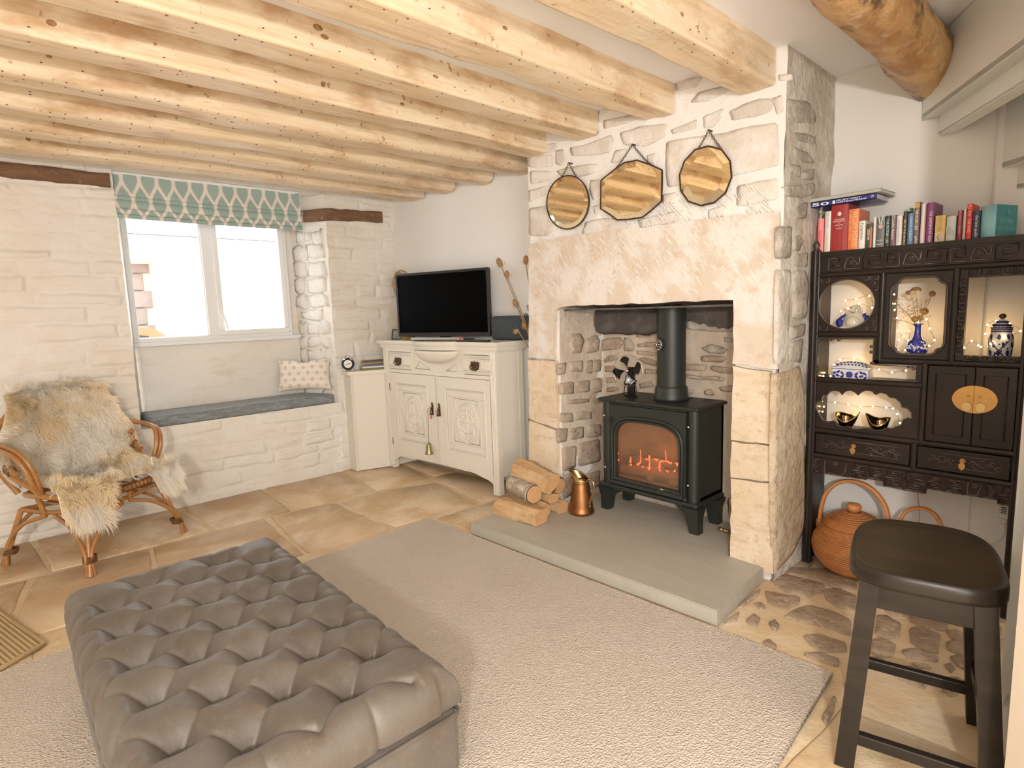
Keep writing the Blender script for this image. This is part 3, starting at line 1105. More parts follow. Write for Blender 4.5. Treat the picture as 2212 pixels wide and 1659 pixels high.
mb.bx(-8.6, -8.1, CY - .62, CY + .35, .32, .50)
mb.build('lower_body', MT['redpaint'], c, world=True)

# ================================================================== beams
MT['beam'] = mat('pale_oak_beam', (.77, .60, .40), .55, layers=[('warp', (5, 1.2, 5), .40, .60, (.84, .71, .53), .85), ('noise', (30, 1.6, 30), .48, .66, (.64, .43, .23), .6), ('noise', (4, 1.6, 4), .57, .68, (.46, .25, .10), .75), ('noise', 22, .64, .70, (.34, .17, .07), .85)], bumps=[('noise', (30, 3, 30), .35, .008), ('noise', 18, .25, .012)])
MT['beamend'] = MT['beam']
MT['hole'] = mat('beam_peg_hole', (.13, .07, .035), .9)
MT['knot'] = mat('beam_knot', (.40, .22, .09), .6, layers=[('noise', 60, .45, .65, (.20, .09, .04), .9)])
MT['logbeam'] = mat('knotty_brown_log', (.42, .21, .07), .45, layers=[('warp', (5, 3, 5), .40, .60, (.66, .42, .18), .9), ('noise', (7, 4, 7), .53, .62, (.10, .05, .025), .9), ('noise', 26, .57, .68, (.66, .55, .40), .6)], bumps=[('noise', (14, 7, 14), .8, .02), ('noise', 40, .4, .008)])


def beam(xc, w, y0, y1, zb, seed, label, wav=.008, shift=None, zt=CZ + .004, rnded=False):
    root = thing('ceiling_beam', label, 'beam', (xc, y1, zb))
    ny = 90
    prof = []
    mb = MB()
    h = zt - zb
    # rounded waney cross section, 14 points
    base = [(-.5, 1), (-.5, .5), (-.5, .16), (-.5, .12), (-.49, .04), (-.46, .004), (-.41, 0), (-.2, -.003), (0, -.004), (.2, -.003), (.41, 0), (.46, .004), (.49, .04), (.5, .12), (.5, .16), (.5, .5), (.5, 1)]
    if rnded:
        base = [(-.5, 1), (-.5, .55), (-.5, .26), (-.49, .16), (-.46, .07), (-.40, .01), (-.34, 0), (-.2, -.012), (0, -.016), (.2, -.010), (.33, .0), (.41, .05), (.46, .14), (.49, .26), (.5, .36), (.5, .6), (.5, 1)]
    nb = len(base) - 1
    def bpos(x):
        for k in range(nb // 2, nb):
            if base[k][0] <= x <= base[k + 1][0]:
                return (k + (x - base[k][0]) / (base[k + 1][0] - base[k][0])) / nb
        return .6
    sv = V((seed * 5.3, 0, seed * 2.9))

    def fn(a, b):
        y = y0 + (y1 - y0) * a
        i = b * nb
        k = min(int(i + 1e-6), nb - 1)
        f = i - k
        p = (base[k][0] * (1 - f) + base[k + 1][0] * f, base[k][1] * (1 - f) + base[k + 1][1] * f)
        xs = (shift(y) if shift else 0) + .014 * noise.noise(V((seed, y * .7, 0)))
        ww = w * (1 + .10 * noise.noise(V((seed + 9, y * 1.1, 3))))
        zz = zb + .012 * noise.noise(V((seed + 4, y * 1.2, 7)))
        q = V((xc + xs + p[0] * ww, y, zz + p[1] * (zt - zz)))
        d = wav * fbm(V((q.x * 4, y * 2.2, q.z * 4)) + sv, 1.0, 3) * (1 - max(0, p[1] - .7) / .3 * .6)
        return q + V((p[0] * 2, 0, -1 + p[1])).normalized() * d
    mb.grid(fn, ny, nb)
    o = mb.build('timber', MT['beam'], root, world=True, fix=False)
    mb = MB()
    n = nb + 1
    vs = [fn(1.0, i / nb) for i in range(n)]
    mb.add(vs, [tuple(range(n))], False)
    mb.build('end_grain', MT['beam'], root, world=True)
    # rows of old lath nail holes
    mb = MB()
    rr = random.Random(seed)
    y = y1 - .2
    while y > max(y0, -.2):
        y -= rr.uniform(.05, .13)
        for e in (.42, .30 if rr.random() < .4 else None):
            if e is None:
                continue
            b = bpos(.38 if e > .38 else .12) if rr.random() < .8 else (nb - 2 + rr.random() * .6) / nb
            p = fn((y - y0) / (y1 - y0), b)
            mb.ball(p, (.0034, .005, .0022), 6, 4)
    stuff(mb.build('nail_holes', MT['hole'], root, world=True))
    # a few dark knots
    for k in range(rr.randint(2, 4)):
        y = rr.uniform(.2, y1 - .2)
        p = fn((y - y0) / (y1 - y0), (nb - rr.choice((.5, .9, 1.3))) / nb)
        mb = MB()
        mb.ball(p, (.003, rr.uniform(.010, .020), rr.uniform(.006, .012)), 8, 5)
        mb.build('knot', MT['knot'], root, world=True)
    return root


beam(-4.13, .17, -3.0, 2.765, 2.232, 1, 'pale oak beam nearest the window wall, straight and square')
beam(-3.76, .17, -3.0, 2.80, 2.232, 2, 'oak beam second from the window wall with dark waney lower edge', .012, rnded=True)
beam(-3.36, .18, -3.0, 2.84, 2.226, 3, 'oak beam third from the window wall with brown waney underside', .014, rnded=True)
beam(-2.97, .18, -3.0, 2.88, 2.226, 4, 'oak beam ending above the left corner of the chimney breast', .014, rnded=True)
beam(-2.565, .15, -3.0, 2.60, 2.232, 5, 'straight oak beam meeting the chimney breast at its left edge')
beam(-2.165, .15, -3.0, 2.585, 2.235, 6, 'straight oak beam ending on the chimney above the left oval mirror')
beam(-1.705, .17, -3.0, 2.585, 2.225, 7, 'rugged oak beam with dark knot ending above the middle mirror', .018)
beam(-1.215, .16, -3.0, 2.585, 2.212, 8, 'oak beam with nail holes ending at the right chimney corner', .010)
# the bent dark log
root = thing('ceiling_beam', 'bent dark brown round log beam by the white staircase', 'beam', (-.70, 3.10, 2.24))
mb = MB()


def logf(a, b):
    y = -3.0 + 6.14 * a
    an = 2 * math.pi * b
    xc = -.755 + .06 * math.sin((y - .5) * 1.1) + .05 * max(0, y - 2.3)
    r = .105 + .012 * noise.noise(V((3, y * 1.5, 1)))
    rv = r * (1 + .10 * fbm(V((math.cos(an) * 1.5, y * 3.5, math.sin(an) * 1.5)), 1, 3))
    return V((xc + rv * math.cos(an), y, 2.305 + rv * 1.05 * math.sin(an) - .03 * max(0, y - 1.8)))


mb.grid(logf, 130, 22)
mb.build('timber', MT['logbeam'], root, world=True, fix=False)
mb = MB()
vs = [logf(1.0, k / 22) for k in range(22)]
mb.add(vs, [tuple(range(22))])
mb.build('end_grain', MT['logbeam'], root, world=True)
mb = MB()
mb.bx(-.60, -.575, 2.98, 3.07, 2.26, 2.335, .006)
mb.tube([(-.585, 2.99, 2.30), (-.57, 3.0, 2.27), (-.585, 3.04, 2.24)], .006, 6)
MT['steel'] = mat('brushed_steel', (.55, .55, .54), .3, 1.0)
mb.build('steel_bracket', MT['steel'], root, world=True)

# ================================================================== staircase underside
st = thing('staircase', 'white painted underside of the winding staircase at the upper right', 'staircase', (-.4, 3.1, 1.7))


def riser(p0, p1, z0, z1, th=.03, name='riser'):
    p0, p1 = V((p0[0], p0[1], 0)), V((p1[0], p1[1], 0))
    d = (p1 - p0).normalized()
    n = V((-d.y, d.x, 0))
    if n.x < 0:
        n = -n
    mb = MB()
    vs = []
    for z in (z0, z1):
        for q in (p0, p1, p1 + n * th, p0 + n * th):
            vs.append(V((q.x, q.y, z)))
    mb.add(vs, [(0, 1, 2, 3), (4, 5, 6, 7), (0, 1, 5, 4), (1, 2, 6, 5), (2, 3, 7, 6), (3, 0, 4, 7)])
    return mb.build(name, MT['stairpaint'], st, world=True)


def tread(poly, z0, z1):
    mb = MB()
    mb.prism(poly, [], lambda a, b, d: V((a, b, d)), z0, z1)
    return mb.build('tread', MT['stairpaint'], st, world=True)


riser((-.728, 3.13), (.55, 1.13), 2.070, 2.358)
riser((-.664, 3.13), (.62, 1.18), 1.992, 2.075)
tread([(-.728, 3.13), (.55, 1.13), (.66, 1.2), (-.62, 3.13)], 2.066, 2.09)
tread([(-.664, 3.13), (.62, 1.18), (.67, 1.22), (-.60, 3.13)], 1.988, 2.0)
riser((-.445, 3.13), (.35, 2.35), 1.810, 2.125)
tread([(-.445, 3.13), (.35, 2.35), (.43, 2.40), (-.385, 3.13)], 1.806, 1.83)
riser((-.395, 3.13), (.42, 2.45), 1.720, 1.815)
tread([(-.395, 3.13), (.42, 2.45), (.8, 2.9), (.3, 3.13)], 1.716, 1.735)
tread([(-.61, 3.13), (.5, 1.9), (.9, 2.3), (.2, 3.13)], 2.13, 2.16)

# newel post and panelled enclosure at the right edge
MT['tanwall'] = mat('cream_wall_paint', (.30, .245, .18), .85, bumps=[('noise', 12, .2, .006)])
nroot = thing('stair_post', 'cream painted post at the foot of the stairs, right picture edge', 'post', (-.18, 2.10, 0))
mb = MB()
mb.bx(-.212, -.150, 2.07, 2.13, .0, 2.05, .006)
mb.build('post', MT['stairpaint'], nroot, world=True)
mb = MB()
mb.bx(-.150, .6, 2.06, 2.10, .0, 1.75)
mb.build('panel', MT['stairpaint'], nroot, world=True)
mb = MB()
mb.bx(-.196, .6, 1.985, 2.06, .0, .17, .014)
mb.build('skirting_board', MT['stairpaint'], nroot, world=True)
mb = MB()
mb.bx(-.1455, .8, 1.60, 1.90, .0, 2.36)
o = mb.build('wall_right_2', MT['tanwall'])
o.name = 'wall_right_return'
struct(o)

# ================================================================== hearth
hz = .066
mb = MB()
mb.prism([(-2.60, 1.985), (-1.088, 2.062), (-1.13, 2.572), (-1.31, 2.59), (-1.50, 3.0), (-2.40, 3.0), (-2.415, 2.60), (-2.655, 2.60)], [], lambda a, b, d: V((a, b, d)), .002, hz)
hearth = mb.build('hearth', MT['hearth'])
bm = bmesh.new()
bm.from_mesh(hearth.data)
bmesh.ops.remove_doubles(bm, verts=bm.verts[:], dist=1e-5)
bmesh.ops.bevel(bm, geom=[e for e in bm.edges if abs(e.verts[0].co.z - hz) < 1e-4 and abs(e.verts[1].co.z - hz) < 1e-4 and len(e.link_faces) == 2 and e.calc_face_angle(0) > .5], offset=.005, segments=2, affect='EDGES')
bm.to_mesh(hearth.data)
bm.free()
tag(hearth, 'grey stone hearth slab under the black stove', 'hearth')

# ================================================================== stove
MT['iron'] = mat('matt_black_stove_iron', (.022, .026, .022), .46, .0, spec=.5, bumps=[('noise', 160, .12, .002)])
MT['darkiron'] = mat('black_iron', (.012, .012, .012), .6)
MT['chrome'] = mat('polished_nickel', (.75, .74, .72), .15, 1.0)
MT['firebrick'] = mat('fire_chamber_board', (.52, .42, .32), .9, layers=[('noise', 8, .45, .7, (.24, .17, .11), .7)])
MT['stoveglass'] = glassmat('stove_glass', (.86, .76, .64), .16, .35)
MT['ember'] = mat('glowing_ember', (.9, .15, .04), .6, emit=((1.0, .11, .05), 5.0))
MT['charlog'] = mat('ash_covered_log', (.42, .34, .27), .95, layers=[('noise', 20, .45, .7, (.26, .19, .14), .7)], bumps=[('noise', 30, .8, .01)])
SX0, SX1, SY0, SY1, SZ = -2.19, -1.553, 2.70, 2.985, hz
sv = thing('wood_stove', 'black cast iron wood burning stove glowing red inside the stone fireplace', 'stove', (-1.87, 2.85, SZ))
mb = MB()
mb.box((-1.872, 2.852, .752), (.668, .338, .020), .009)
top = mb.build('top_plate', MT['iron'], sv, world=True)
# body: sides, back, base, bowed front posts
mb = MB()
mb.bx(SX0, SX0 + .02, SY0 + .03, SY1, .24, .742, .004)
mb.bx(SX1 - .02, SX1, SY0 + .03, SY1, .24, .742, .004)
mb.bx(SX0, SX1, SY1 - .02, SY1, .24, .742)
mb.bx(SX0, SX1, SY0 + .02, SY1, .24, .262)
for x in (SX0 + .032, SX1 - .032):
    mb.tube([(x, SY0 + .034, .235), (x, SY0 + .034, .742)], .034, 14)
mb.build('body', MT['iron'], sv, world=True)
mb = MB()
mb.bx(SX0 - .012, SX1 + .012, SY0 - .012, SY1 + .004, .212, .240, .010)
mb.build('base_moulding', MT['iron'], sv, world=True)


def arch(x0, x1, z0, zs, zt, n=16):
    """arched opening: straight sides up to zs, elliptical head to zt"""
    xc, a = (x0 + x1) / 2, (x1 - x0) / 2
    pts = [(x0, z0), (x1, z0)]
    for i in range(n + 1):
        th = math.pi * i / n
        c, s_ = math.cos(th), math.sin(th)
        e = .62
        pts.append((xc + a * (abs(c) ** e) * (1 if c >= 0 else -1), zs + (zt - zs) * (abs(s_) ** e)))
    return pts


mp = lambda a, b, d: V((a, SY0 + d, b))
mb = MB()
ga = arch(-2.083, -1.655, .285, .50, .642)
mb.prism([(SX0 + .062, .262), (SX1 - .062, .262), (SX1 - .062, .728), (SX0 + .062, .728)], [ga], mp, -.004, .022)
door = mb.build('door', MT['iron'], sv, world=True)
mb = MB()
for off, w, dd in ((.022, .010, -.006), (.004, .007, -.006)):
    g2 = arch(-2.083 - off, -1.655 + off, .285 - off * .3, .50, .642 + off)
    mb.tube([mp(a, b, dd) for a, b in g2], w, 6, closed=True)
f = mb.build('door_moulding', MT['iron'], door)
f.data.transform(Matrix.Translation(-sv.location))
mb = MB()
mb.prism(ga, [], mp, .010, .013)
f = mb.build('door_glass', MT['stoveglass'], door)
f.data.transform(Matrix.Translation(-sv.location))
mb = MB()
for z in (.36, .63):
    mb.tube([(SX0 + .072, SY0 - .012, z - .02), (SX0 + .072, SY0 - .012, z + .02)], .008, 8)
mb.build('hinge', MT['darkiron'], door).data.transform(Matrix.Translation(-sv.location))
for x, z in ((SX0 + .028, .655), (SX0 + .030, .335), (SX1 - .045, .655), (SX1 - .045, .335)):
    mb = MB()
    mb.ball((x, SY0 - .004, z), .0075, 10, 6)
    mb.build('screw_knob', MT['chrome'], sv, world=True)
mb = MB()
mb.bx(SX0 + .075, SX1 - .075, SY0 - .020, SY0 + .02, .253, .272, .006)
mb.tube([(SX0 + .07, SY0 - .016, .256), (SX1 - .06, SY0 - .016, .256)], .006, 8)
mb.ball((SX1 - .055, SY0 - .018, .257), .011, 10, 6)
mb.build('ash_lip', MT['iron'], sv, world=True)
mb = MB()
mb.box((-1.755, SY0 - .012, .282), (.022, .014, .008), .002)
mb.build('air_slider', MT['chrome'], sv, world=True)
mb = MB()
mb.prism([(SX0 + .06, .742), (SX1 - .06, .742), (SX1 - .06, .731), (SX0 + .06, .731)], [], mp, -.002, .01)
mb.build('air_slot', MT['darkiron'], sv, world=True)
for sx, x in ((1, SX0 + .028), (-1, SX1 - .028)):
    for y in (SY0 + .03, SY1 - .04):
        mb = MB()
        vs = []
        for z, w, o in ((SZ, .026, -.012), (.15, .032, -.004), (.213, .046, .0)):
            xx = x + sx * o
            vs += [V((xx - w, y - w, z)), V((xx + w, y - w, z)), V((xx + w, y + w, z)), V((xx - w, y + w, z))]
        fs = [(0, 1, 2, 3), (8, 9, 10, 11)]
        for i in range(2):
            for k in range(4):
                fs.append((i * 4 + k, i * 4 + (k + 1) % 4, i * 4 + 4 + (k + 1) % 4, i * 4 + 4 + k))
        mb.add(vs, fs)
        # bracket sweeping inward under the base
        mb.prism([(x, .213), (x + sx * .11, .213), (x + sx * .085, .185), (x + sx * .03, .16)], [], lambda a, b, d: V((a, y + d, b)), -.014, .014)
        mb.build('leg', MT['iron'], sv, world=True)
# fire chamber
mb = MB()
mb.bx(SX0 + .03, SX1 - .03, SY1 - .05, SY1 - .03, .262, .73)
mb.bx(SX0 + .03, SX0 + .05, SY0 + .05, SY1 - .05, .262, .73)
mb.bx(SX1 - .05, SX1 - .03, SY0 + .05, SY1 - .05, .262, .73)
mb.bx(SX0 + .05, SX1 - .05, SY0 + .05, SY1 - .05, .262, .285)
mb.build('fire_chamber', MT['firebrick'], sv, world=True)
rr = random.Random(3)
for k, (x, z, an, y, r, l) in enumerate([(-1.98, .325, .12, 2.80, .036, .24), (-1.76, .325, -.1, 2.81, .038, .24), (-1.90, .365, -.25, 2.86, .036, .28), (-1.72, .375, .2, 2.88, .034, .22), (-2.03, .36, .3, 2.89, .03, .18), (-1.86, .335, 1.3, 2.79, .026, .12), (-1.69, .315, .4, 2.77, .024, .12)]):
    mb = MB()
    d = V((math.cos(an), .15, math.sin(an) * .3)).normalized()
    p = V((x, y, z))
    mb.tube([p - d * l / 2, p - d * l * .2, p + d * l * .2, p + d * l / 2], [r * .9, r, r * 1.05, r * .9], 9)
    mb.build('burning_log', MT['charlog'], sv, world=True)


def fp(u, v, dy=0.0):
    return at(u, v, y=2.745 + dy)


zf = lambda a, b: (1300 + a / 11.06, 990 + b / 11.06)
em = [[(690, -40), (688, 40), (680, 95)], [(710, 130), (690, 160)], [(925, -200), (930, 60), (900, 120), (850, 150)], [(960, 205), (985, 208)], [(1140, 40), (1140, 150), (1130, 270)], [(1040, 10), (1120, 30), (1140, -60)],
      [(1250, 10), (1330, 40)], [(1520, -190), (1530, 60), (1400, 70), (1380, 200), (1360, 225)], [(1390, 250), (1385, 300)], [(1530, 70), (1590, 85)], [(1600, 110), (1660, 112)], [(1750, 110), (1790, 130), (1800, 180)], [(1790, 120), (1865, 125)],
      [(1525, 290), (1570, 305), (1590, 325)], [(1755, 270), (1735, 320)], [(1830, 385), (1860, 390)], [(340, 35), (400, 38)], [(330, -120), (390, -110), (360, -140)], [(1090, 230), (1150, 240)]]
for k, pl in enumerate(em):
    P = [fp(*zf(a, b), dy=.004 * (k % 3)) for a, b in pl]
    if len(P) > 2:
        P = smooth_path(P, 3)
    m_ = len(P)
    mb = MB()
    mb.tube(P, [.0022 + .0042 * ((i / (m_ - 1)) ** 1.5) for i in range(m_)], 6)
    mb.build('flame', MT['ember'], sv, world=True)
light('fire_glow', 'POINT', (-1.87, 2.80, .45), .35, (1.0, .42, .16), .06)
# flue
mb = MB()
PX, PY = -1.812, 2.87
mb.tube([(PX, PY, .80), (PX, PY, 1.29)], .080, 28)
pipe = mb.build('flue_pipe', MT['iron'], sv, world=True)
mb = MB()
mb.lathe([(.0, .762), (.096, .762), (.098, .775), (.093, .79), (.089, .835), (.0865, .84), (.080, .842)], (PX, PY, 0), 28)
mb.build('flue_collar', MT['iron'], sv, world=True)

# magnetic thermometer on the flue
an = math.radians(-110)
dx = V((math.cos(an), math.sin(an), 0))
tc_ = at(1428, 744, y=2.80)
dx = (V((tc_.x, tc_.y, 0)) - V((PX, PY, 0))).normalized()
cpos = V((PX, PY, tc_.z)) + dx * .082
M_ = frame_mat(cpos, V((0, 0, 1)).cross(dx), V((0, 0, 1)))
t = thing('flue_thermometer', 'small round black and silver dial thermometer on the black flue pipe', 'thermometer', cpos)
mb = MB()
mb.lathe([(0, 0), (.034, 0), (.035, .004), (.031, .007), (0, .007)], M=M_, n=24)
mb.build('dial', MT['darkiron'], t, world=True)
mb = MB()
for k in range(9):
    a0 = -.7 + k * .52
    mb.box((.0265 * math.cos(a0), .0265 * math.sin(a0), .0085), (.008, .006, .001), M=M_)
for k in range(6):
    a0 = k * 1.047
    mb.box((.0125 * math.cos(a0), .0125 * math.sin(a0), .0085), (.005, .004, .001), M=M_)
mb.lathe([(.019, .007), (.0195, .009), (.021, .009), (.0215, .007)], M=M_, n=20)
mb.box((0, -.028, .0085), (.022, .006, .001), M=M_)
mb.ball((0, 0, .008), (.005, .005, .003), 8, 4, M=M_)
mb.build('dial_marks', MT['chrome'], t, world=True)

# stove-top fan
fc = at(1355, 801, y=2.80)
fn_ = thing('stove_fan', 'black four-bladed heat fan standing on the left of the stove top', 'fan', (fc.x, 2.83, .762))
MT['blade'] = mat('black_anodised_blade', (.035, .033, .033), .22, .7)
R_ = .088
toc = V((CAM.x - fc.x, CAM.y - 2.8, 0)).normalized()
nrm = V((.22, -.97, 0)).normalized()
M_ = frame_mat((fc.x, 2.80, fc.z), V((0, 0, 1)).cross(nrm) * -1, V((0, 0, 1)))
M_ = frame_mat((fc.x, 2.80, fc.z), V((0, 0, 1)).cross(nrm), V((0, 0, 1)))
for k in range(4):
    a0 = math.radians(93 + 90 * k)

    def bl(a, b):
        r = .012 + (R_ - .012) * a
        w = .62 * (a ** .75) * (1 if a < .8 else max(.0, 1 - ((a - .8) / .2) ** 2 * .65))
        th = a0 + (b - .5) * 2 * w * .95 + .25 * a
        return V((r * math.cos(th), r * math.sin(th), (b - .5) * -.035 * a))
    mb = MB()
    mb.grid(bl, 12, 8, True, M=M_)
    o = mb.build('blade', MT['blade'], fn_, world=True, fix=False)
    md = o.modifiers.new('th', 'SOLIDIFY')
    md.thickness = .0012
mb = MB()
mb.lathe([(0, .010), (.008, .010), (.010, .004), (.010, -.03), (0, -.03)], M=M_, n=14)
mb.build('hub', MT['chrome'], fn_, world=True)
mb = MB()
mb.tube([V((.094 * math.cos(t_), .094 * math.sin(t_), -.006)) for t_ in [math.pi * 2 * i / 40 for i in range(40)]], .0018, 6, closed=True, M=M_)
mb.build('guard_ring', MT['chrome'], fn_, world=True)
mb = MB()
for s_ in (-1, 1):
    mb.tube([(fc.x + s_ * .05, 2.83, .765), (fc.x + s_ * .03, 2.83, fc.z - .03)], .003, 6)
mb.bx(fc.x - .035, fc.x + .035, 2.815, 2.86, .763, .772, .003)
mb.bx(fc.x - .026, fc.x + .026, 2.832, 2.846, .772, fc.z - .01, .003)
mb.bx(fc.x - .016, fc.x + .016, 2.822, 2.85, fc.z - .025, fc.z + .02, .004)
mb.build('fan_base', MT['blade'], fn_, world=True)

# ================================================================== copper jug
MT['copper'] = mat('aged_copper', (.36, .17, .07), .45, 1.0, layers=[('noise', 14, .45, .66, (.24, .11, .045), .7)])
MT['brass'] = mat('dull_brass', (.55, .42, .20), .32, 1.0)
jg = thing('copper_jug', 'copper jug with brass spout and handle beside the stove', 'jug', (-2.235, 2.555, hz), math.radians(0))
mb = MB()
mb.lathe([(0, .002), (.074, .002), (.078, .010), (.078, .022), (.073, .028), (.071, .05), (.050, .185), (.048, .192), (.050, .198), (.046, .200), (.044, .19), (.06, .04), (0, .03)], n=28)
mb.build('body', MT['copper'], jg)
mb = MB()


def spout(a, b):
    th = 2 * math.pi * b
    lean = max(0, math.cos(th - math.pi))
    r = .046 + a * (.006 + .034 * lean ** 2)
    z = .198 + a * (.030 + .030 * lean - .020 * max(0, math.cos(th)))
    return V((r * math.cos(th), r * math.sin(th) * (1 - .25 * a), z))


mb.grid(spout, 6, 32, True)
o = mb.build('spout', MT['brass'], jg, fix=False)
o.modifiers.new('th', 'SOLIDIFY').thickness = .002
mb = MB()
mb.tube(smooth_path([(.044, 0, .205), (.075, 0, .222), (.098, 0, .205), (.100, 0, .165), (.080, 0, .11), (.066, 0, .07), (.068, 0, .05)], 5), .0052, 8)
mb.build('handle', MT['brass'], jg)

# ================================================================== logs
MT['splitwood'] = mat('split_ash_log', (.62, .40, .20), .8, layers=[('noise', (5, 40, 40), .45, .60, (.46, .26, .11), .7), ('noise', 6, .5, .65, (.74, .54, .33), .7)], bumps=[('noise', (4, 50, 50), .5, .008)])
MT['logend'] = mat('sawn_log_end', (.58, .34, .16), .85, layers=[('noise', 16, .45, .7, (.46, .25, .10), .6)], bumps=[('noise', 40, .3, .005)])
MT['bark'] = mat('lichened_bark', (.42, .34, .24), .95, layers=[('noise', 24, .48, .60, (.72, .66, .54), .9), ('noise', 50, .56, .66, (.12, .09, .06), .8)], bumps=[('noise', 36, 1.0, .015)])
MT['barkplain'] = mat('smooth_brown_bark', (.40, .28, .18), .9, layers=[('noise', (6, 26, 26), .45, .7, (.55, .42, .30), .6)], bumps=[('noise', 26, .6, .008)])


def split_log(label, a, b, prof, tw=0, barkside=False):
    """split log running from a to b; prof is the outline across"""
    a, b = V(a), V(b)
    d = (b - a)
    L_ = d.length
    t = thing('firewood_log', label, 'log', (a + b) / 2, 0, 'firewood stacked on the hearth')
    x = d.normalized()
    z = V((0, 0, 1))
    y = z.cross(x).normalized()
    z = x.cross(y)
    rr = random.Random(int(L_ * 1e4))
    n = len(prof)
    rows = []
    for i in range(7):
        f = i / 6
        for (py, pz) in prof:
            rows.append(a + x * (L_ * f) + y * (py * (1 + rr.uniform(-.05, .05))) + z * (pz * (1 + rr.uniform(-.06, .06)) + .004 * math.sin(f * 5 + py * 40)))
    mb = MB()
    mb.add(rows, [(i * n + k, i * n + (k + 1) % n, (i + 1) * n + (k + 1) % n, (i + 1) * n + k) for i in range(6) for k in range(n)])
    mb.build('split_face', MT['splitwood'], t, world=True)
    for nm, r0 in (('end_face', rows[-n:]), ('end_face', rows[:n])):
        mb = MB()
        mb.add(r0, [tuple(range(n))])
        mb.build(nm, MT['logend'], t, world=True)
    return t


def round_log(label, a, b, r, barkm):
    a, b = V(a), V(b)
    t = thing('firewood_log', label, 'log', (a + b) / 2, 0, 'firewood stacked on the hearth')
    mb = MB()
    n = 9
    pts = [a.lerp(b, i / n) for i in range(n + 1)]
    mb.tube(pts, [r * (1 + .05 * math.sin(i * 1.7)) for i in range(n + 1)], 20, cap=False)
    mb.build('bark', barkm, t, world=True)
    for p, q in ((b, a), (a, b)):
        mb = MB()
        d = (p - q).normalized()
        e1 = d.orthogonal().normalized()
        e2 = d.cross(e1)
        ring = [p + d * .001 + (e1 * math.cos(6.283 * i / 20) + e2 * math.sin(6.283 * i / 20)) * r * (.93 if i % 3 else .96) for i in range(20)]
        mb.add(ring, [tuple(range(20))])
        mb.build('end_face', MT['logend'], t, world=True)
    return t


zl = lambda a, b: (1060 + a / 8.508, 990 + b / 8.508)
split_log('pale split log lying flat at the front of the hearth pile', (-2.615, 2.235, .112), (-2.275, 2.255, .112), [(-.055, -.045), (.04, -.045), (.058, .0), (.045, .035), (-.02, .045), (-.06, .02)])
round_log('round log with grey lichened bark in the middle of the pile', (-2.64, 2.37, .205), (-2.395, 2.315, .203), .056, MT['bark'])
split_log('large pale split log crowning the hearth pile', (-2.655, 2.43, .305), (-2.325, 2.40, .272), [(-.062, -.058), (-.02, -.07), (.055, -.03), (.062, .03), (.02, .052), (-.045, .035)])
round_log('smooth brown round log leaning at the back of the pile', (-2.66, 2.53, .27), (-2.37, 2.50, .215), .058, MT['barkplain'])
split_log('short split log end showing at the right of the pile, upper one', (-2.50, 2.44, .168), (-2.335, 2.42, .165), [(-.035, -.02), (.03, -.025), (.04, .02), (-.01, .035), (-.04, .015)])
split_log('short split log on the slab at the right end of the pile', (-2.48, 2.50, .105), (-2.318, 2.485, .105), [(-.04, -.038), (.035, -.038), (.045, .01), (.01, .038), (-.035, .02)])
split_log('short split log tucked behind the front log of the pile', (-2.55, 2.38, .108), (-2.36, 2.375, .108), [(-.03, -.040), (.035, -.040), (.04, .01), (.0, .04), (-.035, .01)])
MT['cone'] = mat('brown_pine_cone', (.17, .09, .05), .8, rv=.1)
for lab, c_ in (('brown pine cone on top of the firewood at the back', at(1157, 1024, y=2.50)), ('dark pine cone wedged between the firewood ends', at(1192, 1055, y=2.44))):
    t = thing('pine_cone', lab, 'pine cone', c_, 0, 'pine cones in the firewood')
    mb = MB()
    for i in range(9):
        zz = -.026 + i * .0062
        rr_ = .021 * math.sin(math.pi * (i + 1.4) / 11)
        for k in range(7):
            th = 6.283 * k / 7 + i * .45
            d = V((math.cos(th), math.sin(th), 0))
            mb.ball((d.x * rr_, d.y * rr_, zz), (.0065, .0065, .0035), 6, 4)
    mb.lathe([(0, -.03), (.012, -.02), (.014, .01), (.0, .03)], n=8)
    mb.build('scales', MT['cone'], t)

# small brass ornament half hidden behind the stove leg
MT['oldbrass'] = mat('tarnished_brass_casting', (.46, .36, .22), .4, 1.0, layers=[('noise', 60, .45, .65, (.12, .09, .06), .8)], bumps=[('noise', 90, .6, .004)])
t = thing('fire_dog', 'small ornate brass fire dog behind the right stove leg', 'fire dog', (-1.44, 2.86, hz))
mb = MB()
mb.tube(smooth_path([(-1.475, 2.845, .078), (-1.455, 2.85, .074), (-1.43, 2.85, .085), (-1.425, 2.85, .14), (-1.44, 2.85, .20), (-1.425, 2.85, .25)], 5), [.012] * 6 + [.010] * 20, 8)
mb.ball((-1.483, 2.84, .079), (.018, .012, .013), 10, 6)
mb.ball((-1.435, 2.85, .235), (.020, .012, .032), 10, 6)
mb.bx(-1.44, -1.41, 2.84, 2.92, hz, hz + .012, .003)
mb.build('casting', MT['oldbrass'], t, world=True)

# ================================================================== mirrors
MT['mirror'] = mat('mirror_glass', (.93, .80, .58), .015, 1.0)
MT['rim'] = mat('dark_bronze_rim', (.07, .045, .03), .4, .6)
MT['chain'] = mat('dark_metal_chain', (.10, .085, .07), .4, .8)


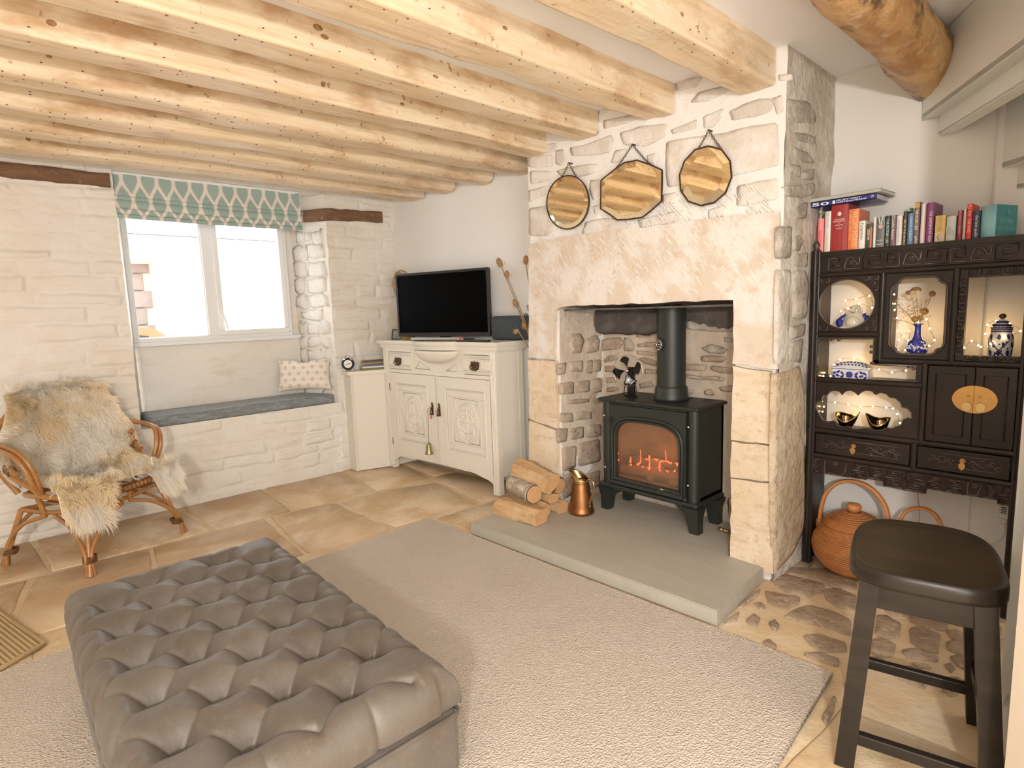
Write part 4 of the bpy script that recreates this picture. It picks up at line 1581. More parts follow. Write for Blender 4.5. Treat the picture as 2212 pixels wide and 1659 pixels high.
def mirror(label, poly, nail, hooks, inset, tilt, smooth=False):
    """bevelled frameless mirror with a thin metal rim, hung on a chain"""
    P = [at(u, v, y=YF - .022) for u, v in poly]
    c = sum(P, V()) / len(P)
    t = thing('wall_mirror', label, 'mirror', (c.x, YF - .02, c.z), 0, 'three chain-hung mirrors above the fireplace')
    n = len(P)
    ny = lambda p: YF - .022 - (p.z - c.z) * tilt
    O = [V((p.x, ny(p), p.z)) for p in P]
    I = []
    for p in O:
        d = (c - p)
        d.y = 0
        q = p + d.normalized() * inset
        I.append(V((q.x, ny(q) - .004, q.z)))
    mb = MB()
    mb.add(I, [tuple(range(n))])
    g = mb.build('mirror_glass', MT['mirror'], t, world=True)
    mb = MB()
    for i in range(n):
        j = (i + 1) % n
        mb.add([O[i], O[j], I[j], I[i]], [(0, 1, 2, 3)], smooth)
    mb.build('bevel', MT['mirror'], t, world=True)
    mb = MB()
    mb.tube(O, .0042, 6, closed=True, smooth=False)
    B = [V((p.x, p.y + .010, p.z)) for p in O]
    mb.add(O + B, [(i, (i + 1) % n, n + (i + 1) % n, n + i) for i in range(n)] + [tuple(range(n, 2 * n))])
    mb.build('rim', MT['rim'], t, world=True)
    N_ = at(nail[0], nail[1], y=YF - .018)
    for h in hooks:
        H = at(h[0], h[1], y=YF - .024)
        H = V((H.x, ny(H) + .002, H.z))
        L_ = (N_ - H).length
        k = max(6, int(L_ / .0115))
        mb = MB()
        d = (N_ - H).normalized()
        s1 = d.cross(V((0, 1, 0)))
        for i in range(k):
            m_ = H.lerp(N_, (i + .5) / k) + V((0, .0, -.012 * math.sin(math.pi * (i + .5) / k) * .25))
            sd = s1 if i % 2 else V((0, 1, 0))
            sd = (s1 * .8 + V((0, 1, 0)) * (.6 if i % 2 else -.6)).normalized()
            l2 = L_ / k * .72
            mb.tube([m_ + d * l2 * math.cos(q) + sd * .0042 * math.sin(q) for q in [6.283 * w / 8 for w in range(8)]], .0013, 5, closed=True)
        mb.build('chain', MT['chain'], t, world=True)
    mb = MB()
    mb.tube([(N_.x, YF + .02, N_.z), (N_.x, YF - .022, N_.z)], .004, 8)
    mb.build('nail', MT['rim'], t, world=True)
    return t


e = [(1226.5 + 45.5 * math.cos(q) - 3 * math.sin(q) * 0, 437 + 57.5 * math.sin(q) + 4 * math.cos(q) * -.6) for q in [6.2832 * i / 40 for i in range(40)]]
mirror('smallest mirror, oval in a thin dark rim, hung left of the other two', e, (1229, 352), [(1212, 383), (1243, 380)], .026, .0, True)
pm = lambda a, b: (1130 + a / 4.74, 150 + b / 4.74)
mirror('wide elongated octagonal mirror in the middle over the fireplace', [pm(*q) for q in ((797, 1135), (945, 1018), (1035, 955), (1165, 930), (1300, 975), (1422, 1030), (1420, 1205), (1414, 1350), (1320, 1435), (1222, 1513), (1080, 1535), (962, 1540), (880, 1478), (793, 1425), (795, 1280))], (1366, 312), [(1331, 362), (1403, 355)], .034, .0)
pm = lambda a, b: (1430 + a / 4.74, 150 + b / 4.74)
mirror('round-looking twelve-sided amber mirror, rightmost over the fireplace', [pm(*q) for q in ((472, 785), (338, 822), (228, 940), (180, 1080), (192, 1240), (270, 1350), (400, 1393), (535, 1362), (650, 1262), (712, 1100), (697, 938), (608, 820))], (1531, 281), [(1507, 321), (1557, 321)], .040, .0)

# ================================================================== rug, mat, ottoman
MT['rug'] = mat('woven_oatmeal_wool', (.60, .515, .425), .95, layers=[('noise', (240, 130, 1), .42, .60, (.50, .42, .335), .6), ('noise', 2.0, .4, .7, (.65, .57, .48), .5)], bumps=[('voro', (190, 140, 1), .8, .006), ('noise', (260, 130, 1), .4, .004)])
rug = thing('rug', 'large oatmeal woven rug in front of the hearth', 'rug', (-1.7, .6, 0))
RP = [(-2.975, 1.937), (-.652, 2.045), (-.42, -1.0), (-2.72, -1.25)]
mb = MB()
mb.prism(RP, [], lambda a, b, d: V((a, b, d)), .003, .013)
mb.build('pile', MT['rug'], rug, world=True)
mb = MB()
mb.tube([V((p[0], p[1], .0085)) for p in RP], .0072, 8, closed=True, smooth=True)
mb.build('bound_edge', MT['rug'], rug, world=True)

MT['mat'] = mat('ribbed_straw_mat', (.50, .36, .19), .95, bumps=[('noise', 80, .5, .004)])
dm = thing('doormat', 'small ribbed tan doormat on the flagstones at the left', 'mat', (-3.2, -.2, 0), math.radians(14))
dmp = thing
M2 = Matrix.Translation(V((-2.945, .028, 0))) @ Matrix.Rotation(math.radians(96), 4, 'Z')
mb = MB()
e1 = V((-.62, -.17, 0)).normalized()
e2 = V((.49, -.87, 0)).normalized()
o_ = V((-2.945, .033, .003))
q4 = [o_, o_ + e1 * .46, o_ + e1 * .46 + e2 * .7, o_ + e2 * .7]
e1 = (at(0, 1322, z=.012) - o_)
e1.z = 0
e1.normalize()
e2 = (at(0, 1445, z=.012) - o_)
e2.z = 0
e2.normalize()
q4 = [o_, o_ + e1 * .62, o_ + e1 * .62 + e2 * .40, o_ + e2 * .40]
mb.add([p for p in q4] + [p + V((0, 0, .008)) for p in q4], [(0, 1, 2, 3), (4, 5, 6, 7), (0, 1, 5, 4), (1, 2, 6, 5), (2, 3, 7, 6), (3, 0, 4, 7)])
mb.build('backing', MT['mat'], dm, world=True)
mb = MB()
mb.tube([p + V((0, 0, .007)) for p in q4], .011, 8, closed=True)
mb.build('bound_edge', MT['mat'], dm, world=True)
for k in range(1, 22):
    mb = MB()
    p = o_ + e2 * (.40 * k / 22) + V((0, 0, .0095))
    mb.tube([p + e1 * .012, p + e1 * .60], .0062, 6)
    mb.build('rib', MT['mat'], dm, world=True)

MT['hide'] = mat('taupe_nubuck_leather', (.102, .083, .065), .5, layers=[('noise', 3.0, .40, .62, (.140, .118, .097), .8), ('noise', 9, .50, .66, (.095, .068, .048), .6), ('noise', 60, .55, .68, (.16, .135, .11), .4)], bumps=[('noise', 140, .25, .003), ('noise', 22, .12, .008)], sheen=.08)
MT['turned'] = mat('turned_brown_leg', (.20, .10, .045), .35, coat=.3)
ot = thing('ottoman', 'large buttoned taupe leather footstool on the rug', 'ottoman', (-1.785, .45, .0165))
OXC, OYC, OLX, OLY = -1.785, .45, .665, .362
btn = []
for k in range(11):
    x = -2.315 + .1045 * k
    for j in (range(0, 3) if k % 2 == 0 else range(0, 3)):
        y = (.092 if k % 2 == 0 else .212) + .2375 * j
        if OYC - OLY + .05 < y < OYC + OLY - .04:
            btn.append((x, y))
ZB, ZT = .245, .405


def ot_h(x, y):
    # padded dome between button pits with pleats along the diamonds
    dmin = 9
    for (bx_, by_) in btn:
        d = math.hypot(x - bx_, y - by_)
        if d < dmin:
            dmin = d
    pit = .060 * math.exp(-(dmin / .022) ** 1.1) + .030 * math.exp(-(dmin / .062) ** 2)
    # pleat valleys: segments to diagonal neighbours
    pl = 0
    for (bx_, by_) in btn:
        if abs(x - bx_) < .13 and abs(y - by_) < .14:
            for sx_ in (-1, 1):
                for sy_ in (-1, 1):
                    ex, ey = bx_ + sx_ * .1045, by_ + sy_ * .1188
                    vx, vy = ex - bx_, ey - by_
                    tt = max(0, min(1, ((x - bx_) * vx + (y - by_) * vy) / (vx * vx + vy * vy)))
                    dd = math.hypot(x - bx_ - vx * tt, y - by_ - vy * tt)
                    pl = max(pl, (.020 - .009 * math.sin(math.pi * tt)) * math.exp(-(dd / .010) ** 1.1))
    return -pit - pl


def ot_top(a, b):
    u, v = a * 2 - 1, b * 2 - 1
    # rounded-box mapping: centre plate plus rolled edge
    def roll(t):
        s_ = abs(t)
        if s_ < .80:
            return s_ / .80, 0.0
        return 1.0, (s_ - .80) / .20
    pu, ru = roll(u)
    pv, rv_ = roll(v)
    r = max(ru, rv_)
    fl = .075
    ang = r * 1.9
    x = OXC + math.copysign(1, u) * pu * (OLX - fl)
    y = OYC + math.copysign(1, v) * pv * (OLY - fl)
    ox = fl * math.sin(min(ru * 1.9, 3)) * math.copysign(1, u) if ru > 0 else 0
    oy = fl * math.sin(min(rv_ * 1.9, 3)) * math.copysign(1, v) if rv_ > 0 else 0
    if ru > 0 and rv_ > 0:
        ox *= .92
        oy *= .92
    drop = (1 - math.cos(ang)) * .082
    dome = .018 * (1 - (pu * .95) ** 2) * (1 - (pv * .95) ** 2)
    z = ZT + dome - drop
    X, Y = x + ox, y + oy
    hgt = ot_h(X, Y)
    # radial pleats over the rolled edge
    if r > 0:
        for (bx_, by_) in btn:
            if ru > 0 and abs(bx_ - x) < .12 and rv_ < .3:
                hgt -= .010 * math.exp(-(abs(Y - by_) / .009)) * min(1, r * 2)
            if rv_ > 0 and abs(by_ - y) < .14 and ru < .3:
                hgt -= .010 * math.exp(-(abs(X - bx_) / .009)) * min(1, r * 2)
    nx_ = V((ox, oy, max(.0, math.cos(ang)) * fl + .0001)).normalized() if r > 0 else V((0, 0, 1))
    return V((X, Y, z)) + nx_ * hgt


mb = MB()
mb.grid(ot_top, 290, 180)
mb.build('tufted_top', MT['hide'], ot, world=True, fix=False)
for (x, y) in btn:
    mb = MB()
    mb.ball((x, y, ZT - .078 + .016 * (1 - ((x - OXC) / OLX) ** 2)), (.011, .011, .006), 10, 5)
    mb.build('button', MT['hide'], ot, world=True)
mb = MB()
bx_ = [(-OLX + .012, -OLY + .012), (OLX - .012, -OLY + .012), (OLX - .012, OLY - .012), (-OLX + .012, OLY - .012)]
mb.box((OXC, OYC, .19), (2 * OLX - .02, 2 * OLY - .02, .18), .02)
mb.build('base', MT['hide'], ot, world=True)
mb = MB()
mb.tube([(OXC + a, OYC + b, .272) for a, b in ((-OLX + .02, -OLY + .008), (OLX - .02, -OLY + .008), (OLX - .008, -OLY + .02), (OLX - .008, OLY - .02), (OLX - .02, OLY - .008), (-OLX + .02, OLY - .008), (-OLX + .008, OLY - .02), (-OLX + .008, -OLY + .02))], .006, 8, closed=True)
mb.build('piping', MT['hide'], ot, world=True)
for sx_ in (-1, 1):
    for sy_ in (-1, 1):
        mb = MB()
        mb.lathe([(0, .0165), (.016, .0165), (.020, .02), (.018, .03), (.030, .05), (.034, .065), (.026, .08), (.036, .088), (.036, .102), (0, .102)], (OXC + sx_ * (OLX - .075), OYC + sy_ * (OLY - .075), 0), 18)
        mb.build('leg', MT['turned'], ot, world=True)

# ================================================================== rattan chair
MT['rattan'] = mat('honey_rattan_cane', (.38, .17, .05), .4, layers=[('noise', 12, .42, .7, (.50, .26, .09), .7), ('noise', (30, 30, 30), .58, .72, (.20, .08, .02), .6)], bumps=[('noise', 30, .15, .004)], coat=.25)
MT['rattan_dark'] = mat('dark_cane_binding', (.16, .065, .02), .5)
rz = math.atan2(.553, .833)
cr = thing('rattan_chair', 'low rattan armchair with looped cane arms by the window wall', 'chair', (-4.03, .345, 0), rz)


def cane(name, pts, r=.0125, k=6, closed=False, parent=None):
    mb = MB()
    mb.tube(smooth_path(pts, k, closed), r, 10, closed=closed)
    return mb.build(name, MT['rattan'], parent or cr)


ft = {'fr': (.255, .385, 0), 'fl': (.315, -.310, 0), 'bl': (-.32, -.284, 0), 'br': (-.33, .293, 0)}
ft['fr'] = (.315, .318, 0)
tp = {'fr': (.235, .225, .335), 'fl': (.235, -.225, .335), 'bl': (-.235, -.215, .30), 'br': (-.235, .215, .30)}
for k in ('fr', 'fl', 'bl', 'br'):
    lg = cane('leg', [ft[k], V(ft[k]).lerp(V(tp[k]), .5), tp[k]], .0145)
    # two braces springing from the foot to the rails on either side
    fx, fy, _ = ft[k]
    sx_, sy_ = (1 if fx > 0 else -1), (1 if fy > 0 else -1)
    f0 = V(ft[k])
    cane('brace', [f0 + V((0, -.022 * sy_, 0)), f0 + V((-.015 * sx_, -.035 * sy_, .12)), V((.27 * sx_, .16 * sy_, .245)), V((.245 * sx_, .02 * sy_, .30))], .011, parent=lg)
    cane('brace', [f0 + V((-.022 * sx_, 0, 0)), f0 + V((-.035 * sx_, -.012 * sy_, .12)), V((.17 * sx_, .265 * sy_, .235)), V((.03 * sx_, .235 * sy_, .285))], .011, parent=lg)
    mb = MB()
    for q in range(5):
        zz = .07 + q * .007
        c_ = f0.lerp(V(tp[k]), zz / .335) + V((-.008 * sx_, -.010 * sy_, 0))
        mb.tube([c_ + V((.030 * math.cos(w), .030 * math.sin(w), 0)) for w in [6.283 * i / 12 for i in range(12)]], .0038, 5, closed=True)
    mb.build('binding', MT['rattan_dark'], lg)
for a, b in (('fr', 'fl'), ('fl', 'bl'), ('bl', 'br'), ('br', 'fr')):
    cane('rail', [tp[a], (V(tp[a]) + V(tp[b])) / 2 + V((0, 0, -.02)), tp[b]], .0125)
UP = Matrix.Rotation(math.radians(-12), 4, 'Z')
_n0 = set(cr.children)
# seat frame
cane('seat_frame', [(.27, -.20, .40), (.285, 0, .385), (.27, .20, .40), (.15, .285, .42), (-.08, .27, .40), (-.22, .18, .37), (-.24, 0, .36), (-.22, -.18, .37), (-.08, -.27, .40), (.15, -.285, .42)], .015, closed=True)
mb = MB()
for i in range(16):
    y = -.17 + .34 * i / 15
    x = .285 - .36 * y * y * .9
    z = .385 + .36 * y * y
    mb.tube([(x + .018 * math.cos(w), y, z + .018 * math.sin(w)) for w in [6.283 * j / 10 for j in range(10)]], .006, 5, closed=True)
mb.build('seat_binding', MT['rattan_dark'], cr)
cane('strut', [(.245, .0, .305), (.28, .0, .38)], .016)
cane('strut', [(.245, .07, .31), (.275, .06, .385)], .010)
for sy_ in (-1, 1):
    cane('strut', [(.0, .235 * sy_, .285), (.0, .26 * sy_, .405)], .013)
# back hoop and inner hoop
cane('back_frame', [(-.20, -.255, .39), (-.24, -.315, .56), (-.27, -.285, .74), (-.295, -.15, .86), (-.305, 0, .895), (-.295, .15, .86), (-.27, .285, .74), (-.24, .315, .56), (-.20, .255, .39)], .0155)
cane('back_hoop', [(-.19, -.17, .38), (-.24, -.21, .56), (-.30, -.17, .72), (-.33, 0, .80), (-.30, .17, .72), (-.24, .21, .56), (-.19, .17, .38)], .011)
mb = MB()
for i in range(9):
    y = -.20 + .05 * i
    mb.tube(smooth_path([(.27, y, .39), (.05, y * 1.02, .345), (-.17, y, .36), (-.25, y * 1.05, .56), (-.325, y * .8, .80)], 4), .006, 6)
mb.build('seat_canes', MT['rattan'], cr)
# arms: paired loops each side
for sy_ in (-1, 1):
    for o_, zz in ((0, 0), (.024, -.012)):
        cane('arm', [(-.27, .30 * sy_, .70 + zz), (-.16, (.335 + o_) * sy_, .690 + zz), (-.01, (.350 + o_) * sy_, .68 + zz), (.09, (.345 + o_) * sy_, .655 + zz), (.135, (.325 + o_) * sy_, .585 + zz), (.13, (.30 + o_) * sy_, .49), (.10, .28 * sy_, .42)], .0125)
    cane('arm_scroll', [(-.25, .305 * sy_, .60), (-.16, .325 * sy_, .545), (-.04, .32 * sy_, .50), (.07, .30 * sy_, .455), (.12, .295 * sy_, .43)], .013)
    cane('arm_scroll', [(-.06, .30 * sy_, .64), (-.105, .315 * sy_, .61), (-.085, .325 * sy_, .56), (-.02, .32 * sy_, .525)], .014)
    mb = MB()
    for q in range(6):
        p = V((-.115 + .008 * q, .322 * sy_, .552 - .002 * q))
        mb.tube([p + V((0, .020 * math.cos(w), .026 * math.sin(w))) for w in [6.283 * i / 10 for i in range(10)]], .0045, 5, closed=True)
    mb.build('binding', MT['rattan_dark'], cr)

for o in [o for o in cr.children if o not in _n0]:
    o.data.transform(UP)

# sheepskin
MT['fleece'] = mat('cream_fleece', (.93, .86, .72), .95, layers=[('noise', 3.5, .42, .70, (.96, .93, .86), .8), ('noise', 4, .52, .75, (.86, .70, .46), .6)], sheen=.5)
sk = thing('sheepskin', 'long-haired cream sheepskin draped over the rattan chair', 'sheepskin', (-4.03, .345, .38), rz + math.radians(-12))
prof_ = [(.345, -.13), (.335, -.05), (.318, .03), (.285, .048), (.16, .02), (.02, -.012), (-.10, .0), (-.185, .07), (-.215, .19), (-.245, .32), (-.275, .44), (-.29, .50), (-.315, .535), (-.36, .51)]


def skin_pt(s_, t_):
    i = s_ * (len(prof_) - 1)
    k = min(int(i), len(prof_) - 2)
    f = i - k
    p0, p1, p2, p3 = [prof_[max(0, min(len(prof_) - 1, k + j))] for j in (-1, 0, 1, 2)]
    g = lambda a, b, c, d: .5 * (2 * b + (c - a) * f + (2 * a - 5 * b + 4 * c - d) * f * f + (3 * b - a - 3 * c + d) * f ** 3)
    x, z = g(p0[0], p1[0], p2[0], p3[0]), g(p0[1], p1[1], p2[1], p3[1])
    return x, z


def skin(a, b):
    t_ = b * 2 - 1
    # notch in the front edge right of centre, lobes either side
    s0 = .20 + .13 * math.sin(1) if False else 0
    if t_ < -.30:
        s0 = .0 + .05 * max(0, (-.85 - t_) / .15)
    else:
        s0 = .225 * math.exp(-((t_ - .16) / .42) ** 6)
    if t_ > .62:
        s0 += .05
    s_ = s0 + (1 - s0) * a
    w = .295 + .05 * math.sin(s_ * 11 + 1.2) + .015 * math.sin(s_ * 23)
    if s_ < .25:
        w = .31
    if s_ > .86:
        w *= 1 - .55 * ((s_ - .86) / .14) ** 2
    x, z = skin_pt(s_, t_)
    y = t_ * w
    bowl = (abs(t_) ** 2.2)
    if s_ < .28:
        z += .030 * bowl
    elif s_ < .5:
        z += .085 * bowl
    else:
        x += .10 * bowl * (1 - max(0, s_ - .8) * 2)
        z += .02 * bowl
    return V((x, y, z + .012))


mb = MB()
mb.grid(skin, 40, 26)
mb.build('hide', MT['fleece'], sk, fix=False)
MT['wool'] = bpy.data.materials.new('sheep_wool')
MT['wool'].use_nodes = True
_nt = MT['wool'].node_tree
_nt.nodes.clear()
_o = _nt.nodes.new('ShaderNodeOutputMaterial')
_m = _nt.nodes.new('ShaderNodeMixShader')
_d = _nt.nodes.new('ShaderNodeBsdfDiffuse')
_t = _nt.nodes.new('ShaderNodeBsdfTranslucent')
_n = _nt.nodes.new('ShaderNodeTexNoise')
_n.inputs['Scale'].default_value = 4
_c = _nt.nodes.new('ShaderNodeTexCoord')
_r = _nt.nodes.new('ShaderNodeMapRange')
_r.inputs['From Min'].default_value = .42
_r.inputs['From Max'].default_value = .62
_x = _nt.nodes.new('ShaderNodeMixRGB')
_x.inputs['Color1'].default_value = (.98, .95, .89, 1)
_x.inputs['Color2'].default_value = (.97, .86, .66, 1)
_nt.links.new(_c.outputs['Object'], _n.inputs['Vector'])
_nt.links.new(_n.outputs['Fac'], _r.inputs['Value'])
_nt.links.new(_r.outputs['Result'], _x.inputs['Fac'])
_nt.links.new(_x.outputs['Color'], _d.inputs[0])
_nt.links.new(_x.outputs['Color'], _t.inputs[0])
_m.inputs[0].default_value = .5
_nt.links.new(_d.outputs[0], _m.inputs[1])
_nt.links.new(_t.outputs[0], _m.inputs[2])
_nt.links.new(_m.outputs[0], _o.inputs[0])
rr = random.Random(12)
fv, ff = [], []
for k in range(42000):
    a, b = rr.random(), rr.random()
    p = skin(a, b)
    e = .004
    ta = (skin(min(a + e, 1), b) - skin(max(a - e, 0), b))
    tb = (skin(a, min(b + e, 1)) - skin(a, max(b - e, 0)))
    nr = ta.cross(tb)
    if nr.length < 1e-9 or ta.length < 1e-9:
        continue
    nr.normalize()
    if nr.x + nr.z < 0:
        nr = -nr
    ta.normalize()
    down = V((0, 0, -1)) - nr * (-nr.z)
    cl_ = V((noise.noise(V((a * 14, b * 9, 1))), noise.noise(V((a * 14, b * 9, 5))), noise.noise(V((a * 14, b * 9, 9)))))
    fl_ = (down * .55 + cl_ * .9 + tb.normalized() * (.5 * (b - .5)) - ta * (.55 if a < .12 else .1) + V((rr.uniform(-.3, .3), rr.uniform(-.3, .3), rr.uniform(-.3, .3))))
    ln = rr.uniform(.034, .066) * (1.15 if min(a, 1 - a, b, 1 - b) < .08 else 1)
    w_ = rr.uniform(.0010, .0020)
    sd = nr.cross(fl_)
    if sd.length < 1e-6:
        continue
    sd.normalize()
    p1 = p + nr * ln * .42 + fl_ * ln * .18
    p2 = p + nr * ln * .66 + fl_ * ln * .52
    p3 = p + nr * ln * .68 + fl_ * ln * .90
    i = len(fv)
    fv += [p - sd * w_, p + sd * w_, p1 - sd * w_, p1 + sd * w_, p2 - sd * w_ * .7, p2 + sd * w_ * .7, p3]
    ff += [(i, i + 1, i + 3, i + 2), (i + 2, i + 3, i + 5, i + 4), (i + 4, i + 5, i + 6)]
mb = MB()
mb.v = [tuple(p) for p in fv]
mb.f = [list(f) for f in ff]
mb.s = [True] * len(ff)
stuff(mb.build('wool', MT['wool'], sk, fix=False))

# ================================================================== stool
MT['ebony'] = mat('black_stained_wood', (.017, .013, .010), .36, spec=.3, layers=[('noise', (3, 26, 26), .45, .75, (.040, .030, .022), .6)], bumps=[('noise', (3, 40, 40), .10, .003)])
stl = thing('bar_stool', 'black wooden saddle-seat stool in the right foreground', 'stool', (-.378, 1.888, 0), math.radians(14))
MT['seatwood'] = mat('worn_black_seat', (.022, .017, .012), .36, spec=.3, layers=[('noise', (4, 7, 4), .50, .72, (.075, .042, .016), .75), ('noise', (4, 40, 4), .5, .8, (.02, .016, .012), .5)], bumps=[('noise', (5, 40, 5), .08, .002)])


def seatp(a, b):
    th = 2 * math.pi * a
    e = .60
    c, s_ = math.cos(th), math.sin(th)
    X = .178 * math.copysign(abs(c) ** e, c)
    Y = .232 * math.copysign(abs(s_) ** e, s_) - .0
    if b < .55:
        r = b / .55
        X, Y = X * r * .97, Y * r * .97
        z = .583 + .016 * ((Y / .23) ** 2) + .004 * (X / .18) ** 2 - .008
    elif b < .7:
        f = (b - .55) / .15
        z0 = .583 + .016 * ((Y / .23) ** 2) - .008
        X, Y = X * (.97 + .03 * f), Y * (.97 + .03 * f)
        z = z0 + .004 - f * f * .012
    elif b < .85:
        f = (b - .7) / .15
        z = .583 + .016 * ((Y / .23) ** 2) - .016 - .030 * f
    else:
        f = (b - .85) / .15
        z = .583 + .016 * ((Y / .23) ** 2) - .046
        X, Y = X * (1 - f), Y * (1 - f)
    return V((X, Y, z))


mb = MB()
mb.grid(seatp, 64, 20, cu=True)
mb.build('seat', MT['seatwood'], stl)
lg = {}
for sx_ in (-1, 1):
    for sy_ in (-1, 1):
        mb = MB()
        b0 = V((sx_ * .162, sy_ * .192, 0))
        t0 = V((sx_ * .122, sy_ * .155, .545))
        w = .0235
        vs = []
        for p, ww in ((b0, w), (t0, w)):
            vs += [p + V((a * ww, b * ww, 0)) for a, b in ((-1, -1), (1, -1), (1, 1), (-1, 1))]
        mb.add(vs, [(0, 1, 2, 3), (4, 5, 6, 7), (0, 1, 5, 4), (1, 2, 6, 5), (2, 3, 7, 6), (3, 0, 4, 7)])
        mb.build('leg', MT['ebony'], stl)
        lg[(sx_, sy_)] = (b0, t0)
for sy_ in (-1, 1):
    mb = MB()
    mb.box((0, sy_ * .157, .505), (.245, .026, .075), .004)
    mb.build('apron', MT['ebony'], stl)
for sx_ in (-1, 1):
    mb = MB()
    mb.box((sx_ * .124, 0, .505), (.026, .30, .075), .004)
    mb.build('apron', MT['ebony'], stl)


def rung(a, b, z):
    p, q = lg[a][0].lerp(lg[a][1], z / .545), lg[b][0].lerp(lg[b][1], z / .545)
    mb = MB()
    d = (q - p)
    M3 = frame_mat((p + q) / 2, d, V((0, 0, 1)).cross(d))
    mb.box((0, 0, 0), (d.length - .04, .024, .034), .004, M=M3)
    mb.build('rung', MT['ebony'], stl)


rung((-1, -1), (1, -1), .085)
rung((-1, 1), (1, 1), .105)
rung((-1, -1), (-1, 1), .19)
rung((1, -1), (1, 1), .19)

# ================================================================== roman blind
def blindmat():
    m = bpy.data.materials.new('ikat_trellis_linen')
    m.use_nodes = True
    nt = m.node_tree
    N, L = nt.nodes, nt.links
    b = N['Principled BSDF']
    b.inputs['Roughness'].default_value = .9
    tc = N.new('ShaderNodeTexCoord')
    sp = N.new('ShaderNodeSeparateXYZ')
    L.new(tc.outputs['UV'], sp.inputs[0])
    nz = N.new('ShaderNodeTexNoise')
    nz.inputs['Scale'].default_value = 1
    mp = N.new('ShaderNodeMapping')
    mp.inputs['Scale'].default_value = (60, 6, 1)
    L.new(tc.outputs['UV'], mp.inputs['Vector'])
    L.new(mp.outputs['Vector'], nz.inputs['Vector'])

    def mth(op, a, b_=None, c=None):
        n = N.new('ShaderNodeMath')
        n.operation = op
        for i, q in enumerate((a, b_, c)):
            if q is None:
                continue
            if isinstance(q, (int, float)):
                n.inputs[i].default_value = q
            else:
                L.new(q, n.inputs[i])
        return n.outputs[0]
    jit = mth('MULTIPLY', mth('SUBTRACT', nz.outputs['Fac'], .5), .10)
    u = mth('MULTIPLY', sp.outputs['X'], 1.0)
    v = mth('ADD', sp.outputs['Y'], jit)
    # ogee net: |frac(u)-.5| against a cosine of v, on two half-shifted lattices
    s = mth('MULTIPLY_ADD', mth('COSINE', mth('MULTIPLY', v, 6.2832)), .25, .25)
    w1 = mth('ABSOLUTE', mth('SUBTRACT', mth('FRACT', mth('ADD', u, s)), .5))
    w2 = mth('ABSOLUTE', mth('SUBTRACT', mth('FRACT', mth('SUBTRACT', u, s)), .5))
    d = mth('MINIMUM', w1, w2)
    r = N.new('ShaderNodeMapRange')
    r.inputs['From Min'].default_value = .07
    r.inputs['From Max'].default_value = .15
    L.new(d, r.inputs['Value'])
    mx = N.new('ShaderNodeMixRGB')
    mx.inputs['Color1'].default_value = (.80, .72, .66, 1)
    mx.inputs['Color2'].default_value = (.32, .43, .39, 1)
    L.new(r.outputs['Result'], mx.inputs['Fac'])
    mx2 = N.new('ShaderNodeMixRGB')
    mx2.inputs['Color2'].default_value = (.42, .52, .48, 1)
    r2 = N.new('ShaderNodeMapRange')
    r2.inputs['From Min'].default_value = .45
    r2.inputs['From Max'].default_value = .7
    r2.inputs['To Max'].default_value = .6
    L.new(nz.outputs['Fac'], r2.inputs['Value'])
    ml = mth('MULTIPLY', r2.outputs['Result'], r.outputs['Result'])
    L.new(ml, mx2.inputs['Fac'])
    L.new(mx.outputs['Color'], mx2.inputs['Color1'])
    L.new(mx2.outputs['Color'], b.inputs['Base Color'])
    b.inputs['Transmission Weight'].default_value = 0
    return m


MT['ikat'] = blindmat()
bl = thing('roman_blind', 'sage and cream ikat trellis roman blind drawn up over the window', 'blind', (-4.555, 1.31, 2.26))
BY0, BY1 = .705, 1.925


def blind_strip(prof, name):
    """prof: (x, z, v) points top to bottom; pattern runs in v"""
    me = bpy.data.meshes.new(name)
    ny = 40
    vs, fs, uv = [], [], []
    for i in range(ny + 1):
        y = BY0 + (BY1 - BY0) * i / ny
        for (x, z, v) in prof:
            vs.append((x - -4.555 + .004 * math.sin(i * .5 + z * 30), y - 1.31, z - 2.26 - .006 * math.sin(math.pi * i / ny)))
            uv.append(((i / ny) * 12.2, v * .76 + .63))
    m = len(prof)
    for i in range(ny):
        for j in range(m - 1):
            fs.append((i * m + j, (i + 1) * m + j, (i + 1) * m + j + 1, i * m + j + 1))
    me.from_pydata(vs, [], fs)
    lay = me.uv_layers.new(name='uv')
    for p in me.polygons:
        p.use_smooth = True
        for li in p.loop_indices:
            lay.data[li].uv = uv[me.loops[li].vertex_index]
    me.materials.append(MT['ikat'])
    o = bpy.data.objects.new(name, me)
    COL.objects.link(o)
    o.parent = bl
    return o


blind_strip([(-4.548, 2.262, 1.28), (-4.545, 2.20, .98), (-4.540, 2.15, .74), (-4.530, 2.128, .64), (-4.538, 2.122, .60)], 'face_panel')
blind_strip([(-4.545, 2.128, .62), (-4.524, 2.116, .58), (-4.520, 2.098, .50), (-4.536, 2.092, .47)], 'fold')
blind_strip([(-4.540, 2.096, .48), (-4.518, 2.084, .46), (-4.516, 2.055, .33), (-4.522, 2.042, .27), (-4.538, 2.038, .25)], 'fold')
blind_strip([(-4.538, 2.044, .22), (-4.512, 2.034, .18), (-4.512, 2.008, .05), (-4.532, 2.004, .02)], 'fold')
blind_strip([(-4.536, 2.008, -.05), (-4.512, 2.000, -.10), (-4.512, 1.983, -.2), (-4.530, 1.979, -.22)], 'fold')
mb = MB()
mb.bx(-4.565, -4.550, BY0, BY1, 2.255, 2.272)
mb.build('headrail', MT['upvc'], bl, world=True)
mb = MB()
mb.tube([(-4.55, 1.933, 2.25), (-4.552, 1.936, 1.6), (-4.55, 1.934, 1.30)], .0018, 5)
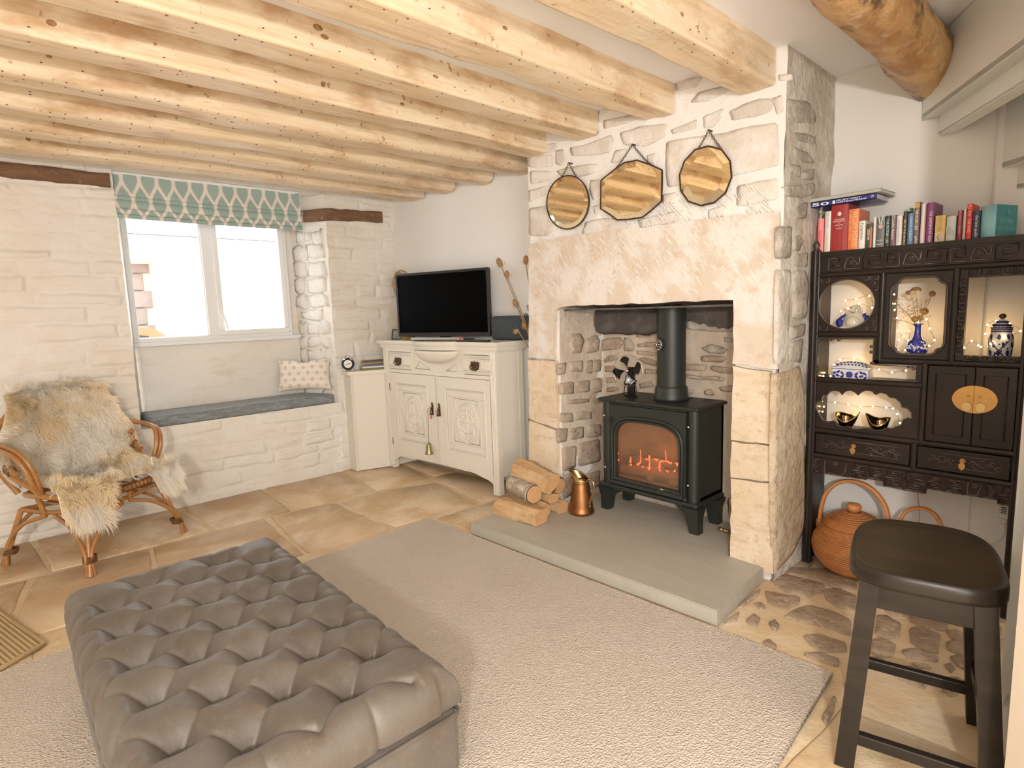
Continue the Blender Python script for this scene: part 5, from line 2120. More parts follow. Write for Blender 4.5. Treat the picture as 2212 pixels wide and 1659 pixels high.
mb.tube([(-4.55, 1.944, 2.25), (-4.548, 1.946, 1.6), (-4.55, 1.934, 1.30)], .0018, 5)
mb.build('pull_cord', MT['upvc'], bl, world=True)

# ================================================================== window seat cushion and scatter cushion
MT['seatpad'] = mat('blue_grey_tweed', (.20, .225, .235), .95, layers=[('noise', (60, 14, 90), .42, .62, (.34, .375, .385), .75), ('noise', (14, 90, 60), .5, .68, (.12, .125, .125), .5)], bumps=[('noise', 220, .4, .002)], sheen=.2)
sc_ = thing('seat_cushion', 'long blue-grey box cushion on the window seat', 'cushion', (-4.69, 1.42, .587))
def padf(a, b):
    th = 2 * math.pi * a
    c, s_ = math.cos(th), math.sin(th)
    e = .14
    hx_, hy_ = .178, .665
    X = math.copysign(abs(c) ** e, c) * hx_
    Y = math.copysign(abs(s_) ** e, s_) * hy_
    if Y < -.58 and X > .09:
        X -= .0
    zs = [(.0, .0), (.96, .0), (1.0, .008), (1.004, .035), (1.0, .062), (.965, .070), (.8, .074), (.4, .076), (0, .076)]
    k = min(int(b * 8 + 1e-6), 7)
    f = b * 8 - k
    r = zs[k][0] * (1 - f) + zs[k + 1][0] * f
    z = zs[k][1] * (1 - f) + zs[k + 1][1] * f
    ox, oy = hx_ - .02, hy_ - .02
    q = V((X, Y, 0))
    if b > .5 or b < .13:
        q = V((X * r, Y * (1 - (1 - r) * hx_ / hy_) if r > .5 else Y * r * (1 - .5 * hx_ / hy_) / .5, 0))
        q.x = X * r
    return V((q.x, q.y, z + .004 * noise.noise(V((q.x * 4, q.y * 4, 1))) * (1 if b > .6 else 0)))


mb = MB()
mb.box((0, 0, .036), (.350, 1.325, .072), .014)
mb.build('pad', MT['seatpad'], sc_)
mb = MB()
for z in (.005, .067):
    mb.tube([(-.170, -.657, z), (.170, -.657, z), (.1745, -.652, z), (.1745, .652, z), (.170, .657, z), (-.170, .657, z)], .0042, 6, closed=True)
mb.build('piping', MT['seatpad'], sc_)
sc_.location = (-4.69, 1.42, .587)


def spotmat():
    m = mat('printed_cotton', (.82, .77, .70), .95, bumps=[('noise', 60, .15, .003)])
    return m


MT['cotton'] = spotmat()
MT['spot'] = mat('tan_printed_motif', (.66, .46, .31), .95)
MT['spot2'] = mat('pale_tan_print', (.74, .60, .48), .95)
cu_ = thing('scatter_cushion', 'white cushion printed with tan flower roundels on the window seat', 'cushion', (-4.66, 1.86, .67))
nx = V((.80, -.52, .30)).normalized()
xa = V((0, 0, 1)).cross(nx).normalized()
ya = nx.cross(xa)
cc = at(658, 809, x=-4.60)
MC = Matrix(((xa.x, ya.x, nx.x, cc.x), (xa.y, ya.y, nx.y, cc.y), (xa.z, ya.z, nx.z, cc.z), (0, 0, 0, 1)))
HW, HH = .205, .128


def cush(u, v, side):
    w = (1 - abs(u) ** 2.6) ** .5 * (1 - abs(v) ** 2.6) ** .5 if abs(u) < 1 and abs(v) < 1 else 0
    pin = 1 - .07 * (1 - abs(v) ** 2) * abs(u) ** 3
    pin2 = 1 - .10 * (1 - abs(u) ** 2) * abs(v) ** 3
    x, y = u * HW * pin, v * HH * pin2
    y += -.020 * math.exp(-((u) / .22) ** 2) * max(0, v) ** 2
    return V((x, y, side * (.058 * w + .002) + .004 * noise.noise(V((u * 3, v * 3, side)))))


mb = MB()
for sd in (1, -1):
    mb.grid(lambda a, b: cush(a * 2 - 1, b * 2 - 1, sd), 30, 22, True, M=MC)
mb.build('cover', MT['cotton'], cu_, world=True)
k = 0
spots, spots2 = MB(), MB()
for r in range(5):
    for c in range(6):
        u = -.86 + c * .345 + (.17 if r % 2 else 0)
        v = -.80 + r * .40
        if abs(u) > .93:
            continue
        def on(du, dv):
            return cush(u + du / HW, v + dv / HH, 1) + V((0, 0, .0012))
        for rad, wd, dst in ((.0165, .0035, spots2), (.0125, .0028, spots), (.0065, .0045, spots)):
            n = 18
            ring = [6.2832 * i / n for i in range(n)]
            vi = [on(rad * math.cos(t), rad * math.sin(t)) for t in ring] + [on((rad - wd) * math.cos(t), (rad - wd) * math.sin(t)) for t in ring]
            dst.add(vi, [(i, (i + 1) % n, n + (i + 1) % n, n + i) for i in range(n)], True, MC)
        u2 = u + .1725
        if abs(u2) < .93:
            vi = [cush(u2 + .004 * math.cos(t) / HW, v + .004 * math.sin(t) / HH, 1) + V((0, 0, .0012)) for t in [6.2832 * i / 8 for i in range(8)]]
            spots.add(vi, [tuple(range(8))], False, MC)
spots.build('printed_roundels', MT['spot'], cu_, world=True, fix=False)
spots2.build('printed_rims', MT['spot2'], cu_, world=True, fix=False)

# ================================================================== boxed-in step, clock, stacked books
MT['cream'] = mat('cream_satin_paint', (.80, .75, .655), .42, bumps=[('noise', 30, .06, .003)])
MT['creamline'] = mat('painted_groove', (.55, .48, .38), .6)
bxr = thing('boxed_casing', 'narrow cream painted boxed casing beside the window seat', 'boxing', (-4.43, 2.32, 0))
mb = MB()
mb.prism([(-4.515, 2.175), (-4.385, 2.172), (-4.30, 2.46), (-4.30, 2.735), (-4.515, 2.725)], [], lambda a, b, d: V((a, b, d)), .004, .815)
mb.build('carcass', MT['cream'], bxr, world=True)
mb = MB()
mb.prism([(-4.515, 2.150), (-4.365, 2.147), (-4.275, 2.445), (-4.275, 2.735), (-4.515, 2.725)], [], lambda a, b, d: V((a, b, d)), .815, .845)
mb.build('top', MT['cream'], bxr, world=True)
mb = MB()
mb.bx(-4.388, -4.372, 2.168, 2.19, .004, .815, .002)
mb.build('corner_bead', MT['cream'], bxr, world=True)

MT['clockwhite'] = mat('clock_face_paper', (.85, .83, .78), .6)
ckp = at(751, 775, x=-4.42)
ck = thing('alarm_clock', 'twin-bell chrome and black alarm clock on the cream casing', 'clock', (ckp.x, ckp.y, .845))
cn = V((.86, -.50, .02)).normalized()
MK = frame_mat((ckp.x, ckp.y, .845 + .062), V((0, 0, 1)).cross(cn), cn.cross(V((0, 0, 1)).cross(cn)))
mb = MB()
mb.lathe([(0, -.022), (.046, -.022), (.050, -.016), (.051, .012), (.048, .018), (.044, .014), (.0, .012)], M=MK, n=30)
mb.build('case', MT['darkiron'], ck, world=True)
mb = MB()
mb.lathe([(0, .0135), (.0435, .0135)], M=MK, n=30)
mb.build('face', MT['clockwhite'], ck, world=True)
mb = MB()
mb.tube([(.0, .0, .0155), (-.026, -.008, .0155)], .0014, 4, M=MK)
mb.tube([(.0, .0, .0155), (.020, .004, .0155)], .0018, 4, M=MK)
mb.ball((0, 0, .0155), (.004, .004, .002), 8, 4, M=MK)
for k in range(12):
    a0 = k * .5236
    mb.box((.037 * math.cos(a0), .037 * math.sin(a0), .0142), (.0022, .0022, .0006), M=MK)
mb.build('hands', MT['darkiron'], ck, world=True)
mb = MB()
for s_ in (-1, 1):
    mb.lathe([(.0, .060), (.012, .058), (.020, .050), (.022, .043), (0, .043)], c=(0, 0, 0), n=16, M=MK @ Matrix.Rotation(s_ * -.55, 4, 'Z') @ Matrix.Rotation(-math.pi / 2, 4, 'X'))
mb.build('bells', MT['chrome'], ck, world=True)
mb = MB()
mb.tube(smooth_path([(-.030, .055, 0), (-.026, .075, 0), (0, .082, 0), (.026, .075, 0), (.030, .055, 0)], 4), .0022, 6, M=MK)
mb.tube([(0, .05, 0), (0, .068, 0)], .003, 6, M=MK)
for s_ in (-1, 1):
    mb.tube([(s_ * .028, -.036, 0), (s_ * .036, -.060, .004)], .004, 6, M=MK)
mb.build('handle_and_feet', MT['chrome'], ck, world=True)

MT['paper'] = mat('book_pages', (.80, .76, .68), .9, bumps=[('wavez', 900, .3, .001)])


def colmat(name, c, rough=.5):
    key = 'c_' + name
    if key not in MT:
        MT[key] = mat(name, c, rough)
    return MT[key]


def book_flat(label, c, ax, L_, D_, T_, col, name='book', group=None):
    """book lying flat: spine along ax, spine faces -normal"""
    c, ax = V(c), V(ax).normalized()
    nb = V((0, 0, 1)).cross(ax)
    Mb = Matrix(((ax.x, nb.x, 0, c.x), (ax.y, nb.y, 0, c.y), (0, 0, 1, c.z), (0, 0, 0, 1)))
    t = thing(name, label, 'book', c, 0, group)
    mb = MB()
    mb.box((0, 0, .001), (L_, D_, .002), M=Mb)
    mb.box((0, 0, T_ - .001), (L_, D_, .002), M=Mb)
    mb.box((0, -D_ / 2 + .001, T_ / 2), (L_, .002, T_), M=Mb)
    mb.build('cover', col, t, world=True)
    mb = MB()
    mb.box((0, .0, T_ / 2), (L_ - .006, D_ - .006, T_ - .004), M=Mb)
    mb.build('pages', MT['paper'], t, world=True)
    return t, Mb


zc = .845
axb = V((.30, .95, 0))
for lab, T_, L_, D_, c_, off in (
    ('olive green book at the bottom of the flat stack by the clock', .017, .22, .15, colmat('olive_cover', (.22, .20, .06)), (0, 0)),
    ('white book lying second in the flat stack by the clock', .014, .23, .16, colmat('white_cover', (.78, .75, .70)), (-.004, .01)),
    ('book with a navy spine label lying mid-stack by the clock', .019, .21, .15, colmat('navy_label_cover', (.10, .12, .20)), (.006, .014)),
    ('mustard spined book lying high in the stack by the clock', .011, .22, .15, colmat('mustard_cover', (.50, .34, .12)), (.0, .014)),
    ('dark brown book with salmon end topping the stack by the clock', .011, .20, .14, colmat('brown_cover', (.12, .07, .05)), (.004, .016))):
    book_flat(lab, (-4.40 + off[0], 2.40 + off[1], zc), axb, L_, D_, T_, c_, group='books stacked flat by the clock')
    zc += T_ + .0005

# ================================================================== sideboard
CBA = math.atan2(.104, 1.324)
CL_ = 1.328
cb = thing('sideboard', 'cream painted carved sideboard with two doors under the television', 'sideboard', (-4.306, 2.442, 0), CBA)
CD = .285
mb = MB()
mb.bx(0, .072, 0, .05, .003, 1.028, .003)
mb.bx(CL_ - .062, CL_, 0, .05, .003, 1.028, .003)
mb.bx(0, .03, CD - .05, CD, .003, 1.028)
mb.bx(CL_ - .03, CL_, CD - .05, CD, .003, 1.028)
mb.bx(0.004, .022, .04, CD - .01, .13, 1.028)
mb.prism([(.04, .10), (.06, .13), (CD - .06, .13), (CD - .04, .10), (CD - .04, 1.028), (.04, 1.028)], [], lambda a, b, d: V((d, a, b)), CL_ - .022, CL_ - .004)
mb.bx(.02, CL_ - .02, CD - .02, CD - .004, .12, 1.028)
mb.bx(.02, CL_ - .02, .02, CD - .02, .125, .145)
mb.bx(.072, CL_ - .062, .004, .045, .825, .852)
mb.bx(.072, CL_ - .062, .004, .045, .997, 1.028)
mb.bx(.380, .400, .004, .04, .852, .997)
mb.bx(.985, 1.005, .004, .04, .852, .997)
mb.bx(.672, .700, .010, .04, .14, .825)
mb.build('carcass', MT['cream'], cb)
# reeded posts
mb = MB()
for x in (.018, .036, .054):
    mb.tube([(x, .001, .03), (x, .001, 1.02)], .0065, 6)
for x in (CL_ - .046, CL_ - .031, CL_ - .016):
    mb.tube([(x, .001, .03), (x, .001, 1.02)], .006, 6)
for x in (.679, .686, .693):
    mb.tube([(x, .009, .15), (x, .009, .82)], .0035, 6)
for x in (.385, .395, .99, 1.0):
    mb.tube([(x, .003, .86), (x, .003, .99)], .0045, 6)
mb.build('reeding', MT['cream'], cb)
# top: stepped moulding following a bowed middle
def topring(o):
    pts = [(-.055 - o + .055, CD + .004)]
    pts = [(-.040 - o, CD + .002), (-.040 - o, -.028 - o), (.44 - o * .5, -.030 - o)]
    for i in range(13):
        f = i / 12
        pts.append((.46 + .50 * f, -.032 - o - .075 * math.sin(math.pi * f) ** .9))
    pts += [(.98 + o * .5, -.030 - o), (CL_ + .048 + o, -.028 - o), (CL_ + .048 + o, CD + .002)]
    return pts


mb = MB()
for z0, z1, o in ((1.026, 1.040, -.022), (1.040, 1.050, -.012), (1.050, 1.060, -.018), (1.060, 1.072, -.004), (1.072, 1.080, .004), (1.080, 1.088, .0)):
    mb.prism(topring(o), [], lambda a, b, d: V((a, b, d)), z0, z1)
mb.build('top', MT['cream'], cb)
# bowed carved bowl under the middle
def bowl(a, b):
    f = a
    th = math.pi * f
    x = .701 - .245 * math.cos(th) * (1 - .0 * b)
    rr_ = math.sqrt(max(0, 1 - b * b))
    x = .701 - .243 * math.cos(th) * rr_
    y = .004 - .090 * math.sin(th) * rr_
    y -= .004 * abs(math.sin(f * 28)) * (1 - b) * (b > .12)
    return V((x, y, 1.018 - .098 * b))


mb = MB()
mb.grid(bowl, 60, 14)
mb.build('carved_bowl', MT['cream'], cb, fix=False)
mb = MB()
mb.bx(.400, .985, .012, .03, .852, 1.0)
mb.build('centre_panel', MT['cream'], cb)
mb = MB()
for pl in ([(.425, .872), (.475, .925), (.60, .868), (.425, .868)], [(.975, .872), (.925, .925), (.80, .868), (.975, .868)]):
    mb.tube([V((a, .011, b)) for a, b in pl], .0035, 5, closed=True)
for k in range(4):
    mb.tube([V((.44 + .02 * k, .011, .875)), V((.47 + .004 * k, .011, .91 - .008 * k))], .003, 5)
    mb.tube([V((.96 - .02 * k, .011, .875)), V((.93 - .004 * k, .011, .91 - .008 * k))], .003, 5)
mb.build('spandrel_carving', MT['cream'], cb)
# drawers
MT['bronze'] = mat('antique_bronze_pull', (.16, .10, .06), .35, .8)
for x0, x1, hx_ in ((.092, .378, .226), (1.006, 1.290, 1.138)):
    mb = MB()
    mb.bx(x0, x1, -.004, .03, .856, .993, .003)
    for z in (.866, .876, .888, .962, .974, .986):
        mb.tube([(x0 + .004, -.005, z), (x1 - .004, -.005, z)], .0055, 6)
    for k in range(int((x1 - x0) / .012) - 1):
        x = x0 + .012 + k * .012
        mb.tube([(x, -.004, .898), (x, -.004, .952)], .0028, 5)
    mb.bx(hx_ + .055, hx_ + .068, -.010, 0, .900, .950, .002)
    dr = mb.build('drawer', MT['cream'], cb)
    mb = MB()
    # pierced shield-shaped plate and bail
    mb.prism([(hx_ - .042, .945), (hx_ - .03, .952), (hx_ - .012, .945), (hx_, .954), (hx_ + .012, .945), (hx_ + .03, .952), (hx_ + .042, .945), (hx_ + .04, .915), (hx_ + .03, .895), (hx_, .882), (hx_ - .03, .895), (hx_ - .04, .915)], [], lambda a, b, d: V((a, d, b)), -.014, -.009)
    mb.tube(smooth_path([(hx_ - .032, -.016, .935), (hx_ - .034, -.030, .910), (hx_, -.034, .892), (hx_ + .034, -.030, .910), (hx_ + .032, -.016, .935)], 4), .0045, 6)
    for q in range(5):
        mb.ball((hx_ - .024 + .012 * q, -.017, .93 - .008 * (q % 2)), .006, 6, 4)
    for q in range(4):
        mb.ball((hx_ - .018 + .012 * q, -.017, .906), .005, 6, 4)
    mb.build('pull', MT['bronze'], dr)
# doors
for x0, x1, px0, px1, ox_ in ((.078, .668, .170, .570, .378), (.704, 1.278, .790, 1.212, 1.010)):
    mb = MB()
    mb.prism([(x0, .14), (x1, .14), (x1, .822), (x0, .822)], [[(px0, .264), (px1, .264), (px1, .740), (px0, .740)]], lambda a, b, d: V((a, d, b)), .0, .022)
    dr = mb.build('door', MT['cream'], cb)
    mb = MB()
    mb.bx(px0 - .005, px1 + .005, .010, .018, .259, .745)
    pn = mb.build('panel', MT['cream'], dr)
    mb = MB()
    for o_, r_ in ((0, .009), (.014, .005)):
        q = [(px0 + o_, .264 + o_), (px1 - o_, .264 + o_), (px1 - o_, .740 - o_), (px0 + o_, .740 - o_)]
        mb.tube([V((a, .002 + o_ * .3, b)) for a, b in q], r_, 6, closed=True, smooth=False)
    mb.build('panel_moulding', MT['cream'], dr)
    mb = MB()
    # incised lines, inner square, oval and foliage, all in low relief
    for dz in (.325, .678):
        mb.tube([(px0 + .02, .0095, dz), (px1 - .02, .0095, dz)], .0035, 4)
    for dx_ in (px0 + .06, px1 - .06):
        mb.tube([(dx_, .0095, .285), (dx_, .0095, .72)], .0035, 4)
    mb.tube([V((a, .0095, b)) for a, b in ((px0 + .075, .34), (px1 - .075, .34), (px1 - .075, .665), (px0 + .075, .665))], .005, 5, closed=True)
    ov = lambda rx, rz_: [V((ox_ + rx * math.cos(t), .0095, .495 + rz_ * math.sin(t))) for t in [6.2832 * i / 40 for i in range(40)]]
    mb.tube(ov(.112, .153), .008, 6, closed=True)
    mb.tube(ov(.096, .140), .006, 6, closed=True)
    mb.tube([(ox_,   .007, .385), (ox_ + .002, .008, .50), (ox_,   .007, .61)], [.006, .007, .005], 6)
    for q in range(6):
        mb.ball((ox_ - .065 + .026 * q,   .007, .498 + .004 * (q % 2)), (.014, .010, .009), 8, 5)
    for s_ in (-1, 1):
        mb.tube(smooth_path([(ox_,   .007, .42), (ox_ + s_ * .035, .008, .43), (ox_ + s_ * .06, .008, .455), (ox_ + s_ * .07,   .007, .42), (ox_ + s_ * .05,   .007, .395), (ox_ + s_ * .03,   .007, .38)], 4), .011, 6)
        mb.tube(smooth_path([(ox_,   .007, .60), (ox_ + s_ * .03, .008, .595), (ox_ + s_ * .055, .008, .57), (ox_ + s_ * .05,   .007, .545), (ox_ + s_ * .072,   .007, .525)], 4),   .007, 6)
        for q in range(3):
            mb.ball((ox_ + s_ * (.03 + .016 * q),   .007, .555 - .02 * q), (.010, .009, .013), 8, 5)
        for zc_ in (.352, .652):
            for q in range(4):
                xx = ox_ + s_ * (.118)
                mb.tube([(xx,   .007, zc_), (xx - s_ * (.030 - .006 * q), .0095, zc_ + (.012 + .008 * q) * (1 if zc_ < .5 else -1))], .003, 4)
    for q in range(4):
        mb.ball((ox_ - .03 + .02 * q,   .007, .368), (.008, .007, .008), 8, 4)
    mb.build('oval_carving', MT['cream'], dr)
    hx_ = .612 if x0 < .5 else .712
    if x0 < .5:
        hx_ = .628
    mb = MB()
    mb.bx(hx_ - .010, hx_ + .010, -.006, 0, .515, .60, .003)
    mb.ball((hx_, -.006, .605), (.010, .006, .012), 8, 5)
    mb.ball((hx_, -.010, .575), (.012, .008, .012), 8, 5)
    mb.lathe([(.0, 0), (.008, -.008), (.010, -.03), (.013, -.045), (.009, -.055), (0, -.057)], (hx_, -.018, .572), 10)
    mb.build('drop_handle', MT['bronze'], dr)
    for z in (.24, .70):
        mb = MB()
        hx2 = x0 - .004 if x0 < .5 else x1 + .004
        mb.tube([(hx2, .0, z - .03), (hx2, .0, z + .03)], .004, 6)
        mb.build('hinge', MT['bronze'], dr)
# shaped apron below the doors
ap = [(.072, .14), (.072, .070), (.098, .080)]
for i in range(25):
    f = i / 24
    x = .105 + (1.258 - .105) * f
    z = .082 + .050 * math.sin(math.pi * f) ** .35 + .006 * math.sin(f * 25) * (1 if f < .22 or f > .78 else 0)
    ap.append((x, min(z, .132)))
ap += [(1.266, .062), (1.266, .14)]
mb = MB()
mb.prism(ap, [], lambda a, b, d: V((a, d, b)), .004, .020)
mb.build('apron', MT['cream'], cb)

# little bell hung on a cord from the left door handle
MT['greenbrass'] = mat('greenish_brass', (.34, .32, .16), .4, .9)
MT['cord'] = mat('dark_cord', (.10, .08, .07), .9)
MT['redtag'] = mat('red_bead', (.75, .10, .05), .4)
cbm = cb.matrix_basis
tb = thing('hanging_bell', 'small green-brass bell on a cord from the sideboard door handle', 'bell', cbm @ V((.592, -.03, .30)))
mb = MB()
mb.tube([cbm @ V((.622, -.026, .575)), cbm @ V((.600, -.028, .555)), cbm @ V((.596, -.028, .30))], .0018, 5)
mb.build('cord', MT['cord'], tb, world=True)
mb = MB()
mb.lathe([(0, .055), (.006, .055), (.008, .047), (.018, .042), (.020, .03), (.021, .015), (.024, -.01), (.032, -.032), (.033, -.038), (.028, -.036), (0, -.01)], cbm @ V((.592, -.030, .245)), 20)
mb.build('bell_body', MT['greenbrass'], tb, world=True)
mb = MB()
mb.ball(cbm @ V((.632, -.022, .502)), (.010, .006, .014), 10, 6)
mb.tube([cbm @ V((.630, -.022, .512)), cbm @ V((.628, -.02, .55))], .0014, 4)
mb.build('red_tag', MT['redtag'], tb, world=True)

# ================================================================== television
MT['tvframe'] = mat('gloss_black_bezel', (.02, .018, .022), .18)
MT['screen'] = mat('switched_off_screen', (.001, .001, .0012), .35, spec=.04)
MT['silver'] = mat('silver_plastic', (.55, .54, .52), .35, .5)
p0, p1 = V((-4.078, 2.47, 1.118)), V((-3.243, 2.737, 1.118))
xa = (p1 - p0).normalized()
TW = (p1 - p0).length
MTV = frame_mat(p0, xa, V((0, 0, 1)))       # local z points out of the screen
tv = thing('television', 'flat black television switched off on the cream sideboard', 'television', ((p0.x + p1.x) / 2, (p0.y + p1.y) / 2, 1.09))
TH = .498
mb = MB()
mb.prism([(0, 0), (TW, 0), (TW, TH), (0, TH)], [[(.018, .030), (TW - .018, .030), (TW - .018, TH - .018), (.018, TH - .018)]], lambda a, b, d: MTV @ V((a, b, d)), -.01, .006)
mb.build('bezel', MT['tvframe'], tv, world=True)
mb = MB()
mb.box((TW / 2, TH / 2 + .006, -.002), (TW - .034, TH - .046, .004), M=MTV)
mb.build('screen', MT['screen'], tv, world=True)
mb = MB()
mb.box((TW / 2, TH / 2, -.020), (TW - .004, TH - .004, .028), .006, M=MTV)
mb.box((TW / 2 + .02, TH * .4, -.045), (TW * .7, TH * .5, .05), .015, M=MTV)
mb.build('back_shell', MT['tvframe'], tv, world=True)
mb = MB()
mb.box((TW / 2, .0, -.04), (.10, .10, .02), .004, M=MTV)
mb.box((TW / 2, -.025, -.02), (.46, .008, .16), .003, M=MTV)
mb.build('stand', MT['tvframe'], tv, world=True)
mb = MB()
mb.box((TW / 2 - .02, -.014, .055), (.50, .020, .012), .003, M=MTV)
mb.build('base_bar', MT['silver'], tv, world=True)
mb = MB()
mb.box((TW - .23, -.010, .064), (.022, .020, .006), .003, M=MTV)
mb.build('red_sticker', MT['redtag'], tv, world=True)

# remotes, speaker, vase, frames on the sideboard
CT = 1.0885
for lab, a, b, hgt in (('slim black remote control lying by the television stand', 1.05, -.012, .012), ('second remote control with pale face at the sideboard right corner', 1.19, .004, .013)):
    t = thing('remote_control', lab, 'remote control', cbm @ V((a, b, CT)), CBA + .15, 'remote controls on the sideboard')
    mb = MB()
    mb.box((0, 0, hgt / 2 + .0005), (.15, .038, hgt), .004)
    mb.build('body', MT['black'], t)
    mb = MB()
    mb.box((0, 0, hgt + .0012), (.135, .026, .0014), .0004)
    mb.build('keypad', MT['silver'], t)
MT['speaker'] = mat('slate_speaker_cloth', (.045, .055, .065), .8, bumps=[('voro', 300, .3, .002)])
q0 = at(1069, 730, y=2.80)
q1 = at(1150, 730, y=2.80)
sp = thing('speaker', 'slate grey cloth-covered wireless speaker at the right of the sideboard', 'speaker', (-3.05, 2.77, CT))
spm = Matrix.Translation(V((-3.055, 2.775, CT + .088))) @ Matrix.Rotation(.12, 4, 'Z')
mb = MB()
mb.box((0, 0, 0), (.36, .065, .172), .026, M=spm, smooth=True)
mb.build('cloth_body', MT['speaker'], sp, world=True)
mb = MB()
mb.tube([spm @ V(p) for p in ((.12, 0, .086), (.125, 0, .096), (.15, 0, .096), (.155, 0, .086))], .003, 6)
mb.build('carry_loop', MT['black'], sp, world=True)

MT['goldvase'] = mat('hammered_gold_vase', (.62, .44, .17), .28, 1.0, bumps=[('voro', 120, .35, .003)])
MT['hydrangea'] = mat('dried_hydrangea', (.50, .29, .13), .9, layers=[('noise', 30, .42, .68, (.66, .46, .24), .8)], rv=.1)
vp = cbm @ V((.135, .17, CT))
vv = thing('gold_vase', 'gold vase of dried brown hydrangea half behind the television', 'vase', vp)
mb = MB()
mb.lathe([(0, 0), (.055, 0), (.058, .006), (.060, .02), (.080, .07), (.092, .14), (.088, .20), (.066, .27), (.040, .32), (.035, .34), (.030, .335), (.0, .33)], n=28)
mb.build('vase_body', MT['goldvase'], vv)
rr = random.Random(4)
mb = MB()
for k in range(150):
    d = V((rr.gauss(0, 1), rr.gauss(0, 1), rr.gauss(0, 1))).normalized()
    c_ = V((-.02, -.02, .455)) + V((d.x * .075, d.y * .075, d.z * .115))
    for q in range(4):
        e1 = V((rr.gauss(0, 1), rr.gauss(0, 1), rr.gauss(0, 1))).normalized()
        e2 = e1.cross(d).normalized()
        mb.add([c_, c_ + e2 * .010 + e1 * .006, c_ + e2 * .020 + d * .004, c_ + e2 * .010 - e1 * .006], [(0, 1, 2, 3)], True)
mb.build('dried_petals', MT['hydrangea'], vv, fix=False)
mb = MB()
mb.tube([(0, 0, .30), (-.01, -.01, .40)], .005, 6)
mb.build('stem', MT['oldoak'], vv)
MT['photo'] = mat('old_photograph', (.22, .20, .17), .4, layers=[('noise', 30, .45, .6, (.52, .49, .44), .9)])
pf = thing('photo_frame', 'small dark framed photograph at the left end of the sideboard', 'picture frame', cbm @ V((.07, .12, CT)), CBA + .25)
mb = MB()
mb.prism([(-.075, 0), (.075, 0), (.075, .085), (-.075, .085)], [[(-.067, .008), (.067, .008), (.067, .077), (-.067, .077)]], lambda a, b, d: V((a, d + b * .2, b)), -.006, .006)
mb.build('frame', MT['black'], pf)
mb = MB()
mb.prism([(-.067, .008), (.067, .008), (.067, .077), (-.067, .077)], [], lambda a, b, d: V((a, d + b * .2, b)), -.001, .002)
mb.build('photograph', MT['photo'], pf)
MT['pinkbox'] = mat('salmon_card', (.55, .28, .17), .7, layers=[('noise', 25, .5, .7, (.30, .13, .08), .6)])
kb = thing('card_box', 'salmon coloured small box standing behind the flat books', 'box', (-4.36, 2.655, .845))
mb = MB()
mb.bx(-4.45, -4.31, 2.65, 2.70, .8455, 1.085, .003)
mb.build('carton', MT['pinkbox'], kb, world=True)
mb = MB()
mb.bx(-4.452, -4.308, 2.648, 2.702, 1.02, 1.06)
mb.build('printed_band', MT['brass'], kb, world=True)

# dried teasels leaning from behind the chimney corner
MT['teasel'] = mat('dried_teasel_head', (.36, .19, .075), .9, layers=[('noise', 60, .45, .65, (.52, .33, .15), .7)])
MT['teaselstem'] = mat('dried_stem', (.36, .26, .15), .8)
TY = 2.70
base_ = V((-2.72, 2.74, .92))
for k, (hu, hv, ln, lab, dirn) in enumerate([(1079, 567, .034, 'tall dried teasel reaching highest beside the television', (-.55, .85)), (1095, 592, .024, 'dried teasel just below the tallest head', (-.2, .9)), (1113, 655, .028, 'dried teasel hanging at mid height by the chimney', (-.5, .8)), (1115, 716, .026, 'lowest dried teasel drooping over the speaker', (-.9, -.3)), (1133, 703, .028, 'dried teasel head close to the chimney above the lowest one', (-.6, .8)), (1136, 562, .028, 'dried teasel half hidden by the chimney edge at the top', (.05, 1)), (1143, 665, .02, 'tiny dried teasel tip peeping from the chimney edge', (-.4, .9))]):
    p = at(hu, hv, y=TY)
    t = thing('dried_teasel', lab, 'dried flower', p, 0, 'dried teasels by the chimney')
    d = V((dirn[0], 0, dirn[1])).normalized()
    M3 = frame_mat(p, d.orthogonal(), d.cross(d.orthogonal()))
    mb = MB()
    mb.ball((0, 0, 0), (ln * .62, ln * .62, ln), 12, 8, M=M3)
    rr = random.Random(k)
    for q in range(70):
        th, ph = rr.uniform(0, 6.28), math.acos(rr.uniform(-1, 1))
        n_ = V((math.sin(ph) * math.cos(th), math.sin(ph) * math.sin(th), math.cos(ph)))
        b0 = V((n_.x * ln * .6, n_.y * ln * .6, n_.z * ln))
        sd = n_.orthogonal().normalized() * .0012
        mb.add([b0 - sd, b0 + sd, b0 + n_ * .008 + V((0, 0, .006))], [(0, 1, 2)], False, M3)
    mb.build('seed_head', MT['teasel'], t, world=True)
    mb = MB()
    mb.tube(smooth_path([p - d * ln * .8, p.lerp(base_, .4) + V((-.01, 0, .02)), base_], 5), .0035, 6)
    mb.build('stem', MT['teaselstem'], t, world=True)
    mb = MB()
    for q in range(5):
        th = q * 1.257
        o_ = V((math.cos(th), math.sin(th), 0))
        mb.tube([V((0, 0, -ln)), o_ * ln * .7 + V((0, 0, -ln * .9)), o_ * ln * 1.2 + V((0, 0, -ln * .1))], .0010, 4, M=M3)
    mb.build('bracts', MT['teaselstem'], t, world=True)
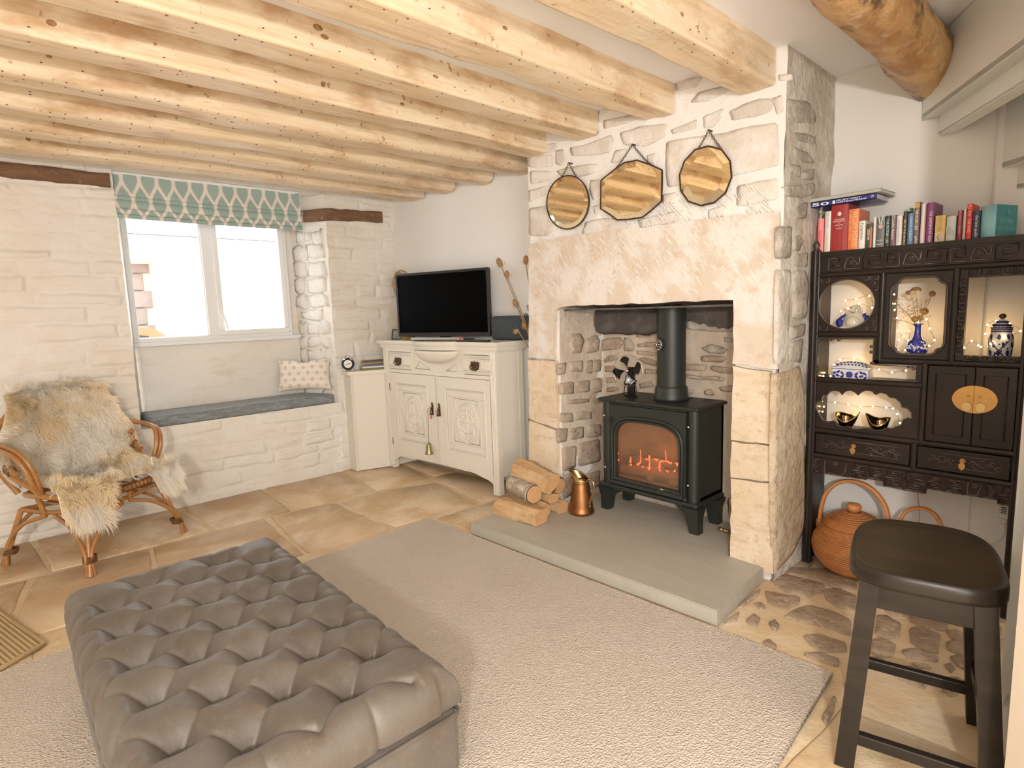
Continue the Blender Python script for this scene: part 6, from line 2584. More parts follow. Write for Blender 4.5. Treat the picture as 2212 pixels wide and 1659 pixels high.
for lab, u, v in (('dried brown leaf low beside the sideboard, upper of two', 1140, 908), ('dried brown leaf low beside the sideboard, lower of two', 1142, 957)):
    p = at(u, v, y=2.70)
    t = thing('dried_leaf', lab, 'dried leaf', p, 0, 'dried leaves beside the sideboard')
    mb = MB()
    mb.grid(lambda a, b: p + V(((b - .5) * .030 * math.sin(math.pi * a) + .012, .008 * math.sin(a * 3), (a - .5) * .035 + .01 * b)), 6, 4)
    mb.build('blade', MT['teasel'], t, world=True, fix=False).modifiers.new('th', 'SOLIDIFY').thickness = .001
    mb = MB()
    mb.tube([p, p + V((.03, .02, -.05)), (p.x + .05, 2.76, .01)], .002, 5)
    mb.build('stem', MT['teaselstem'], t, world=True)

# ================================================================== carved black dresser
MT['lacquer'] = mat('black_brown_lacquer', (.020, .015, .012), .34, spec=.32, layers=[('noise', 7, .45, .68, (.034, .022, .016), .7), ('noise', 60, .6, .75, (.06, .05, .04), .35)], bumps=[('noise', 90, .12, .002)])
MT['carved'] = mat('worn_carved_edges', (.060, .040, .032), .30, layers=[('noise', 25, .45, .7, (.11, .08, .065), .6)], coat=.2)
MT['aged'] = mat('aged_brass_plate', (.56, .32, .11), .38, .85, layers=[('noise', 25, .45, .7, (.44, .24, .08), .5)])
YD = 2.90
dr_ = thing('display_dresser', 'carved black oriental open-fronted dresser with brass-locked doors', 'dresser', (-.68, 3.0, 0))
DXL, DXR = -1.084, -.276
z7 = lambda a, b: at(1700 + a / 3.949, 560 + b / 3.949, y=YD)
z8 = lambda a, b: at(1700 + a / 4.148, 900 + b / 4.148, y=YD)
z6 = lambda a, b: at(1700 + a / 4.148, 380 + b / 4.148, y=YD)
ZTOP, ZC, ZR2, ZR3, ZR4, ZDR, ZAP = 1.520, 1.414, 1.142, .926, .680, .556, .545
XD1, XD2 = -.788, -.530
XDOOR = -.618
ZOCT = z7(1150, 878).z
ZDOORT = z7(1500, 890).z
dm_ = lambda a, b, d: V((a, YD + d, b))


def dpart(name, mb, m='lacquer', parent=None):
    o = mb.build(name, MT[m], parent or dr_)
    o.data.transform(Matrix.Translation(-dr_.location))
    return o


def panel(name, x0, x1, z0, z1, holes=(), d0=.012, d1=.024):
    mb = MB()
    mb.prism([(x0, z0), (x1, z0), (x1, z1), (x0, z1)], holes, dm_, d0, d1)
    return dpart(name, mb)


# side panels, feet, shelves, top board
mb = MB()
mb.bx(DXL, DXL + .040, YD, YD + .03, .003, 1.53, .004)
mb.bx(DXL, DXL + .018, YD + .02, 3.118, .003, 1.50)
dpart('side_panel', mb)
mb = MB()
mb.bx(DXR - .040, DXR, YD, YD + .03, .003, 1.53, .004)
mb.bx(DXR - .018, DXR, YD + .02, 3.118, .003, 1.50)
dpart('side_panel', mb)
mb = MB()
mb.lathe([(0, 1.53), (.013, 1.53), (.014, 1.536), (.009, 1.542), (.015, 1.552), (.013, 1.562), (0, 1.582)], (DXL + .018, YD + .016, 0), 12)
dpart('finial', mb, 'carved')
mb = MB()
mb.bx(DXL + .01, DXR - .01, YD + .004, 3.118, 1.500, ZTOP)
dpart('top_board', mb)
SH = [(ZC - .01, DXL, DXR), (ZR2 - .012, DXL, XD1), (ZOCT - .008, XD1, DXR), (ZR3 - .012, DXL, XDOOR), (ZR4 - .012, DXL, DXR), (ZDR - .012, DXL, DXR)]
for z, a, b in SH:
    mb = MB()
    mb.bx(a + .012, b - .012, YD + .02, 3.118, z, z + .012)
    dpart('shelf', mb)
mb = MB()
mb.bx(XD1 - .006, XD1 + .006, YD + .02, 3.118, ZOCT, ZC)
dpart('divider', mb)
mb = MB()
mb.bx(XD2 - .006, XD2 + .006, YD + .02, 3.118, ZOCT, ZC)
dpart('divider', mb)
mb = MB()
mb.bx(XDOOR - .006, XDOOR + .006, YD + .02, 3.118, ZR4, ZOCT)
dpart('divider', mb)
# moulded bars across the front
mb = MB()
for p, q in (((DXL + .03, ZC), (DXR - .03, ZC)), ((DXL + .03, ZR2), (XD1, ZR2)), ((XD1, ZOCT), (DXR - .03, ZOCT)), ((DXL + .03, ZR3), (XDOOR, ZR3)), ((DXL + .03, ZR4), (DXR - .03, ZR4)), ((DXL + .03, ZDR), (DXR - .03, ZDR)),
             ((XD1, ZC), (XD1, ZOCT)), ((XD2, ZC), (XD2, ZOCT)), ((XDOOR, ZOCT), (XDOOR, ZR4)), ((-.640, ZR4), (-.640, ZDR))):
    mb.tube([dm_(p[0], p[1], .012), dm_(q[0], q[1], .012)], .0125, 10)
dpart('front_mouldings', mb)
mb = MB()
for x in (DXL + .018, DXR - .018):
    mb.tube([dm_(x, .02, .004), dm_(x, 1.53, .004)], .013, 10)
dpart('post_mouldings', mb)


def spiral(mb, x0, x1, z0, z1, r=.0042, flip=False, d=.008):
    pl = [(0, 0), (1, 0), (1, 1), (.12, 1), (.12, .34), (.72, .34), (.72, .70), (.42, .70)]
    if flip:
        pl = [(1 - a, b) for a, b in pl]
    mb.tube([dm_(x0 + (x1 - x0) * a, z0 + (z1 - z0) * b, d) for a, b in pl], r, 6, smooth=True)


# carved frieze under the books
panel('frieze_board', DXL + .03, DXR - .03, ZC, 1.505, (), .010, .026)
mb = MB()
x = DXL + .075
k = 0
while x < DXR - .08:
    w = .052 + .012 * (k % 3)
    if k % 3 == 1:
        # scroll with a flower boss
        mb.tube(smooth_path([dm_(x, 1.435, .008), dm_(x + w * .2, 1.48, .008), dm_(x + w * .55, 1.482, .008), dm_(x + w * .9, 1.452, .008), dm_(x + w, 1.484, .008)], 5), .0042, 6)
        mb.tube([dm_(x, 1.436, .008), dm_(x + w, 1.436, .008)], .0042, 6)
        for q in range(5):
            mb.ball(dm_(x + w * .5 + .007 * math.cos(q * 1.257), 1.462 + .007 * math.sin(q * 1.257), .008), .0055, 6, 4)
    else:
        spiral(mb, x, x + w, 1.434, 1.488, flip=k % 2 == 0)
    x += w + .012
    k += 1
dpart('frieze_carving', mb, 'carved')

# circle panel
cc_ = z7(505, 385)
circ = [(cc_.x + .1085 * math.cos(t) * 1.0, 1.272 + .104 * math.sin(t)) for t in [6.2832 * i / 48 for i in range(48)]]
cx_ = (z7(262, 385).x + z7(742, 400).x) / 2
rx_ = (z7(742, 400).x - z7(262, 385).x) / 2
zt_, zb_ = z7(505, 172).z, z7(490, 595).z
circ = [(cx_ + rx_ * math.cos(t), (zt_ + zb_) / 2 + (zt_ - zb_) / 2 * math.sin(t)) for t in [6.2832 * i / 48 for i in range(48)]]
panel('circle_panel', DXL + .03, XD1, ZR2, ZC, [circ])
mb = MB()
mb.tube([dm_(a, b, .011) for a, b in circ], .0035, 6, closed=True)
rr = random.Random(9)
nx_, nz_ = 12, 11
ww, hh = (XD1 - .014 - DXL - .042) / nx_, (ZC - ZR2 - .028) / nz_
for i in range(nx_):
    for j in range(nz_):
        x0, z0 = DXL + .042 + i * ww, ZR2 + .014 + j * hh
        q = [((x0 + a - cx_) / (rx_ + .006)) ** 2 + ((z0 + b - (zt_ + zb_) / 2) / ((zt_ - zb_) / 2 + .006)) ** 2 for a in (0, ww) for b in (0, hh)]
        if min(q) < 1:
            continue
        if (i + j) % 2:
            mb.tube([dm_(x0 + .003, z0 + .003, .010), dm_(x0 + ww - .003, z0 + .003, .010), dm_(x0 + ww - .003, z0 + hh - .004, .010)], .0030, 5)
        else:
            mb.tube([dm_(x0 + .003, z0 + hh - .003, .010), dm_(x0 + .003, z0 + .003, .010), dm_(x0 + ww - .005, z0 + .003, .010)], .0030, 5)
dpart('circle_carving', mb, 'carved')

# cusped octagonal panel
xa_, xb_ = z7(872, 500).x, z7(1350, 500).x
za_, zb2 = z7(1100, 815).z, z7(1130, 150).z
cs = .038
oc = []
for (cx0, cz0, sx_, sz_) in ((xa_, za_, 1, 1), (xb_, za_, -1, 1), (xb_, zb2, -1, -1), (xa_, zb2, 1, -1)):
    seg = [(cx0 + sx_ * cs * 1.25, cz0), (cx0 + sx_ * cs * .80, cz0 + sz_ * cs * .22), (cx0 + sx_ * cs * .72, cz0 + sz_ * cs * .52), (cx0 + sx_ * cs * .42, cz0 + sz_ * cs * .72), (cx0 + sx_ * cs * .15, cz0 + sz_ * cs * .85), (cx0, cz0 + sz_ * cs * 1.25)]
    if sx_ * sz_ > 0:
        seg = seg[::-1]
    oc += seg
panel('cusped_panel', XD1, XD2, ZOCT, ZC, [oc])
mb = MB()
mb.tube([dm_(a, b, .011) for a, b in oc], .006, 6, closed=True)
dpart('cusped_moulding', mb, 'carved')

# square panel at the right
xq0, xq1 = z7(1515, 500).x, z7(2015, 500).x
zq0, zq1 = z7(1700, 826).z, z7(1700, 150).z
sq = [(xq0, zq0), (xq1, zq0), (xq1, zq1), (xq0, zq1)]
panel('square_panel', XD2, DXR - .03, ZOCT, ZC, [sq])
mb = MB()
n = 9
for i in range(n):
    z0 = zq0 + (zq1 - zq0) * i / n
    spiral(mb, XD2 + .014, xq0 - .004, z0 + .003, z0 + (zq1 - zq0) / n - .004, .003, i % 2 == 0)
n = 5
for i in range(n):
    x0 = xq0 + (xq1 - xq0) * i / n
    spiral(mb, x0 + .003, x0 + (xq1 - xq0) / n - .004, zq1 + .005, ZC - .014, .003, i % 2 == 0)
    spiral(mb, x0 + .003, x0 + (xq1 - xq0) / n - .004, ZOCT + .013, zq0 - .004, .003, i % 2 == 1)
dpart('square_carving', mb, 'carved')

# L-shaped opening with a thin twig border
lx0, lx1, lx2 = z7(232, 850).x, z7(728, 800).x, z7(1095, 985).x
lz0, lz1, lz2 = z7(600, 1030).z, ZR2 - .020, z7(900, 905).z
L_ = [(lx0, lz0), (lx2, lz0), (lx2, lz2), (lx1, lz2), (lx1, lz1), (lx0, lz1)]
mb = MB()
for (a0, a1, b0, b1) in ((DXL + .03, lx0, ZR3, ZR2), (lx0, XDOOR, ZR3, lz0), (lx0, XD1, lz1, ZR2), (lx1, XD1, lz2, lz1), (lx1, XDOOR, lz2, ZOCT), (lx2, XDOOR, lz0, lz2)):
    mb.bx(a0, a1, YD + .012, YD + .024, b0, b1)
dpart('stepped_panel', mb)
mb = MB()
mb.tube([dm_(a, b, .012) for a, b in L_], .005, 6, closed=True)
for (a, b) in ((lx0 + .008, lz1 - .008), (lx0 + .07, lz1 - .006), (lx0 + .10, lz1 - .006), (lx1 - .008, lz1 - .035), (lx1 - .008, lz1 - .06), (lx1 - .004, lz2 + .004), (lx2 - .012, lz2 - .012), (lx2 - .028, lz2 - .004), (lx0 + .006, lz0 + .05), (lx0 + .006, lz0 + .025), (lx2 - .006, lz0 + .008)):
    mb.ball(dm_(a, b, .012), (.008, .006, .008), 8, 5)
    mb.tube([dm_(a, b, .012), dm_(a + .012, b + .002, .012)], .004, 5)
dpart('twig_border', mb, 'carved')

# scalloped fan opening
sp_ = [(1060, 1365), (1050, 1310), (1020, 1275), (975, 1265), (960, 1225), (920, 1190), (870, 1180), (840, 1150), (790, 1140), (750, 1158), (720, 1128), (670, 1120), (630, 1135), (600, 1163), (570, 1135), (530, 1120), (490, 1130), (465, 1160), (440, 1130), (400, 1122), (360, 1130), (340, 1158), (300, 1160), (285, 1205), (250, 1220), (235, 1260), (250, 1295), (262, 1320), (300, 1378), (350, 1390), (390, 1380), (420, 1415), (470, 1435), (510, 1425), (560, 1452), (620, 1450), (680, 1445), (740, 1462), (800, 1460), (840, 1440), (880, 1450), (930, 1430), (970, 1420), (985, 1375), (1020, 1358)]
sc2 = [(z7(a, b).x, z7(a, b).z) for a, b in sp_]
panel('scalloped_panel', DXL + .03, XDOOR, ZR4, ZR3, [sc2])
mb = MB()
mb.tube([dm_(a, b, .011) for a, b in sc2], .0025, 5, closed=True)
dpart('scallop_bead', mb, 'carved')

# doors with a round brass lock plate
XM = z7(1590, 1200).x
for x0, x1 in ((XDOOR + .014, XM - .001), (XM + .001, DXR - .042)):
    mb = MB()
    mb.bx(x0, x1, YD + .004, YD + .022, ZR4 + .013, ZOCT - .013, .003)
    d_ = dpart('door', mb)
    mb = MB()
    w = (x1 - x0)
    q = [(x0 + .028, ZR4 + .045), (x1 - .028, ZR4 + .045), (x1 - .028, ZOCT - .045), (x0 + .028, ZOCT - .045)]
    mb.tube([dm_(a, b, .004) for a, b in q], .0028, 5, closed=True)
    dpart('door_bead', mb, 'lacquer', d_)
    left = x0 < XM - .05
    mb = MB()
    pc = z7(1598, 1198)
    R1, R2 = .072, .056
    pts = [(XM, pc.z + R2)] + [(pc.x + (-1 if left else 1) * R1 * math.sin(t), pc.z + R2 * math.cos(t)) for t in [math.pi * i / 20 for i in range(1, 20)]] + [(XM, pc.z - R2)]
    sft = -.0006 if left else .0006
    mb.prism([(a + sft, b) for a, b in pts], [], dm_, .0005, .0045)
    pl_ = dpart('lock_plate', mb, 'aged', d_)
    mb = MB()
    sx_ = -1 if left else 1
    mb.ball(dm_(pc.x + sx_ * .018, pc.z + .014, -.002), (.0045, .004, .0045), 8, 5)
    mb.ball(dm_(pc.x + sx_ * .020, pc.z - .012, -.002), (.004, .004, .004), 8, 5)
    mb.prism([(pc.x + sx_ * .022 + .015 * math.cos(t), pc.z - .030 + .018 * math.sin(t)) for t in [6.2832 * i / 20 for i in range(20)]], [], dm_, -.006, -.003)
    dpart('ring_pull', mb, 'brass', pl_ if False else d_)

# drawers
for x0, x1, pu in ((DXL + .045, -.655, (594, 300)), (-.625, DXR - .045, (1570, 450))):
    mb = MB()
    mb.bx(x0, x1, YD + .004, YD + .024, ZDR + .016, ZR4 - .016, .003)
    w = dpart('drawer', mb)
    mb = MB()
    q = [(x0 + .04, ZDR + .038), (x1 - .04, ZDR + .038), (x1 - .04, ZR4 - .034), (x0 + .04, ZR4 - .034)]
    mb.tube([dm_(a, b, .004) for a, b in q], .0022, 5, closed=True)
    n = 60
    for s_ in (-1, 1):
        xm = (x0 + x1) / 2
        L2 = (x1 - x0) / 2 - .055
        zc_ = (ZDR + ZR4) / 2
        mb.tube([dm_(xm + s_ * (.025 + L2 * .92 * i / n), zc_ + .012 * math.sin(i / n * 11) * (1 - .5 * i / n), .003) for i in range(n + 1)], .0026, 5)
        for i in range(5):
            a0 = .035 + L2 * (.12 + .18 * i)
            mb.tube([dm_(xm + s_ * (a0 + .010 * math.cos(t)), zc_ + (.008 if i % 2 else -.008) + .009 * math.sin(t), .003) for t in [4.7 * q2 / 8 for q2 in range(9)]], .0022, 5)
    dpart('drawer_carving', mb, 'carved', w)
    pp = z8(*pu)
    pp = V((pp.x, YD, (ZDR + ZR4) / 2 - .004))
    mb = MB()
    mb.prism([(pp.x + .010 * math.cos(t), pp.z + .012 + .010 * math.sin(t)) for t in [6.2832 * i / 14 for i in range(14)]], [], dm_, -.002, .004)
    mb.ball(dm_(pp.x, pp.z + .012, -.006), (.0045, .005, .0045), 8, 5)
    mb.prism([(pp.x - .012, pp.z - .002), (pp.x, pp.z + .010), (pp.x + .012, pp.z - .002), (pp.x + .009, pp.z - .016), (pp.x, pp.z - .026), (pp.x - .009, pp.z - .016)], [], dm_, -.011, -.008)
    dpart('drop_pull', mb, 'aged', w)

# stepped apron of carved key blocks
ab = [(195, 375, 300, 520), (325, 400, 545, 530), (565, 450, 705, 560), (718, 470, 855, 572), (868, 465, 1042, 642), (1050, 495, 1252, 682), (1250, 545, 1392, 662), (1415, 555, 1585, 695), (1605, 585, 1765, 722), (1768, 615, 1885, 745), (1895, 635, 2062, 805)]
out = [(DXL + .03, ZDR - .008)]
xs = []
for (a, t_, b, bot) in ab:
    x0, x1, zb3 = z8(a, t_).x, z8(b, t_).x, z8((a + b) / 2, bot).z
    xs.append((x0, x1, zb3))
poly = [(DXR - .03, ZDR - .006), (DXL + .03, ZDR - .006)]
last = DXL + .03
for i, (x0, x1, zb3) in enumerate(xs):
    e1 = last
    e2 = (x1 + xs[i + 1][0]) / 2 if i < len(xs) - 1 else DXR - .03
    poly += [(e1 + .002, zb3), (e2 - .002, zb3)]
    last = e2
mb = MB()
mb.prism(poly, [], dm_, .008, .024)
dpart('apron', mb)
mb = MB()
for i, (x0, x1, zb3) in enumerate(xs):
    zt3 = ZDR - .018
    if i in (1, 8):
        mb.tube(smooth_path([dm_(x0 + .006, zt3, .006), dm_(x0 + .006, zb3 + .006, .006), dm_(x0 + .03, zb3 + .006, .006), dm_(x1 - .02, zb3 + .01, .006), dm_(x1 - .006, zt3, .006)], 4), .0042, 6)
        for q in range(5):
            mb.ball(dm_((x0 + x1) / 2 + .007 * math.cos(q * 1.257), zt3 - .010 + .007 * math.sin(q * 1.257), .006), .0055, 6, 4)
    else:
        zm = zb3 + (zt3 - zb3) * .48
        spiral(mb, x0 + .005, x1 - .005, zb3 + .006, zm, .004, i % 2 == 0, .006)
        spiral(mb, x0 + .005, x1 - .005, zm + .007, zt3, .004, i % 2 == 1, .006)
dpart('apron_carving', mb, 'carved')

# ================================================================== fairy lights
MT['bulb'] = mat('warm_led_bead', (1, .85, .6), .4, emit=((1.0, .66, .30), 34.0))
MT['wire'] = mat('copper_wire', (.42, .24, .10), .4, .8)
fl_ = thing('fairy_lights', 'string of warm white fairy lights threaded through the dresser openings', 'string lights', (-.8, 3.02, 1.0))
segs = [
    [(458, 497), (460, 443), (520, 420), (617, 378), (727, 414), (703, 313), (590, 338), (500, 352)],
    [(915, 300), (920, 380), (918, 432), (938, 500), (950, 610), (1000, 655), (1040, 612), (1035, 692), (955, 690), (930, 785), (1008, 775)],
    [(1120, 540), (1190, 512), (1218, 592), (1258, 690), (1212, 738)],
    [(1512, 754), (1575, 698), (1632, 735), (1655, 747), (1735, 720), (1692, 636), (1712, 560), (1785, 527), (1902, 553), (1992, 612), (1860, 660)],
    [(250, 965), (320, 968), (310, 995), (372, 995), (400, 900), (455, 857), (572, 844), (678, 898), (785, 940), (895, 965), (1015, 948)],
    [(272, 1378), (275, 1345), (303, 1300), (315, 1258), (298, 1210), (410, 1222), (525, 1240), (628, 1258), (732, 1255), (847, 1264), (906, 1272), (940, 1320), (965, 1395)],
]
bz = lambda a, b, y: at(1700 + a / 3.949, 560 + b / 3.949, y=y)
for si, sg in enumerate(segs):
    P = []
    for i, (a, b) in enumerate(sg):
        y = 3.045 + .012 * math.sin(i * 2.1)
        if si == 2 or (si == 3 and i in (4, 10)):
            y = 2.955
        p = bz(a, b, y)
        P.append(p)
    mb = MB()
    mb.tube(smooth_path(P, 5), .0009, 4)
    mb.build('wire', MT['wire'], fl_, world=True)
    for p in P:
        mb = MB()
        mb.ball(p, .0037, 8, 5)
        mb.build('bulb', MT['bulb'], fl_, world=True)
    m_ = sum(P, V()) / len(P)
    light('fairy_glow', 'POINT', (m_.x, 3.05, m_.z + .005), .36 if si > 3 else .20, (1.0, .60, .24), .03)
mb = MB()
mb.tube(smooth_path([(-.655, 3.06, .56), (-.652, 3.05, .50), (-.648, 3.06, .40), (-.64, 3.07, .31), (-.645, 3.05, .20)], 5), .0012, 4)
mb.build('wire', MT['wire'], fl_, world=True)

# ================================================================== ornaments
MT['porcelain'] = mat('cream_glazed_porcelain', (.82, .74, .58), .18, coat=.4)
MT['blueglaze'] = mat('cobalt_glaze', (.035, .045, .30), .15, coat=.5)
MT['whiteglaze'] = mat('white_glaze', (.80, .79, .80), .15, coat=.5)
MT['darkknob'] = mat('brown_glaze_knob', (.09, .05, .03), .3)
bp_ = bz(570, 600, 3.02)
bd = thing('porcelain_figure', 'cream porcelain laughing seated figure with blue robe in the round opening', 'figurine', (bp_.x, 3.03, ZR2))
hd = bz(570, 430, 3.03)
hz_ = hd.z - ZR2
mb = MB()
mb.lathe([(0, .0), (.050, .0), (.058, .012), (.054, .04), (.046, hz_ * .62), (.036, hz_ * .80), (.022, hz_ * .90), (0, hz_ * .92)], n=24, sy=.8)
mb.ball((0, -.012, .045), (.040, .040, .040), 16, 10)
mb.ball((0, 0, hz_), (.0255, .024, .026), 16, 10)
for s_ in (-1, 1):
    mb.ball((s_ * .026, .002, hz_ - .006), (.005, .005, .014), 8, 6)
    mb.ball((s_ * .011, -.021, hz_ - .002), (.009, .006, .008), 8, 6)
    mb.ball((s_ * .040, -.022, .018), (.026, .022, .017), 12, 8)
mb.ball((0, -.0245, hz_ - .001), (.004, .004, .004), 8, 5)
mb.build('body', MT['porcelain'], bd)
mb = MB()
for s_ in (-1, 1):
    mb.tube(smooth_path([(s_ * .034, -.002, hz_ * .78), (s_ * .056, -.004, hz_ * .55), (s_ * .060, -.012, .045), (s_ * .050, -.022, .030)], 4), [.012, .013, .014, .0155, .017, .018, .019, .019, .018, .017, .015, .013, .012], 10)
mb.build('robe', MT['blueglaze'], bd)
mb = MB()
for s_ in (-1, 1):
    mb.tube([(s_ * .015, -.0235, hz_ + .006), (s_ * .010, -.0255, hz_ + .008), (s_ * .006, -.0245, hz_ + .006)], .0010, 4)
mb.tube(smooth_path([(-.010, -.024, hz_ - .009), (0, -.026, hz_ - .013), (.010, -.024, hz_ - .009)], 3), .0012, 4)
mb.build('painted_face', MT['darkknob'], bd)

vb = bz(1105, 806, 3.0)
vs_ = thing('flower_vase', 'cobalt blue bottle vase of dried flowers in the cusped opening', 'vase', (vb.x, 3.0, ZOCT + .004))
sc_v = bz(1200, 735, 3.0).x - bz(1105, 735, 3.0).x
vh = bz(1120, 550, 3.0).z - ZOCT - .004
mb = MB()
mb.lathe([(0, 0), (sc_v * .55, 0), (sc_v * .62, .006), (sc_v * .95, vh * .20), (sc_v, vh * .32), (sc_v * .90, vh * .44), (sc_v * .55, vh * .56), (sc_v * .36, vh * .66), (sc_v * .32, vh * .85), (sc_v * .36, vh * .96), (sc_v * .50, vh), (sc_v * .44, vh * .99), (sc_v * .28, vh * .9), (0, vh * .8)], n=28)
mb.build('vase_body', MT['blueglaze'], vs_)
mb = MB()
rr = random.Random(2)


def on_vase(th, z):
    prof2 = [(sc_v * .62, .006), (sc_v * .95, vh * .20), (sc_v, vh * .32), (sc_v * .90, vh * .44), (sc_v * .55, vh * .56)]
    for (r0, z0), (r1, z1) in zip(prof2, prof2[1:]):
        if z0 <= z <= z1:
            r = r0 + (r1 - r0) * (z - z0) / (z1 - z0)
            return V((r * 1.012 * math.cos(th), r * 1.012 * math.sin(th), z))
    return V((sc_v, 0, z))


for k in range(46):
    th, z = rr.uniform(-2.9, -.3), vh * rr.choice((rr.uniform(.30, .40), rr.uniform(.12, .5)))
    mb.ball(on_vase(th, z), (.0042, .0042, .0035), 6, 4)
for k in range(4):
    th = -2.6 + k * .55
    mb.tube([on_vase(th + .10 * i, vh * (.12 + .03 * math.sin(i * 1.3) + .03 * (k % 2))) for i in range(7)], .0022, 5)
mb.build('white_blossom', MT['whiteglaze'], vs_)
MT['dryflower'] = mat('dried_cream_petals', (.62, .48, .30), .9, rv=.1)
MT['drybrown'] = mat('dried_brown_heads', (.34, .20, .07), .9)
vz = vs_.location.z
fl0 = lambda a, b: bz(a, b, 3.0) - vs_.location
mb = MB()
root_ = V((0, 0, vh * .9))
for a, b in ((1105, 330), (1240, 295), (990, 430), (950, 520), (1175, 440), (1150, 380), (1060, 300), (930, 370), (1190, 350)):
    mb.tube(smooth_path([root_, root_.lerp(fl0(a, b), .5) + V((0, 0, .006)), fl0(a, b)], 4), .0012, 4)
mb.build('stems', MT['teaselstem'], vs_)
mb = MB()
for a, b, r in ((1240, 295, .0125), (1175, 445, .0145), (1090, 510, .013), (1140, 500, .011)):
    mb.ball(fl0(a, b), r, 12, 8)
mb.ball(fl0(1100, 262), (.020, .012, .013), 12, 8)
mb.ball(fl0(1045, 285), (.014, .008, .010), 10, 6)
mb.build('brown_heads', MT['drybrown'], vs_)
mb = MB()
for k in range(16):
    th = 6.2832 * k / 16
    c_ = fl0(1100, 295) + V((0, -.012, 0))
    d = V((math.cos(th), 0, math.sin(th)))
    sd = V((-d.z, 0, d.x)) * .0045
    mb.add([c_ + d * .006 - sd * .5, c_ + d * .006 + sd * .5, c_ + d * .019 + sd + V((0, .003, 0)), c_ + d * .019 - sd + V((0, .003, 0))], [(0, 1, 2, 3)])
for (a, b, n, s_) in ((1105, 390, 40, .024), (1090, 440, 40, .024), (1000, 440, 24, .016), (960, 400, 14, .012), (1150, 470, 26, .018), (955, 350, 12, .012), (1185, 350, 14, .014), (955, 522, 8, .010), (1060, 480, 20, .018)):
    c_ = fl0(a, b)
    for k in range(n):
        p = c_ + V((rr.gauss(0, s_ * .55), rr.gauss(0, s_ * .5), rr.gauss(0, s_ * .55)))
        e1 = V((rr.gauss(0, 1), rr.gauss(0, 1), rr.gauss(0, 1))).normalized()
        e2 = e1.orthogonal().normalized()
        mb.add([p, p + e2 * .005 + e1 * .003, p + e2 * .010, p + e2 * .005 - e1 * .003], [(0, 1, 2, 3)], True)
mb.build('petals', MT['dryflower'], vs_, fix=False)

jb = bz(1815, 822, 3.0)
gj = thing('ginger_jar', 'lidded blue and white floral ginger jar in the square opening', 'jar', (jb.x, 3.0, ZOCT + .004))
jr = (bz(1928, 700, 3.0).x - bz(1704, 700, 3.0).x) / 2
jl = bz(1820, 604, 3.0).z - ZOCT - .004
jt = bz(1825, 512, 3.0).z - ZOCT - .004
jp = [(0, 0), (jr * .74, 0), (jr * .78, .004), (jr * .90, jl * .22), (jr, jl * .52), (jr * .97, jl * .74), (jr * .86, jl * .92), (jr * .80, jl), (0, jl)]
mb = MB()
mb.lathe(jp, n=30)
mb.build('jar_body', MT['whiteglaze'], gj)
mb = MB()
mb.lathe([(0, jl), (jr * .86, jl), (jr * .86, jl + .006), (jr * .62, jl + (jt - jl) * .45), (jr * .38, jl + (jt - jl) * .75), (jr * .20, jt), (0, jt)], n=30)
lid = mb.build('lid', MT['whiteglaze'], gj)
mb = MB()
mb.ball((0, 0, jt + .012), (.012, .012, .011), 12, 8)
mb.build('knob', MT['darkknob'], lid)


def on_jar(th, z):
    for (r0, z0), (r1, z1) in zip(jp[2:], jp[3:]):
        if z0 <= z <= z1:
            r = r0 + (r1 - r0) * (z - z0) / max(1e-6, z1 - z0)
            return V((r * 1.01 * math.cos(th), r * 1.01 * math.sin(th), z))
    return V((jr * 1.01 * math.cos(th), jr * 1.01 * math.sin(th), z))


MT['navyprint'] = mat('navy_underglaze', (.03, .03, .14), .2)
mb = MB()
for s_ in (-1, 1):
    mb.tube([on_jar(-1.57 + s_ * (.75 - 1.5 * i / 14), jl * (.06 + .62 * i / 14)) for i in range(15)], .0022, 5)
def leaf(surf, mb, th, z, w, h, an):
    pts = []
    for i in range(10):
        t = 6.2832 * i / 10
        a, b = w * math.cos(t), h * math.sin(t) * (1 - .3 * math.cos(t))
        pts.append(surf(th + a * math.cos(an) - b * math.sin(an) * .6, z + (a * math.sin(an) + b * math.cos(an)) * .045))
    c = surf(th, z)
    c = V((c.x * 1.01, c.y * 1.01, c.z))
    mb.add(pts + [c], [(i, (i + 1) % 10, 10) for i in range(10)], True)


for th in (-2.35, -1.57, -.80, -2.9, -.25):
    for z, w in ((.30, .17), (.80, .15), (.55, .13)):
        leaf(on_jar, mb, th + (.35 if z == .55 else 0), jl * z, w, .26, .4)
for k in range(18):
    leaf(on_jar, mb, -2.9 + k * .17, jl * (.15 + .7 * ((k * 7) % 10) / 10), .08, .11, k)
mb.build('painted_flowers', MT['navyprint'], gj, fix=False)
mb = MB()
for z, r in ((jl + .004, jr * .868), (jl + .010, jr * .84), (jl - .004, jr * .83)):
    mb.tube([V((r * math.cos(t), r * math.sin(t), z)) for t in [6.2832 * i / 30 for i in range(30)]], .0022, 5, closed=True)
for k in range(14):
    th = k * .45
    mb.ball((jr * .60 * math.cos(th), jr * .60 * math.sin(th), jl + (jt - jl) * .45), (.007, .007, .006), 6, 4)
    mb.ball((jr * .38 * math.cos(th + .2), jr * .38 * math.sin(th + .2), jl + (jt - jl) * .74), (.006, .006, .005), 6, 4)
mb.build('lid_pattern', MT['navyprint'], lid)

